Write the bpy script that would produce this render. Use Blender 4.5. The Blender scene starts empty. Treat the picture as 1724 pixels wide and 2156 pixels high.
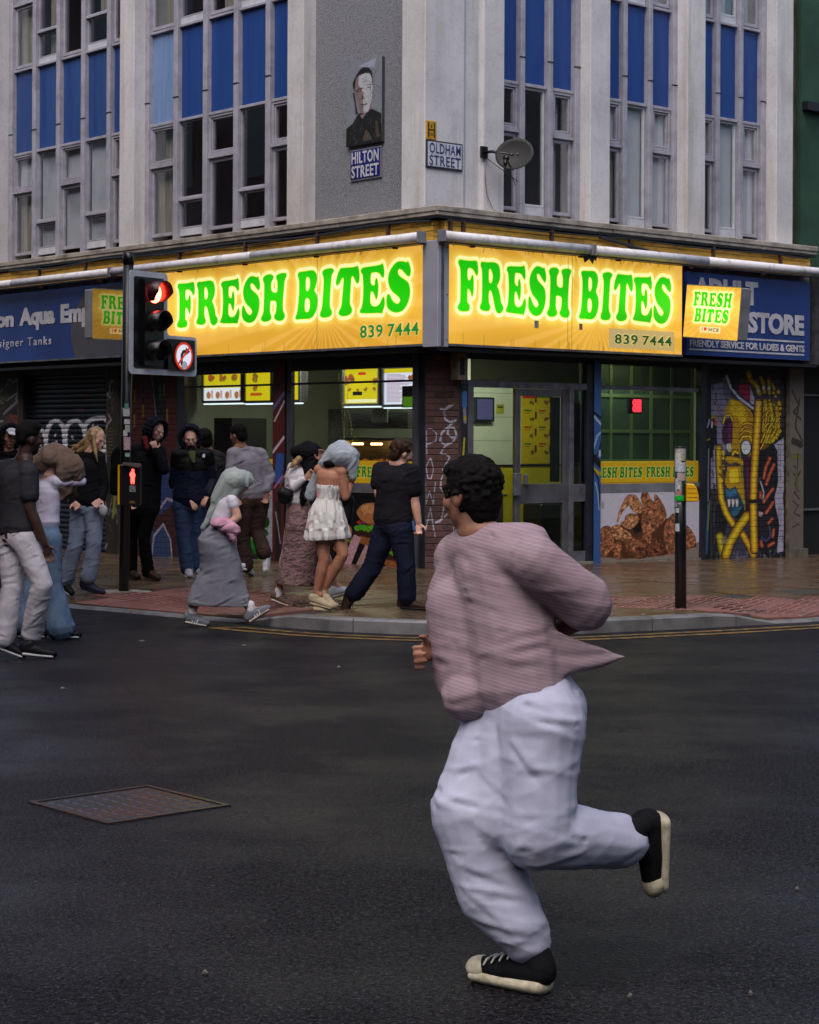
import bpy, bmesh, math, random
import numpy as np
from mathutils import Vector, Matrix

random.seed(7); rng = np.random.default_rng(7)
scene = bpy.context.scene
col = scene.collection
R = math.radians

# ------------------------------------------------------------------ camera
EYE = 1.65
cam_d = bpy.data.cameras.new('camera')
cam = bpy.data.objects.new('camera', cam_d); col.objects.link(cam)
cam_d.sensor_fit = 'VERTICAL'; cam_d.sensor_height = 24.0
cam_d.lens = 4075.0/2156.0*24.0
cam_d.shift_y = -155.0/2156.0
cam_d.clip_start = 0.1; cam_d.clip_end = 400
cam.location = (0, 0, EYE)
cam.rotation_euler = (Matrix.Rotation(R(90), 3, 'X') @ Matrix.Rotation(R(.28), 3, 'Z')).to_euler()
scene.camera = cam

# ------------------------------------------------------------------ world, sun, exposure
EV = 0.85
K = 2.0**(-EV)                      # lamps and lit signs are given for exposure 0
world = bpy.data.worlds.new('World'); scene.world = world; world.use_nodes = True
wn = world.node_tree; bg = wn.nodes['Background']
sky = wn.nodes.new('ShaderNodeTexSky'); sky.sky_type = 'NISHITA'; sky.sun_disc = False
SUN_EL, SUN_AZ = R(58), R(200)
sky.sun_elevation = SUN_EL; sky.sun_rotation = SUN_AZ; sky.air_density = 1.2; sky.dust_density = 3.0; sky.ozone_density = 1.0
wn.links.new(sky.outputs[0], bg.inputs[0]); bg.inputs[1].default_value = 0.11
sun_d = bpy.data.lights.new('overcast_sun', 'SUN'); sun_d.energy = 1.15; sun_d.angle = R(50); sun_d.color = (1.0, .90, .84)
sun = bpy.data.objects.new('overcast_sun', sun_d); col.objects.link(sun)
sdir = Vector((math.sin(SUN_AZ)*math.cos(SUN_EL), math.cos(SUN_AZ)*math.cos(SUN_EL), math.sin(SUN_EL)))
sun.rotation_euler = sdir.to_track_quat('Z', 'Y').to_euler()
vs = scene.view_settings; vs.view_transform = 'Standard'; vs.look = 'None'; vs.gamma = 1; vs.exposure = EV
vs.use_curve_mapping = False
cy = scene.cycles; cy.max_bounces = 6; cy.diffuse_bounces = 3; cy.glossy_bounces = 3; cy.transparent_max_bounces = 12
cy.caustics_reflective = False; cy.caustics_refractive = False; cy.sample_clamp_indirect = 4.0
cy.use_denoising = True

# ------------------------------------------------------------------ frames of reference
CX, CYW = .35, 22.66                                   # the corner of the ground floor walls
RD = Vector((.755, .656, 0)); LD = Vector((-.656, .755, 0))
NRm = Vector((.656, -.755, 0)); NLm = Vector((-.755, -.656, 0))
def frame(right, into):
    m = Matrix.Identity(4)
    m.col[0][:3] = right; m.col[1][:3] = into; m.col[2][:3] = (0, 0, 1); m.col[3][:3] = (CX, CYW, 0)
    return m
FR = {'R': frame(RD, -NRm), 'L': frame(-LD, -NLm), None: Matrix.Identity(4)}
def fl(side, s, p, z):
    """facade coordinates (s along the wall from the corner, p out of the wall) -> local frame"""
    if side is None: return Vector((s, p, z))
    return Vector((s if side == 'R' else -s, -p, z))
ORG = {}; SIDE = {}
def thing(name, label, cat, side=None, at=(0, 0, 0), group=None, kind=None, rot=None):
    o = bpy.data.objects.new(name, None); col.objects.link(o)
    v = fl(side, *at); m = FR[side] @ Matrix.Translation(v)
    if rot is not None: m = m @ rot
    o.matrix_world = m; o.empty_display_size = .1
    tag(o, label, cat, group, kind); ORG[o.name] = v; SIDE[o.name] = side
    return o
def tag(o, label=None, cat=None, group=None, kind=None):
    if label: o['label'] = label
    if cat: o['category'] = cat
    if group: o['group'] = group
    if kind: o['kind'] = kind
    return o
def place(name, mesh, parent, v, kind=None, rot=None):
    """link a mesh object at local point v (in the parent's facade frame)"""
    o = bpy.data.objects.new(name, mesh); col.objects.link(o)
    v = Vector(v)
    if parent is not None:
        o.parent = parent; base = ORG[parent.name]; side = SIDE[parent.name]
        m = Matrix.Translation(v-base)
        if rot is not None: m = m @ rot
        o.matrix_local = m
    else:
        side = None; o.matrix_world = Matrix.Translation(v) @ (rot or Matrix.Identity(4))
    ORG[o.name] = v; SIDE[o.name] = side
    if kind: o['kind'] = kind
    return o

class MB:
    def __init__(self, side=None): self.v = []; self.f = []; self.side = side; self.m = []; self.cur = 0
    def add(self, vs, fs):
        n = len(self.v); self.v += [tuple(v) for v in vs]; self.f += [tuple(i+n for i in f) for f in fs]; self.m += [self.cur]*len(fs); return self
    def box(self, s0, s1, p0, p1, z0, z1):
        a = fl(self.side, s0, p0, z0); b = fl(self.side, s1, p1, z1)
        x0, x1 = sorted((a.x, b.x)); y0, y1 = sorted((a.y, b.y)); z0, z1 = sorted((z0, z1))
        return self.add([(x0,y0,z0),(x1,y0,z0),(x1,y1,z0),(x0,y1,z0),(x0,y0,z1),(x1,y0,z1),(x1,y1,z1),(x0,y1,z1)],
                        [(0,3,2,1),(4,5,6,7),(0,1,5,4),(1,2,6,5),(2,3,7,6),(3,0,4,7)])
    def prism(self, pts, h0, h1):          # pts: plan polygon of (x,y) in local coords, anticlockwise
        n = len(pts)
        return self.add([(x,y,h0) for x,y in pts]+[(x,y,h1) for x,y in pts],
                 [tuple(reversed(range(n))), tuple(range(n,2*n))]+[(i,(i+1)%n,n+(i+1)%n,n+i) for i in range(n)])
    def quad(self, a, b, c, d): return self.add([a,b,c,d], [(0,1,2,3)])
    def tube(self, pts, r, n=8, cap=True):
        pts = [Vector(p) for p in pts]; rings = []
        rs = r if isinstance(r, (list, tuple)) else [r]*len(pts)
        base = len(self.v); vs = []
        for i, p in enumerate(pts):
            d = (pts[min(i+1,len(pts)-1)]-pts[max(i-1,0)]).normalized()
            up = Vector((0,0,1)) if abs(d.z) < .9 else Vector((1,0,0))
            a = d.cross(up).normalized(); b = d.cross(a)
            for k in range(n):
                t = 2*math.pi*k/n; vs.append(p+(a*math.cos(t)+b*math.sin(t))*rs[i])
        fs = []
        for i in range(len(pts)-1):
            for k in range(n): fs.append((i*n+k, i*n+(k+1)%n, (i+1)*n+(k+1)%n, (i+1)*n+k))
        if cap: fs.append(tuple(range(n))); fs.append(tuple((len(pts)-1)*n+k for k in reversed(range(n))))
        return self.add(vs, fs)
    def mesh(self, name, mats, org=(0,0,0), smooth=False, bevel=0):
        me = bpy.data.meshes.new(name); o = Vector(org)
        me.from_pydata([tuple(Vector(v)-o) for v in self.v], [], self.f)
        for m in (mats if isinstance(mats, (list, tuple)) else [mats]): me.materials.append(m)
        if any(self.m): me.polygons.foreach_set('material_index', self.m)
        bm = bmesh.new(); bm.from_mesh(me); bmesh.ops.recalc_face_normals(bm, faces=bm.faces)
        if bevel:
            bmesh.ops.bevel(bm, geom=[e for e in bm.edges if len(e.link_faces) == 2 and e.calc_face_angle(0) > .6], offset=bevel, segments=1, affect='EDGES')
        bm.to_mesh(me); bm.free()
        if smooth: me.polygons.foreach_set('use_smooth', [True]*len(me.polygons))
        me.update(); return me
    def build(self, name, mats, parent=None, org=None, smooth=False, bevel=0, kind=None):
        if org is None:
            a = np.array(self.v); org = ((a[:,0].min()+a[:,0].max())/2, (a[:,1].min()+a[:,1].max())/2, a[:,2].min())
        return place(name, self.mesh(name, mats, org, smooth, bevel), parent, org, kind)

# ------------------------------------------------------------------ materials
def lin(c):
    return tuple((x/12.92 if x <= .04045 else ((x+.055)/1.055)**2.4) for x in c)
def rgb(r, g, b): return lin((r/255, g/255, b/255))
MATS = {}
def new_mat(name):
    m = bpy.data.materials.new(name); m.use_nodes = True; nt = m.node_tree
    return m, nt, nt.nodes['Principled BSDF'], nt.nodes, nt.links
def mix_rgb(nt, a, b, fac, mode='MIX'):
    n = nt.nodes.new('ShaderNodeMix'); n.data_type = 'RGBA'; n.blend_type = mode
    for k, val in ((6, a), (7, b)):
        if isinstance(val, (tuple, list)): n.inputs[k].default_value = (*val[:3], 1)
        else: nt.links.new(val, n.inputs[k])
    if isinstance(fac, (int, float)): n.inputs[0].default_value = fac
    else: nt.links.new(fac, n.inputs[0])
    return n.outputs[2]
def noise(nt, scale, detail=4, coord=None, rough=.6, stretch=None):
    n = nt.nodes.new('ShaderNodeTexNoise'); n.inputs['Scale'].default_value = scale; n.inputs['Detail'].default_value = detail; n.inputs['Roughness'].default_value = rough
    tc = coord
    if tc is None:
        g = nt.nodes.new('ShaderNodeNewGeometry'); tc = g.outputs['Position']
    if stretch:
        mp = nt.nodes.new('ShaderNodeMapping'); mp.inputs['Scale'].default_value = stretch; nt.links.new(tc, mp.inputs[0]); tc = mp.outputs[0]
    nt.links.new(tc, n.inputs['Vector']); return n.outputs['Fac']
def ramp(nt, fac, a, b):
    n = nt.nodes.new('ShaderNodeMapRange'); n.inputs[1].default_value = a; n.inputs[2].default_value = b; nt.links.new(fac, n.inputs[0]); return n.outputs[0]
def bump(nt, bsdf, h, strength=.3, dist=.01):
    b = nt.nodes.new('ShaderNodeBump'); b.inputs['Strength'].default_value = strength; b.inputs['Distance'].default_value = dist
    nt.links.new(h, b.inputs['Height']); nt.links.new(b.outputs[0], bsdf.inputs['Normal'])
def M(name, c, rough=.7, c2=None, scale=6, lo=.35, hi=.7, metal=0, bs=.0, bscale=60, bd=.004, stretch=None, spec=.5, coat=0):
    """a surface with a base colour, a second colour in patches and fine relief"""
    m, nt, b, N, Lk = new_mat(name)
    c2 = c2 or tuple(x*.75 for x in c)
    f = ramp(nt, noise(nt, scale, 6, stretch=stretch), lo, hi)
    Lk.new(mix_rgb(nt, c, c2, f), b.inputs['Base Color'])
    b.inputs['Roughness'].default_value = rough; b.inputs['Metallic'].default_value = metal
    b.inputs['Specular IOR Level'].default_value = spec; b.inputs['Coat Weight'].default_value = coat
    if bs: bump(nt, b, noise(nt, bscale, 3), bs, bd)
    return m
def M_emit(name, c, strength, base=(.02,.02,.02)):
    m, nt, b, N, Lk = new_mat(name)
    b.inputs['Base Color'].default_value = (*base, 1); b.inputs['Emission Color'].default_value = (*c, 1)
    b.inputs['Emission Strength'].default_value = strength*K; b.inputs['Roughness'].default_value = .4
    return m
def M_glass(name, tint=(.9,.95,.93), refl=.12, rough=.02):
    m = bpy.data.materials.new(name); m.use_nodes = True; nt = m.node_tree; nt.nodes.clear()
    out = nt.nodes.new('ShaderNodeOutputMaterial'); mx = nt.nodes.new('ShaderNodeMixShader')
    tr = nt.nodes.new('ShaderNodeBsdfTransparent'); tr.inputs[0].default_value = (*tint, 1)
    gl = nt.nodes.new('ShaderNodeBsdfGlossy'); gl.inputs['Roughness'].default_value = rough; gl.inputs['Color'].default_value = (.9,.93,.96,1)
    lw = nt.nodes.new('ShaderNodeLayerWeight'); lw.inputs[0].default_value = .5
    pw = nt.nodes.new('ShaderNodeMath'); pw.operation = 'POWER'; pw.inputs[1].default_value = 4.5; nt.links.new(lw.outputs['Facing'], pw.inputs[0])
    mr = nt.nodes.new('ShaderNodeMapRange'); mr.inputs[3].default_value = refl; mr.inputs[4].default_value = .95
    nt.links.new(pw.outputs[0], mr.inputs[0]); nt.links.new(mr.outputs[0], mx.inputs[0])
    nt.links.new(tr.outputs[0], mx.inputs[1]); nt.links.new(gl.outputs[0], mx.inputs[2]); nt.links.new(mx.outputs[0], out.inputs[0])
    return m

# ------------------------------------------------------------------ painted pictures (flat print, murals, posters)
class Canvas:
    """a picture drawn by code; x to the right, y up, in the units given"""
    def __init__(self, x0, x1, y0, y1, W, bg=(0,0,0,0)):
        self.x0, self.x1, self.y0, self.y1 = x0, x1, y0, y1
        self.W = W; self.H = max(2, int(round(W*abs(y1-y0)/abs(x1-x0))))
        self.a = np.zeros((self.H, self.W, 4), np.float32); self.a[:] = (list(bg)+[1])[:4]
        xs = x0+(np.arange(self.W)+.5)/self.W*(x1-x0); ys = y0+(np.arange(self.H)+.5)/self.H*(y1-y0)
        self.X, self.Y = np.meshgrid(xs, ys); self.px = abs(x1-x0)/self.W
    def setH(self, H):
        self.H = H; bg = self.a[0,0].copy(); self.a = np.zeros((H, self.W, 4), np.float32); self.a[:] = bg
        ys = self.y0+(np.arange(H)+.5)/H*(self.y1-self.y0); xs = self.x0+(np.arange(self.W)+.5)/self.W*(self.x1-self.x0)
        self.X, self.Y = np.meshgrid(xs, ys); return self
    def over(self, mask, c, alpha=1):
        m = (mask*alpha)[..., None]
        c = np.asarray(c, np.float32); rgbv = c[..., :3]
        self.a[..., :3] = self.a[..., :3]*(1-m)+rgbv*m
        self.a[..., 3] = np.maximum(self.a[..., 3], m[..., 0]); return self
    def inside(self, pts):
        X, Y = self.X, self.Y; r = np.zeros(X.shape, bool); n = len(pts)
        for i in range(n):
            xa, ya = pts[i]; xb, yb = pts[(i+1) % n]
            if ya == yb: continue
            c = ((ya > Y) != (yb > Y)) & (X < (xb-xa)*(Y-ya)/(yb-ya)+xa); r ^= c
        return r
    def blur(self, m, n):
        m = m.astype(np.float32)
        for _ in range(n):
            p = np.pad(m, 1, mode='edge'); m = (p[:-2,1:-1]+p[2:,1:-1]+p[1:-1,:-2]+p[1:-1,2:]+2*p[1:-1,1:-1])/6
        return m
    def poly(self, pts, c, alpha=1, soft=1): return self.over(self.blur(self.inside(pts), soft), c, alpha)
    def rect(self, x0, y0, x1, y1, c, alpha=1, soft=0): return self.poly([(x0,y0),(x1,y0),(x1,y1),(x0,y1)], c, alpha, soft)
    def ell(self, cx, cy, rx, ry, c, alpha=1, soft=.15, rot=0):
        dx, dy = self.X-cx, self.Y-cy; ca, sa = math.cos(rot), math.sin(rot)
        u = (dx*ca+dy*sa)/rx; v = (-dx*sa+dy*ca)/ry
        return self.over(np.clip((1-np.sqrt(u*u+v*v))/soft, 0, 1), c, alpha)
    def dist(self, pts):
        d = np.full(self.X.shape, 1e9)
        for (xa,ya),(xb,yb) in zip(pts[:-1], pts[1:]):
            vx, vy = xb-xa, yb-ya; L2 = vx*vx+vy*vy or 1e-9
            t = np.clip(((self.X-xa)*vx+(self.Y-ya)*vy)/L2, 0, 1)
            d = np.minimum(d, np.hypot(self.X-xa-t*vx, self.Y-ya-t*vy))
        return d
    def line(self, pts, w, c, alpha=1, soft=1.):
        d = self.dist(pts); return self.over(np.clip((w/2-d)/(self.px*soft)+.5, 0, 1), c, alpha)
    def tube(self, pts, w, dark, midc, light, edge=(.03,.02,.02)):
        """a stroke painted as a rounded tube: outline, dark rim, light middle"""
        self.line(pts, w*1.12, edge, 1, 1.5); d = self.dist(pts)/(w/2); t = np.clip(1-d, 0, 1)[..., None]
        cc = np.where(t < .5, np.array(dark)+(np.array(midc)-np.array(dark))*(t*2), np.array(midc)+(np.array(light)-np.array(midc))*((t-.5)*2))
        return self.over(np.clip((1-d)*w/2/self.px+.5, 0, 1), cc)
    def grain(self, amt, n=0, seed=1):
        g = np.random.default_rng(seed).normal(0, 1, (self.H, self.W)).astype(np.float32)
        if n: g = self.blur(g, n); g /= g.std()
        self.a[..., :3] = np.clip(self.a[..., :3]*(1+amt*g[..., None]), 0, 1); return self
    def image(self, name):
        im = bpy.data.images.new(name, self.W, self.H, alpha=True)
        im.alpha_mode = 'CHANNEL_PACKED'
        a = self.a
        im.pixels.foreach_set(np.ascontiguousarray(np.clip(a, 0, 1)).ravel()); im.update(); im.pack(); return im
def M_paint(name, im, ref, w, h, base=None, rough=.6, emit=0, x0=0, z0=0, bs=.1, gain=1., var=.25):
    """print or paint laid on a surface; ref is the object whose local x,z span the picture"""
    m, nt, b, N, Lk = new_mat(name)
    tc = N.new('ShaderNodeTexCoord'); tc.object = ref
    mp = N.new('ShaderNodeMapping'); mp.vector_type = 'POINT'; mp.inputs['Location'].default_value = (-x0/w, 0, -z0/h); mp.inputs['Scale'].default_value = (1/w, 1, 1/h)
    Lk.new(tc.outputs['Object'], mp.inputs[0])
    sp = N.new('ShaderNodeSeparateXYZ'); Lk.new(mp.outputs[0], sp.inputs[0])
    cb = N.new('ShaderNodeCombineXYZ'); Lk.new(sp.outputs[0], cb.inputs[0]); Lk.new(sp.outputs[2], cb.inputs[1])
    ti = N.new('ShaderNodeTexImage'); ti.image = im; ti.extension = 'CLIP' if base is not None else 'EXTEND'; Lk.new(cb.outputs[0], ti.inputs[0])
    c = ti.outputs['Color']
    if base is not None: c = mix_rgb(nt, base, c, ti.outputs['Alpha'])
    if gain != 1: c = mix_rgb(nt, c, (gain, gain, gain), 1.0, 'MULTIPLY')
    if emit:
        Lk.new(c, b.inputs['Emission Color']); b.inputs['Emission Strength'].default_value = emit*K
        Lk.new(mix_rgb(nt, (0,0,0), c, .35), b.inputs['Base Color'])
    else:
        f = ramp(nt, noise(nt, 14, 5), .4, .75); c2 = mix_rgb(nt, c, (1-var, 1-var, 1-var), f, 'MULTIPLY') if var else c
        Lk.new(c2, b.inputs['Base Color'])
    b.inputs['Roughness'].default_value = rough
    if bs: bump(nt, b, noise(nt, 90, 3), bs, .003)
    return m
def picture(name, cv, parent, side, s_left, p, z0, w, h, thick=.006, rough=.5, emit=0, gain=1., var=.15, edge=None):
    """a flat printed sheet w x h whose left edge (as seen) is at s_left"""
    v = fl(side, s_left, p, z0)
    me = bpy.data.meshes.new(name)
    me.from_pydata([(0,0,0),(w,0,0),(w,0,h),(0,0,h),(0,thick,0),(w,thick,0),(w,thick,h),(0,thick,h)], [],
                   [(0,1,2,3),(5,4,7,6),(4,5,1,0),(3,2,6,7),(4,0,3,7),(1,5,6,2)])
    o = place(name, me, parent, v)
    me.materials.append(M_paint(name+'_print', cv.image(name), o, w, h, rough=rough, emit=emit, gain=gain, var=var))
    return o

def text_mesh(body, size, bold=0., depth=.004, sx=1., space=1., shear=0):
    cu = bpy.data.curves.new('lettering', 'FONT'); cu.body = body; cu.size = size; cu.offset = bold; cu.extrude = depth/2
    cu.space_character = space; cu.shear = shear; cu.resolution_u = 3
    o = bpy.data.objects.new('lettering_src', cu); col.objects.link(o)
    dg = bpy.context.evaluated_depsgraph_get(); me = bpy.data.meshes.new_from_object(o.evaluated_get(dg))
    bpy.data.objects.remove(o); bpy.data.curves.remove(cu)
    n = len(me.vertices); a = np.zeros(n*3, np.float32); me.vertices.foreach_get('co', a); a = a.reshape(-1,3)
    a[:,0] *= sx; b = np.stack([a[:,0], -a[:,2], a[:,1]], 1)   # stand upright in x,z
    me.vertices.foreach_set('co', b.ravel().astype(np.float32)); me.update()
    return me, b[:,0].min(), b[:,0].max(), b[:,2].min(), b[:,2].max()
def lettering(body, parent, side, s_left, s_right, p, zb, zt, mat, bold=.0, name='lettering', depth=.006, space=1., shear=0):
    """text fitted between s_left..s_right and zb..zt on the wall plane p"""
    me, a, b, c, d = text_mesh(body, 1.0, bold, 0.02, 1., space, shear)
    wid = abs(s_right-s_left); co = np.zeros(len(me.vertices)*3, np.float32); me.vertices.foreach_get('co', co); co = co.reshape(-1,3)
    co[:,0] = (co[:,0]-a)*wid/(b-a); co[:,2] = (co[:,2]-c)*(zt-zb)/(d-c); co[:,1] *= depth/.02
    me.vertices.foreach_set('co', co.ravel()); me.materials.append(mat); me.update()
    return place(name, me, parent, fl(side, s_left, p, zb))

# ------------------------------------------------------------------ material list
WHITEP = M('painted_render', rgb(206,203,203), .85, rgb(184,182,180), 1.1, .42, .75, bs=.25, bscale=45, bd=.004)
def _render_mat():
    m, nt, b, N, Lk = new_mat('weathered_white_render')
    base = mix_rgb(nt, (.66,.645,.66), (.50,.49,.50), ramp(nt, noise(nt, 1.3, 6), .42, .75))
    drip = ramp(nt, noise(nt, 1.0, 5, stretch=(5, 5, .35)), .52, .8)
    c = mix_rgb(nt, base, (.40,.36,.30), drip)
    crack = noise(nt, 3.2, 8, rough=.7)
    n = N.new('ShaderNodeMath'); n.operation = 'SUBTRACT'; n.inputs[1].default_value = .5; Lk.new(crack, n.inputs[0])
    ab = N.new('ShaderNodeMath'); ab.operation = 'ABSOLUTE'; Lk.new(n.outputs[0], ab.inputs[0])
    c = mix_rgb(nt, (.2,.18,.16), c, ramp(nt, ab.outputs[0], -.004, .006))
    Lk.new(c, b.inputs['Base Color']); b.inputs['Roughness'].default_value = .85
    bump(nt, b, noise(nt, 40, 4), .3, .004); return m
RENDER = _render_mat()
PEBBLE = M('grey_pebbledash', rgb(146,148,155), .9, rgb(96,98,105), 70, .40, .64, bs=.9, bscale=70, bd=.008)
ALU = M('aluminium_frame', rgb(170,168,180), .55, rgb(142,140,152), 5, .4, .7, bs=.05)
ALUD = M('dull_aluminium', rgb(120,120,128), .45, rgb(80,80,88), 6, .4, .7, metal=.4)
WINW = M('white_window_plastic', rgb(205,208,215), .5, rgb(180,182,190), 6)
BLUEP = [M('blue_spandrel_%d' % i, rgb(*c), .38, rgb(*d), 4, .42, .72, stretch=(3,3,.35), bs=.03) for i, (c, d) in enumerate(
        [((30,66,136),(38,74,140)), ((40,76,142),(30,62,124)), ((34,68,130),(52,82,138)), ((122,152,196),(104,134,180))])]
LEDGE = M('stained_stone_ledge', rgb(172,164,154), .8, rgb(96,88,80), 4, .4, .75, bs=.4, bscale=30, bd=.01, stretch=(1,1,2))
DARK = M('black_paint', rgb(26,26,30), .5, rgb(14,14,18), 5)
BLACK = M('soot_black', rgb(12,12,14), .6)
BOARDM = M('yellow_boarding', rgb(214,166,64), .7, rgb(130,98,46), 5, .4, .8, bs=.2, bscale=25, stretch=(1,1,4))
RUST = M('rusty_iron', rgb(84,52,40), .8, rgb(40,30,28), 14, bs=.3)
AWN = M('white_awning_casing', rgb(222,220,226), .45, rgb(150,144,138), 7, .5, .8, bs=.1, stretch=(1,1,1))
CONC = M('concrete', rgb(150,142,130), .85, rgb(96,88,80), 6, bs=.3)
BRICKM = M('dark_red_brick', rgb(92,58,52), .8, rgb(58,36,34), 5, .4, .65, bs=.5, bscale=60, bd=.006)
MORT = M('mortar', rgb(96,88,84), .9, rgb(60,56,54), 9, bs=.3)
GREYSTONE = M('grey_stone_pilaster', rgb(120,110,96), .8, rgb(58,52,46), 5, bs=.4, bscale=35)
GREENB = M('green_painted_wall', rgb(44,78,58), .7, rgb(30,56,42), 2, bs=.3)
GLASS_UP = M_glass('upper_window_glass', (.97,.98,.985), .10)
GLASS_SH = M_glass('shop_window_glass', (.9,.94,.9), .05)
ROOMD = M('dark_room', rgb(104,104,106), .9)
BLIND = M('pale_blind', rgb(196,198,200), .8, rgb(170,172,176), 2)
CURT = M('cream_curtain', rgb(176,172,160), .9, rgb(120,116,110), 8, stretch=(6,6,.2))
BLACKPL = M('black_plastic', rgb(16,16,18), .35)
YELPL = M('yellow_plastic', rgb(220,170,20), .35, rgb(196,146,16), 8)
GREYPL = M('grey_reflective_border', rgb(196,198,206), .5, rgb(170,172,180), 10)
METGREY = M('grey_metal_casing', rgb(140,142,150), .45, rgb(110,112,120), 4, metal=.2)
WHITE_L = M('white_letters', rgb(205,205,212), .6, rgb(170,170,180), 4)

# ------------------------------------------------------------------ ground
def ab(x, y):
    dx, dy = x-CX, y-CYW; return dx*LD.x+dy*LD.y, dx*RD.x+dy*RD.y
def ab2xy(a, b): return CX+a*LD.x+b*RD.x, CYW+a*LD.y+b*RD.y
def terrain(x, y):
    a, b = ab(x, y)
    return -.028*min(max(a-1, 0), 5.5)-.016*min(max(b-1, 0), 6)
KERB = [(-13.2,30.05),(-3.3,18.65),(-2.5,18.0),(-1.25,16.96),(-.64,16.5),(.1,16.23),(1.37,16.36),(2.46,16.88),(3.72,17.6),(14.0,26.5)]
def kdist(x, y):
    d = 1e9
    for (xa,ya),(xb,yb) in zip(KERB[:-1], KERB[1:]):
        vx, vy = xb-xa, yb-ya; t = min(max(((x-xa)*vx+(y-ya)*vy)/(vx*vx+vy*vy), 0), 1)
        d = min(d, math.hypot(x-xa-t*vx, y-ya-t*vy))
    return d
def sst(x, a, b): t = min(max((x-a)/(b-a), 0), 1); return t*t*(3-2*t)
def drop(x): return sst(x, -1.0, -1.6)*1 if x < 0 else sst(x, 2.75, 3.3)
def sst2(x, a, b): return sst(-x, -a, -b) if a > b else sst(x, a, b)
def drop(x): return sst2(x, -.95, -1.6) if x < .5 else sst2(x, 2.75, 3.35)
def pav(x, y): return terrain(x, y)+.115-.095*drop(x)*(1-min(kdist(x, y)/1.5, 1))

def asphalt():
    m, nt, b, N, Lk = new_mat('wet_asphalt')
    g = N.new('ShaderNodeNewGeometry'); P = g.outputs['Position']
    f1 = noise(nt, .55, 5, P); f2 = noise(nt, 120, 2, P); f3 = noise(nt, 3.2, 6, P)
    c = mix_rgb(nt, (.0052,.0044,.0072), (.0088,.0078,.0110), ramp(nt, f1, .35, .7))
    c = mix_rgb(nt, c, (.062,.058,.070), ramp(nt, noise(nt, 75, 2, P), .55, .66)); c = mix_rgb(nt, c, (.022,.020,.026), ramp(nt, f2, .48, .60))
    c = mix_rgb(nt, c, (.002,.002,.003), ramp(nt, noise(nt, 48, 3, P), .47, .58))
    Lk.new(c, b.inputs['Base Color'])
    r = N.new('ShaderNodeMapRange'); r.inputs[1].default_value = .35; r.inputs[2].default_value = .68; r.inputs[3].default_value = .30; r.inputs[4].default_value = .52
    Lk.new(f3, r.inputs[0]); Lk.new(r.outputs[0], b.inputs['Roughness'])
    wet = ramp(nt, noise(nt, .8, 7, P), .42, .70)
    sp = N.new('ShaderNodeMapRange'); sp.inputs[3].default_value = .05; sp.inputs[4].default_value = .16; Lk.new(wet, sp.inputs[0]); Lk.new(sp.outputs[0], b.inputs['Specular IOR Level'])
    rr = N.new('ShaderNodeMapRange'); rr.inputs[3].default_value = .42; rr.inputs[4].default_value = .24; Lk.new(wet, rr.inputs[0]); Lk.new(rr.outputs[0], b.inputs['Roughness'])
    bump(nt, b, noise(nt, 80, 3, P), .9, .014); bs = N.new('ShaderNodeMapRange'); bs.inputs[3].default_value = 1.; bs.inputs[4].default_value = .6; Lk.new(wet, bs.inputs[0])
    Lk.new(bs.outputs[0], [n for n in N if n.type == 'BUMP'][0].inputs['Strength']); return m
ASPH = asphalt()
def wetstone(name, c, c2, c3, r0=.16, r1=.5):
    m, nt, b, N, Lk = new_mat(name)
    g = N.new('ShaderNodeNewGeometry'); P = g.outputs['Position']
    oi = N.new('ShaderNodeObjectInfo')
    cc = mix_rgb(nt, c, c2, oi.outputs['Random']); cc = mix_rgb(nt, cc, c3, ramp(nt, noise(nt, 5, 6, P), .4, .75))
    cc = mix_rgb(nt, cc, (.25,.24,.23), ramp(nt, noise(nt, 170, 2, P), .72, .9))
    Lk.new(cc, b.inputs['Base Color'])
    r = N.new('ShaderNodeMapRange'); r.inputs[1].default_value = .38; r.inputs[2].default_value = .66; r.inputs[3].default_value = r0; r.inputs[4].default_value = r1
    Lk.new(noise(nt, 1.7, 5, P), r.inputs[0]); Lk.new(r.outputs[0], b.inputs['Roughness'])
    bump(nt, b, noise(nt, 45, 4, P), .25, .006); return m
SLAB = wetstone('wet_york_stone', (.110,.070,.042), (.090,.060,.038), (.072,.050,.034), .14, .38)
TACT = wetstone('red_tactile_paving', (.21,.085,.070), (.18,.078,.066), (.14,.066,.056), .35, .6)
KERBM = wetstone('granite_kerb', (.17,.165,.17), (.14,.138,.145), (.07,.068,.07), .4, .65)
YLINE = M('worn_yellow_paint', rgb(132,98,40), .6, rgb(52,44,32), 9, .38, .62, bs=.3, bscale=90)

def grid_sheet(name, xs, ys, fn, mat, label=None, kind='structure'):
    vs = [(x, y, fn(x, y)) for y in ys for x in xs]; nx = len(xs)
    fs = [(j*nx+i, j*nx+i+1, (j+1)*nx+i+1, (j+1)*nx+i) for j in range(len(ys)-1) for i in range(nx-1)]
    me = bpy.data.meshes.new(name); me.from_pydata(vs, [], fs); me.materials.append(mat)
    o = place(name, me, None, (0,0,0), kind); 
    if label: o['label'] = label
    return o
xs = [-150,-60,-30]+list(np.linspace(-16,16,65))+[30,60,150]; ys = [-150,-60,-20]+list(np.linspace(-8,40,97))+[70,150]
road = grid_sheet('road', xs, ys, terrain, ASPH, 'wet dark asphalt road junction in front of the corner shop')

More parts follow.
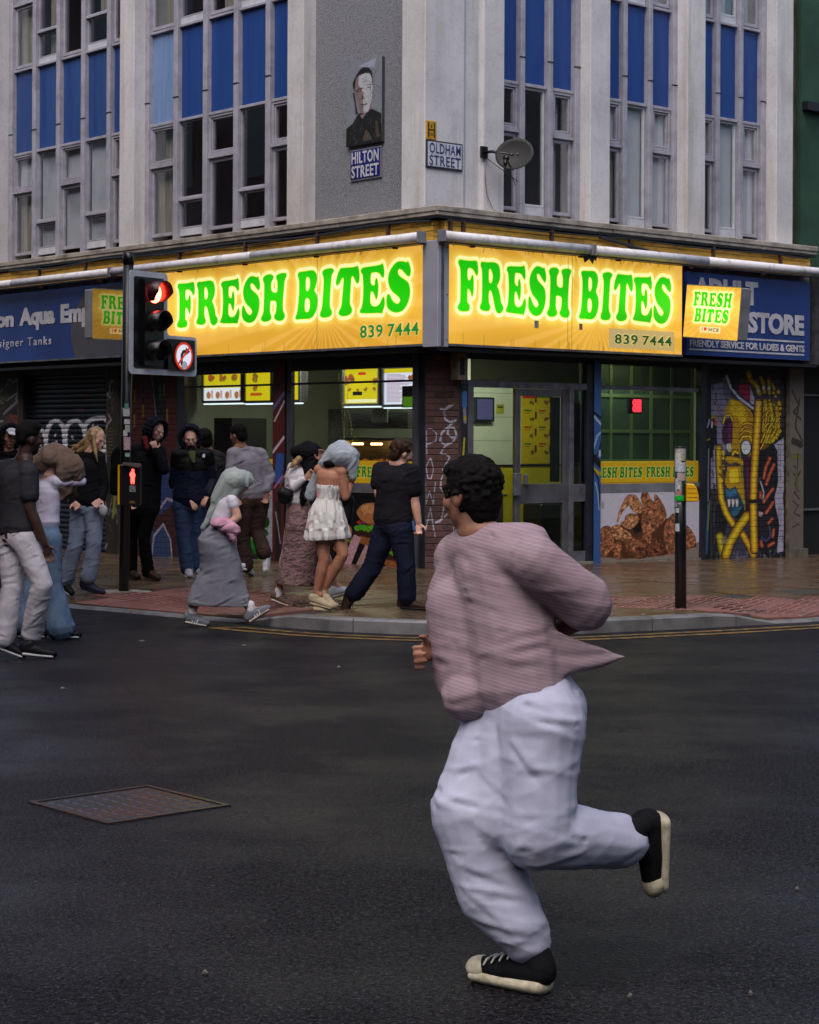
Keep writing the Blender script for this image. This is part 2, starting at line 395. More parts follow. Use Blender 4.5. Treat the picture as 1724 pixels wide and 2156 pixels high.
def clip(poly, p, n):           # keep the side where (q-p).n >= 0
    out = []
    for i in range(len(poly)):
        a, b = poly[i], poly[(i+1) % len(poly)]
        da = (a[0]-p[0])*n[0]+(a[1]-p[1])*n[1]; db = (b[0]-p[0])*n[0]+(b[1]-p[1])*n[1]
        if da >= 0: out.append(a)
        if (da >= 0) != (db >= 0):
            t = da/(da-db); out.append((a[0]+t*(b[0]-a[0]), a[1]+t*(b[1]-a[1])))
    return out
def kerb_clip(poly, off):
    for (xa,ya),(xb,yb) in zip(KERB[:-1], KERB[1:]):
        l = math.hypot(xb-xa, yb-ya); n = (-(yb-ya)/l, (xb-xa)/l)
        poly = clip(poly, (xa+n[0]*off, ya+n[1]*off), n)
        if len(poly) < 3: return []
    return poly
def area(p): return abs(sum(p[i][0]*p[(i+1)%len(p)][1]-p[(i+1)%len(p)][0]*p[i][1] for i in range(len(p))))/2
pavement = thing('pavement', 'brown flagstone pavement wrapping round the shop corner', None, None, (0,0,0), kind='structure')
del_me = MB()
bed = [p for p in KERB]
cells = MB()
# mortar bed under the flags
gx = np.linspace(-14, 14, 80); gy = np.linspace(15.5, 34, 60)
for i in range(len(gx)-1):
    for j in range(len(gy)-1):
        q = kerb_clip([(gx[i],gy[j]),(gx[i+1],gy[j]),(gx[i+1],gy[j+1]),(gx[i],gy[j+1])], .1)
        if len(q) >= 3: cells.add([(x, y, pav(x, y)-.012) for x, y in q], [tuple(range(len(q)))])
cells.build('paving_bed', M('paving_joint', (.03,.027,.024), .8, (.02,.018,.016), 8, bs=.3), pavement, (0,0,0))
TL = [(-3.28,18.6),(-2.9,19.6),(-2.0,19.9),(-1.2,19.2),(-.62,18.3),(-1.0,17.1),(-1.25,16.9)]
TR = [(1.75,18.9),(2.1,17.75),(3.0,17.25),(3.7,17.5),(5.2,18.7),(4.7,19.3),(2.9,19.0)]
def inpoly(x, y, P):
    c = False
    for i in range(len(P)):
        (xa,ya),(xb,yb) = P[i], P[(i+1) % len(P)]
        if (ya > y) != (yb > y) and x < (xb-xa)*(y-ya)/(yb-ya)+xa: c = not c
    return c
def inview(x, y, m=.3): return abs(x)/max(y, .1) < .2115+m/y and y > 3
def slab_obj(poly, name, mat, tilt, top=.0, ribs=None):
    cx0 = sum(p[0] for p in poly)/len(poly); cy0 = sum(p[1] for p in poly)/len(poly)
    mb = MB(); dz = random.uniform(-.003, .003)+top
    T = [(x-cx0, y-cy0, pav(x, y)+dz) for x, y in poly]; n = len(T); z0 = pav(cx0, cy0)
    T = [(x, y, z-z0) for x, y, z in T]
    g = .008; tot = [(x*(1-g), y*(1-g), z) for x, y, z in T]
    mb.add(tot+[(x, y, z-.03) for x, y, z in T], [tuple(range(n))]+[(i, n+i, n+(i+1)%n, (i+1)%n) for i in range(n)])
    if ribs:
        for k in range(5):
            t = (k+.5)/5*.38-.19; u = ribs; w = (-u[1], u[0])
            a = .17; h = .012
            q = [(w[0]*t+u[0]*sx*a+w[0]*sy*h, w[1]*t+u[1]*sx*a+w[1]*sy*h) for sx, sy in ((-1,-1),(1,-1),(1,1),(-1,1))]
            zz = lambda p: pav(cx0+p[0], cy0+p[1])-z0+dz
            mb.add([(p[0], p[1], zz(p)) for p in q]+[(p[0]*.98, p[1]*.98, zz(p)+.006) for p in q], [(4,5,6,7),(0,1,5,4),(1,2,6,5),(2,3,7,6),(3,0,4,7)])
    return place(name, mb.mesh(name, mat), pavement, (cx0, cy0, z0))
tact_n = 0
for row in range(-14, 22):
    b0 = row*.6
    off = .45 if row % 2 else 0
    for c in range(-14, 14):
        a0 = c*.9+off
        if a0 > .1 and b0 > .1: continue
        q = [ab2xy(*p) for p in ((a0,b0),(a0,b0+.59),(a0+.89,b0+.59),(a0+.89,b0))]
        mx, my = sum(p[0] for p in q)/4, sum(p[1] for p in q)/4
        if not inview(mx, my, .8) or my < 15: continue
        if sum(inpoly(x, y, TL) or inpoly(x, y, TR) for x, y in q+[(mx,my)]) >= 5: continue
        q = kerb_clip(q[::-1], .16)
        if len(q) < 3 or area(q) < .03: continue
        slab_obj(q, 'flagstone', SLAB, 0)
for reg, u in ((TL, (LD.x, LD.y)), (TR, (.45,.893))):
    w = (-u[1], u[0])
    for i in range(-20, 20):
        for j in range(-20, 20):
            ox, oy = reg[0]; cx0 = ox+u[0]*i*.4+w[0]*j*.4; cy0 = oy+u[1]*i*.4+w[1]*j*.4
            if not inpoly(cx0, cy0, reg): continue
            q = [(cx0+u[0]*a*.197+w[0]*b*.197, cy0+u[1]*a*.197+w[1]*b*.197) for a, b in ((-1,-1),(1,-1),(1,1),(-1,1))]
            full = kerb_clip(q, .16)
            if len(full) < 3 or area(full) < .02: continue
            slab_obj(full, 'tactile_tile', TACT, 0, .004, ribs=u if len(full) == 4 and area(full) > .14 else None)
# kerbstones
kerb = thing('kerb', 'grey granite kerb curving round the corner, dropped at both crossings', None, None, (0,0,0), kind='structure')
def resample(P, step):
    out = []; acc = 0; P = [Vector((x, y, 0)) for x, y in P]
    segs = [(P[i], P[i+1]) for i in range(len(P)-1)]; tot = sum((b-a).length for a, b in segs); n = int(tot/step)
    for k in range(n+1):
        d = k*step
        for a, b in segs:
            l = (b-a).length
            if d <= l: out.append(a+(b-a)*(d/l)); break
            d -= l
    return out
KP = resample(KERB[1:9], .225)
ext = lambda a, b, n: [a+(a-b).normalized()*.9*i for i in range(1, n)]
def kerb_stone(pts):
    mb = MB(); n = len(pts); L = []
    for i, p in enumerate(pts):
        d = (pts[min(i+1, n-1)]-pts[max(i-1, 0)]).normalized(); nn = Vector((-d.y, d.x, 0))
        f = p; bk = p+nn*.15
        if i == 0: f = f+d*.004; bk = bk+d*.004
        if i == n-1: f = f-d*.004; bk = bk-d*.004
        L.append((f, bk, nn))
    vs = []
    for f, bk, nn in L:
        zt = pav(f.x, f.y)+.002; zb = terrain(f.x, f.y)-.05
        vs += [(f.x, f.y, zb), (f.x, f.y, zt-.018), (f.x+nn.x*.018, f.y+nn.y*.018, zt), (bk.x, bk.y, zt), (bk.x, bk.y, zb)]
    fs = []
    for i in range(n-1):
        for k in range(4): fs.append((i*5+k, i*5+k+1, (i+1)*5+k+1, (i+1)*5+k))
    fs += [(0,1,2,3,4), tuple(reversed([(n-1)*5+k for k in range(5)]))]
    mb.add(vs, fs); mb.build('kerbstone', KERBM, kerb)
for i in range(0, len(KP)-4, 4): kerb_stone(KP[i:i+5])
a, b = Vector((*KERB[1],0)), Vector((*KERB[0],0)); d = (b-a).normalized()
for i in range(8): kerb_stone([a+d*.9*i, a+d*(.9*i+.9)][::-1])
a = KP[(len(KP)-1)//4*4] if (len(KP)-1) % 4 == 0 else KP[(len(KP)-1)//4*4]; b = Vector((*KERB[9],0)); d = (b-a).normalized()
for i in range(8): kerb_stone([a+d*.9*i, a+d*(.9*i+.9)])
# double yellow lines
def offset_line(P, off):
    out = []
    for i, p in enumerate(P):
        d = (P[min(i+1, len(P)-1)]-P[max(i-1, 0)]).normalized(); out.append(p-Vector((-d.y, d.x, 0))*off)
    return out
YP = [p for p in resample(KERB, .15) if p.x > -1.38 and p.x < 4.4 and p.y < 21]
lines = thing('double_yellow_lines', 'worn double yellow lines painted on the road along the kerb', None, None, (0,0,0), kind='structure')
for o0 in (.22, .42):
    A = offset_line(YP, o0); B = offset_line(YP, o0+.085); mb = MB()
    k0 = 0 if o0 > .3 else 3
    if k0:
        pass
    vs = []
    for a, b in zip(A, B): vs += [(a.x, a.y, terrain(a.x, a.y)+.004), (b.x, b.y, terrain(b.x, b.y)+.004)]
    mb.add(vs, [(2*i, 2*i+1, 2*i+3, 2*i+2) for i in range(len(A)-1)]); mb.build('painted_line', YLINE, lines, (0,0,0))
mb = MB()
a0 = offset_line(YP, .2)[0]; b0 = offset_line(YP, .5)[0]; c0 = offset_line(YP, .35)[0]
# converging stub of the lines, where they meet at the crossing
mb.add([(b0.x-.16, b0.y+.12, .004), (b0.x, b0.y, .0045), (a0.x, a0.y, .0045)], [(0,1,2)]); mb.build('painted_line', YLINE, lines, (0,0,0))
# manhole cover
mh = thing('manhole_cover', 'square rusty iron manhole cover set flush in the wet road', 'manhole cover', None, (-1.25, 8.69, 0))
mh.rotation_euler.z = R(41.9)
MHM = M('rusted_iron_cover', (.022,.020,.022), .26, (.046,.020,.012), 2.4, .50, .66, metal=.2, bs=.4, bscale=60, bd=.006)
mb = MB(); w = .3
for x0, x1, y0, y1 in ((-w-.025,w+.025,-w-.025,-w),(-w-.025,w+.025,w,w+.025),(-w-.025,-w,-w,w),(w,w+.025,-w,w)): mb.box(x0,x1,-y0,-y1,-.02,.007) if 0 else mb.add(*[[(x0,y0,-.02),(x1,y0,-.02),(x1,y1,-.02),(x0,y1,-.02),(x0,y0,.007),(x1,y0,.007),(x1,y1,.007),(x0,y1,.007)],[(4,5,6,7),(0,1,5,4),(1,2,6,5),(2,3,7,6),(3,0,4,7)]])
o = place('rim', mb.mesh('rim', MHM), mh, ORG[mh.name])
mb = MB(); mb.box(-w+.008, w-.008, -(-w+.008), -(w-.008), -.02, .003)
n = 7; c = (2*w-.05)/n
for i in range(n):
    for j in range(n):
        x = -w+.025+c*(i+.5); y = -w+.025+c*(j+.5); q = c*.34; r2 = q*.7
        mb.add([(x-q,y-q,.003),(x+q,y-q,.003),(x+q,y+q,.003),(x-q,y+q,.003),(x-r2,y-r2,.006),(x+r2,y-r2,.006),(x+r2,y+r2,.006),(x-r2,y+r2,.006)],
               [(4,5,6,7),(0,1,5,4),(1,2,6,5),(2,3,7,6),(3,0,4,7)])
place('plate', mb.mesh('plate', MHM), mh, ORG[mh.name])
# scraps of litter
LIT = M('wet_paper_scrap', rgb(104,100,94), .6, rgb(56,54,50), 90)
for k, (x, y, lab) in enumerate([(-2.26,12.65,'pale crushed scrap of paper lying on the road left of the reflections'), (1.43,7.1,'small clear plastic scrap on the road right of the runner'),
        (.66,5.72,'tiny white scrap on the asphalt just right of the runner\'s shoe'), (1.02,5.75,'pale scrap of litter on the road near the lower right of the picture'),
        (-.62,5.95,'small pale leaf scrap on the empty road left of the runner'), (-1.75,6.0,'tiny white scrap on the road towards the lower left'),
        (-.5,13.9,'white cigarette end lying in the road before the kerb'), (-1.3,15.3,'flattened pale paper on the road below the woman in the grey skirt'),
        (-2.15,15.6,'flattened grey wrapper on the road by the dropped kerb'), (2.05,16.9,'pale cigarette end at the foot of the kerb by the push-button post')]):
    mb = MB(); s = (.005+.005*rng.random())*(.5 if y < 10 else 1.5); pts = [(math.cos(t)*s*(1+.6*rng.random())*1.5, math.sin(t)*s*(1+.5*rng.random()), .001+.008*rng.random()) for t in np.linspace(0, 5.4, 6)]
    z = pav(x, y) if kerb_clip([(x-.01,y),(x+.01,y),(x,y+.01)], 0) else terrain(x, y)
    mb.add(pts+[(0,0,.014)]+[(p[0]*.9,p[1]*.9,-.001) for p in pts], [(i, (i+1)%6, 6) for i in range(6)]+[(i, 7+i, 7+(i+1)%6, (i+1)%6) for i in range(6)])
    o = place('litter_scrap', mb.mesh('litter_scrap', LIT), None, (x, y, z+.002)); tag(o, lab, 'litter', 'litter scraps on the road')

# ------------------------------------------------------------------ the corner building, upper floors
bld = thing('corner_building', 'white rendered corner block with blue panels between its windows, takeaway shop on the ground floor', 'corner building', 'R', (0, 0, 0))
LB = thing('facade', None, None, 'L', (0, 0, 0)); bpy.data.objects.remove(LB)
class Fac:            # parts of the building built in either wall's frame
    def __init__(self, side): self.side = side
    def build(self, mb, name, mat, org=None, bevel=0, parent=None, kind=None):
        if org is None:
            a = np.array(mb.v); org = ((a[:,0].min()+a[:,0].max())/2, (a[:,1].min()+a[:,1].max())/2, a[:,2].min())
        return self.put(name, mb.mesh(name, mat, org, bevel=bevel), org, parent, kind)
    def put(self, name, me, org, parent=None, kind=None):
        o = bpy.data.objects.new(name, me); col.objects.link(o); o.parent = parent or bld
        v = Vector(org)
        if parent is None:
            o.matrix_local = FR['R'].inverted() @ FR[self.side] @ Matrix.Translation(v)
        else:
            o.matrix_local = Matrix.Translation(v-ORG[parent.name])
        ORG[o.name] = v; SIDE[o.name] = self.side
        if kind: o['kind'] = kind
        return o
FL, FRR = Fac('L'), Fac('R')
ZTOP = 10.6
PU = {'L': .28, 'R': .03}; PW = {'L': .02, 'R': -.22}
PWc = PW
# core walls behind the windows (dark rooms behind), floor edges
def boxp(side, name, mat, s0, s1, p0, p1, z0, z1, bevel=0, parent=None, F=None):
    mb = MB(side); mb.box(s0, s1, p0, p1, z0, z1)
    return (FL if side == 'L' else FRR).build(mb, name, mat, bevel=bevel, parent=parent)
# pillars
for s0, s1 in ((2.27, 2.60), (6.13, 6.50), (9.99, 10.36)): boxp('L', 'pillar', RENDER, s0, s1, -.3, .28, 4.33, ZTOP, .006)
for s0, s1 in ((2.49, 2.85), (4.33, 4.69), (6.19, 6.555)): boxp('R', 'pillar', RENDER, s0, s1, -.5, .03, 4.33, ZTOP, .006)
# corner pier: plan polygon in the R frame (x along R, y into the wall)
mb = MB('R'); P = lambda s, p: (s, -p)
# left face at p_L=.28 means x = -.28 ; p_R = -s_L
mb.prism([(-.28, -.03), (.34, -.03), (.40, .02), (.62, .02), (.66, -.03), (1.0, -.03), (1.0, .5), (-.0, .5), (-.0, .385), (-.28, .385)], 4.33, ZTOP)
FRR.build(mb, 'corner_pier', RENDER, bevel=.01)
# pebbledash panel on the left wall
boxp('L', 'pebbledash_panel', PEBBLE, .386, 2.27, -.3, .08, 4.33, ZTOP)
# window bays
GL_T = .006
def frame_mb(side, s0, s1, z0, z1, w, p0, p1, mb=None):
    mb = mb or MB(side)
    mb.box(s0, s1, p0, p1, z0, z0+w); mb.box(s0, s1, p0, p1, z1-w, z1); mb.box(s0, s0+w, p0, p1, z0+w, z1-w); mb.box(s1-w, s1, p0, p1, z0+w, z1-w); return mb
REV = M('room_wall', rgb(90,88,86), .9)
def light(side, s0, s1, z0, z1, kind, w, behind):
    """one casement: frame with a pane and whatever hangs behind it"""
    F = FL if side == 'L' else FRR; pw = PW[side]
    proud = .035 if kind == 'vent' else .012
    mb = frame_mb(side, s0, s1, z0, z1, w, pw-.03, pw+proud)
    if kind == 'vent':
        frame_mb(side, s0+w+.008, s1-w-.008, z0+w+.008, z1-w-.008, w*.6, pw-.03, pw+proud-.014, mb)
    o = F.build(mb, 'window', ALU if kind != 'white' else WINW, bevel=.003)
    e = w if kind != 'vent' else w*1.6+.008
    g = MB(side); g.box(s0+e-.004, s1-e+.004, pw-.012, pw-.004, z0+e-.004, z1-e+.004)
    F.build(g, 'pane', GLASS_UP, parent=o)
    if behind:
        mb = MB(side)
        if behind[0] == 'pale_sheet':
            mb.box(s0+.01, s1-.01, pw-.07, pw-.06, z0+.02, z1-.02); F.build(mb, 'pale_sheet', behind[1], parent=o)
        else:
            frac = behind[2] if len(behind) > 2 else 1
            n = 9; a0, a1 = s0+.01, s0+.01+(s1-s0-.02)*frac; vs = []
            for i in range(n*2+1):
                v = fl(side, a0+(a1-a0)*i/(2*n), pw-.09-(.03 if i % 2 else 0), 0); vs += [(v.x, v.y, z0+.02), (v.x, v.y, z1-.02)]
            mb.add(vs, [(2*i, 2*i+1, 2*i+3, 2*i+2) for i in range(2*n)]); F.build(mb, 'curtain', behind[1], parent=o)
    return o
SKYSHEEN = M('painted_sky_reflection', rgb(214,218,226), .6, rgb(170,178,190), 2.2, .45, .75)  # pale sheet standing in for sky reflected in the panes
WBOARD = M('white_window_board', rgb(228,230,236), .7, rgb(212,216,224), 1.5)
def column(side, s0, s1, typ, z0, var):
    """one column of a window storey 1.58 m high standing on z0"""
    F = FL if side == 'L' else FRR; pw = PW[side]
    if typ == 'A':
        light(side, s0, s1, z0+1.03, z0+1.57, 'vent', .034, var[0])
        boxp(side, 'transom', ALU, s0-.005, s1+.005, pw-.03, pw+.05, z0+.985, z0+1.025, .004)
        light(side, s0, s1, z0+.03, z0+.98, 'plain', .045, var[1])
    elif typ == 'B':
        light(side, s0, s1, z0+.52, z0+1.57, 'plain', .018, var[0])
        boxp(side, 'transom', ALU, s0-.005, s1+.005, pw-.03, pw+.05, z0+.475, z0+.515, .004)
        light(side, s0, s1, z0+.10, z0+.47, 'plain', .018, var[1])
        boxp(side, 'sill_panel', WINW, s0, s1, pw-.03, pw+.01, z0+.0, z0+.097)
    elif typ == 'C':
        light(side, s0, s1, z0+.10, z0+1.57, 'white', .03, var[0])
        boxp(side, 'sill_panel', WINW, s0, s1, pw-.03, pw+.012, z0+.0, z0+.097)
def bay(side, cols, mull, types, vars_, pcols, s_lo, s_hi):
    F = FL if side == 'L' else FRR; pw = PW[side]
    for a, b in mull:
        mb = MB(side); mb.box(a, b, pw-.05, pw+.075, 4.36, ZTOP); F.build(mb, 'mullion', ALU, bevel=.006)
        for z in (6.33, 8.9+1.63+.33):
            if z < ZTOP:
                mb = MB(side); mb.box(a-.004, b+.004, pw+.05, pw+.082, z, z+.012); F.build(mb, 'joint_cover', DARK)
    k = 0
    for (z0, zt) in ((4.42, 6.0), (7.32, 8.9)):
        for i, (a, b) in enumerate(cols): column(side, a, b, types[i], z0, vars_[k][i % len(vars_[k])])
        k = 1
    for i, (a, b) in enumerate(cols):
        for z0 in (6.0, 8.9):
            boxp(side, 'blue_panel', BLUEP[pcols[i] if z0 < 8 else 0], a-.002, b+.002, pw-.04, pw-.005, z0+.03, z0+1.29)
            boxp(side, 'panel_rail', ALU, a-.002, b+.002, pw-.03, pw+.045, z0-.01, z0+.03, .004)
            boxp(side, 'panel_rail', ALU, a-.002, b+.002, pw-.03, pw+.045, z0+1.29, z0+1.325, .004)
fb = ('pale_sheet', SKYSHEEN); wb = ('pale_sheet', WBOARD); cu = ('curtain', CURT, .7); cf = ('curtain', CURT, 1); no = None
def lcols(s_right_first):
    # measured from the reveal at the far (left) end; pitch .705
    mull = []; cols = []
    s = s_right_first
    for i in range(5):
        cols.append((s-.53-.0, s)); s -= .53; mull.append((s-.075, s-.0)); s -= .175
    return cols, mull
for s_start in (6.037, 9.868):
    cols = [(s_start-.705*i-.605, s_start-.705*i) for i in range(5)]
    cols = [(a if a > s_start-3.44 else s_start-3.44, b) for a, b in cols]
    mull = [(b, b+.098) for a, b in cols]
    types = 'ABABA'
    if s_start < 7:
        v = [[(cu, cf), (no, no), (('curtain', CURT, .3), ('curtain', CURT, .25)), (no, no), (no, cu)], [(cu, cu), (no, no), (no, cu), (cu, cu), (no, no)]]; pc = [3, 0, 0, 0, 0]
    else:
        v = [[(fb, cf), (fb, fb), (fb, fb), (fb, fb), (fb, fb)], [(no, cf), (cu, cu), (no, no), (cu, no), (no, no)]]; pc = [2, 1, 1, 2, 0]
    bay('L', cols, mull, types, v, pc, 0, 0)
for s_start in (1.06, 2.905, 4.745):
    cols = [(s_start, s_start+.37), (s_start+.49, s_start+.855), (s_start+.975, s_start+1.33)]
    mull = [(s_start+.385, s_start+.46), (s_start+.87, s_start+.945), (s_start+1.345, s_start+1.43), (s_start-.05, s_start-.01)]
    if s_start < 2: v = [[(no, no), (('curtain', BLIND, .35),), (('curtain', BLIND, .6), ('curtain', BLIND, .5))], [(no, no), (cu,), (cu, cu)]]
    else: v = [[(wb, cf), (wb,), (wb, wb)], [(no, no), (cu,), (cu, cu)]]
    bay('R', cols, mull, 'ACA', v, [0, 0, 0], 0, 0)
# dark rooms behind the glass
for side, s0, s1, pf in (('L', 2.6, 6.13, -.3), ('L', 6.5, 9.99, -.3), ('R', 1.0, 2.49, -.5), ('R', 2.85, 4.33, -.5), ('R', 4.69, 6.19, -.5)):
    for z0, z1 in ((4.30, 6.02), (7.30, 8.92)):
        mb = MB(side); pb = pf-1.6 if s0 > 2 else pf-.7
        mb.box(s0-.05, s1+.05, pb-.05, pb, z0, z1)
        mb.box(s0-.05, s1+.05, pb, PW[side]-.05, z0-.05, z0); mb.box(s0-.05, s1+.05, pb, PW[side]-.05, z1, z1+.05)
        mb.box(s0-.06, s0-.01, pb, PW[side]-.28, z0, z1); mb.box(s1+.01, s1+.06, pb, PW[side]-.28, z0, z1)
        (FL if side == 'L' else FRR).build(mb, 'room_lining', ROOMD)
    mb = MB(side); mb.box(s0-.02, s1+.02, PW[side]-.30, PW[side]-.06, 6.07, 7.25); mb.box(s0-.02, s1+.02, PW[side]-.30, PW[side]-.06, 8.97, ZTOP)
    (FL if side == 'L' else FRR).build(mb, 'wall', REV)
# ledge (coping) in separate lengths
def ledge(side, cuts):
    for a, b in zip(cuts[:-1], cuts[1:]):
        mb = MB(side); mb.box(a+.003, b-.003, -.2, .35+random.uniform(-.004,.004), 4.262, 4.33); mb.box(a+.003, b-.003, -.2, .335, 4.215, 4.262)
        (FL if side == 'L' else FRR).build(mb, 'ledge_stone', LEDGE, bevel=.008)
ledge('L', [-.3, 1.5, 3.3, 5.0, 6.6, 8.2, 9.8, 12]); ledge('R', [-.345, 1.1, 2.6, 4.1, 5.5, 6.72])
# lead flashing strip under the ledge
for side, s0, s1 in (('L', -.3, 12), ('R', -.34, 6.7)): boxp(side, 'flashing', DARK, s0, s1, -.2, .33, 4.185, 4.212)
# yellow boarding behind the awnings: planks
for side, cuts in (('L', [-.2, 2.2, 4.6, 7.0, 9.4, 12]), ('R', [-.2, 2.1, 4.4, 6.6])):
    for r in range(4):
        for a, b in zip(cuts[:-1], cuts[1:]):
            boxp(side, 'boarding_plank', BOARDM, a+.002, b-.002, 0, .30+random.uniform(-.004,.004), 3.925+r*.062, 3.925+r*.062+.057, .003)
for side, S in (('L', (.55, 1.9, 3.4, 4.9, 6.1, 7.3, 8.6)), ('R', (-.15, .05, 1.5, 2.9, 4.5, 5.9))):
    for s in S: boxp(side, 'iron_bracket', RUST, s, s+.035, .30, .345, 4.02, 4.18)
boxp('L', 'wall', CONC, -.2, 12, -.2, .195, 3.55, 3.925); boxp('R', 'wall', CONC, -.195, 6.75, -.2, .195, 3.55, 3.925)
# masonry above ground floor behind the signs
boxp('L', 'wall', DARK, 0.0, 12, -.25, -.002, 2.62, 3.549); boxp('R', 'wall', DARK, 0.25, 6.75, -.25, -.003, 2.62, 3.549)
# soffit under the signs
boxp('L', 'soffit', BLACK, -.3, 12, 0, .33, 2.66, 2.70); boxp('R', 'soffit', BLACK, -.33, 6.72, 0.001, .33, 2.66, 2.70)
# loose cables below the ledge
CAB = M('black_cable', rgb(20,20,22), .5)
def cable(side, pts, r, name='cable', mat=CAB):
    mb = MB(side); mb.tube([fl(side, *q) for q in pts], r, 6); return (FL if side == 'L' else FRR).build(mb, name, mat)
cable('L', [(s, .335+.01*math.sin(s*3), 4.165+.02*math.sin(s*2.1)) for s in np.linspace(-.2, 9.5, 60)], .014)
cable('L', [(s, .33, 4.15+.02*math.sin(s*1.3+1)) for s in np.linspace(.6, 6.5, 40)], .010)
cable('R', [(s, .335, 4.17-.02*abs(math.sin(s*1.1))) for s in np.linspace(-.2, 6.5, 50)], .011)
cable('R', [(2.35, .33, 4.15), (2.6, .34, 4.12), (3.0, .36, 4.06), (3.25, .36, 4.03)], .022)
# far wall and roof so that the block is closed
mb = MB('R'); mb.box(-.2, 6.55, -.35, -12, ZTOP, ZTOP+.15); FRR.build(mb, 'roof', CONC)
boxp('R', 'coping', CONC, 6.555, 6.75, -.6, -.05, 4.2, ZTOP) if 0 else None
mb = MB('R'); mb.box(6.556, 6.80, -.12, -3, 2.62, ZTOP); FRR.build(mb, 'brown_party_wall', M('brown_party_wall', rgb(96,82,68), .9, rgb(52,44,38), 3, bs=.5))
mb = MB('L'); mb.box(10.36, 14, -.3, .2, 2.7, ZTOP); FL.build(mb, 'wall', RENDER)

# neighbour on the right
nb = thing('green_building', 'green painted neighbouring building at the right edge beyond the corner block', 'building', 'R', (8.3, 0, 0))
def nbox(name, mat, s0, s1, p0, p1, z0, z1):
    mb = MB('R'); mb.box(s0, s1, p0, p1, z0, z1); return mb.build(name, mat, nb)
nbox('wall', GREENB, 6.80, 10.5, -3, -.02, 3.7, ZTOP)
nbox('shopfront', BLACK, 6.87, 10.5, -3, -.25, -.2, 3.7)
nbox('band_course', DARK, 6.82, 10.5, -.02, .08, 6.28, 6.40)
nbox('shop_fascia', M('sooty_fascia', rgb(74,72,76), .7, rgb(30,30,32), 9), 6.72, 10.5, -.1, .30, 2.70, 3.92)
nbox('shutter_rail', ALUD, 7.02, 10, -.25, -.2, 2.28, 2.31); nbox('shutter_rail', ALUD, 7.02, 10, -.25, -.2, .65, .68)

# ------------------------------------------------------------------ ground floor masonry
mb = MB('R')
# mortar core of the chamfered brick pier
A_ = (.02, .235); 
E = .012
P0 = (0.0+E, .257); P1 = (.32, 0.0+E)      # (x,y) in R frame: left end on the left wall, right end on the right wall
mb.prism([P0, P1, (.45, E), (.45, .45), (E, .45)], -.05, 2.66)
pier = FRR.build(mb, 'brick_pier', MORT, org=(0, 0, 0))
dv = Vector((P1[0]-P0[0], P1[1]-P0[1], 0)); wlen = dv.length; dv.normalize(); nv = Vector((dv.y, -dv.x, 0))
ang = math.atan2(dv.y, dv.x); bricks = {}
def brick_mesh(key, w, d, h, mat):
    if key not in bricks:
        m_ = MB(); m_.add([(0,0,0),(w,0,0),(w,d,0),(0,d,0),(0,0,h),(w,0,h),(w,d,h),(0,d,h)], [(0,3,2,1),(4,5,6,7),(0,1,5,4),(1,2,6,5),(2,3,7,6),(3,0,4,7)])
        bricks[key] = m_.mesh('brick', mat, bevel=.004)
    return bricks[key]
PIERPAINT = Canvas(0, wlen, 0, 2.7, 150); 
def zp(x, y): return ((x-300)/290*wlen, 2.55-(y-170)*(2.55-.45)/(1890-170))     # pier picture coordinates
WH = (.80,.79,.86)
for pts, w_ in (([(430,620),(460,630),(545,575),(500,590),(455,650),(470,720),(510,750),(560,730),(500,790),(440,850),(425,930),(470,970),(540,940),(570,870),(545,800),(500,800),(490,860),(530,900),(560,880)], .028),
    ([(540,940),(470,980),(430,1050),(480,1060),(510,1090),(450,1210),(490,1200),(440,1290),(430,1380),(460,1430),(500,1400),(470,1500),(450,1650),(430,1710),(390,1720),(440,1690),(490,1640)], .022),
    ([(310,1060),(305,820),(350,810),(395,860),(390,930),(320,960)], .018), ([(340,1100),(305,1180),(320,1290),(350,1295),(370,1200),(345,1100)], .016),
    ([(300,1330),(305,1540),(335,1420),(370,1540),(385,1330)], .018), ([(300,1810),(345,1580),(385,1860)], .018), ([(310,1700),(370,1690)], .016),
    ([(535,1620),(555,1680),(545,1800),(525,1920)], .012)):
    PIERPAINT.line([zp(*q) for q in pts], w_, WH, .95, 2)
PIERPAINT.line([zp(*q) for q in ((490,400),(485,500),(520,570),(560,560))], .03, (.62,.50,.12), .75, 3)
PIERPAINT.line([zp(*q) for q in ((505,1560),(500,1700),(480,1900))], .025, (.55,.45,.15), .45, 4)
pref = bpy.data.objects.new('pier_face', None)
PBR = M_paint('graffitied_brick', PIERPAINT.image('pier_tags'), None, wlen, 2.7, base=(.125,.056,.048), rough=.75, bs=.4)
# bricks share the pier's own coordinates: rotate into the face
for n in PBR.node_tree.nodes:
    if n.type == 'TEX_COORD': n.object = pier
    if n.type == 'MAPPING':
        pass
mpn = [n for n in PBR.node_tree.nodes if n.type == 'MAPPING'][0]
pre = PBR.node_tree.nodes.new('ShaderNodeMapping'); pre.vector_type = 'TEXTURE'
pre.inputs['Location'].default_value = (P0[0], P0[1], 0); pre.inputs['Rotation'].default_value = (0, 0, ang)
tcn = [n for n in PBR.node_tree.nodes if n.type == 'TEX_COORD'][0]
PBR.node_tree.links.new(tcn.outputs['Object'], pre.inputs[0]); PBR.node_tree.links.new(pre.outputs[0], mpn.inputs[0])
oi = PBR.node_tree.nodes.new('ShaderNodeObjectInfo'); rpm = ramp(PBR.node_tree, oi.outputs['Random'], 0, 1)
bs_ = [n for n in PBR.node_tree.nodes if n.type == 'BSDF_PRINCIPLED'][0]
old = bs_.inputs['Base Color'].links[0].from_socket
PBR.node_tree.links.new(mix_rgb(PBR.node_tree, old, mix_rgb(PBR.node_tree, old, (.45,.42,.42), 1., 'MULTIPLY'), rpm), bs_.inputs['Base Color'])
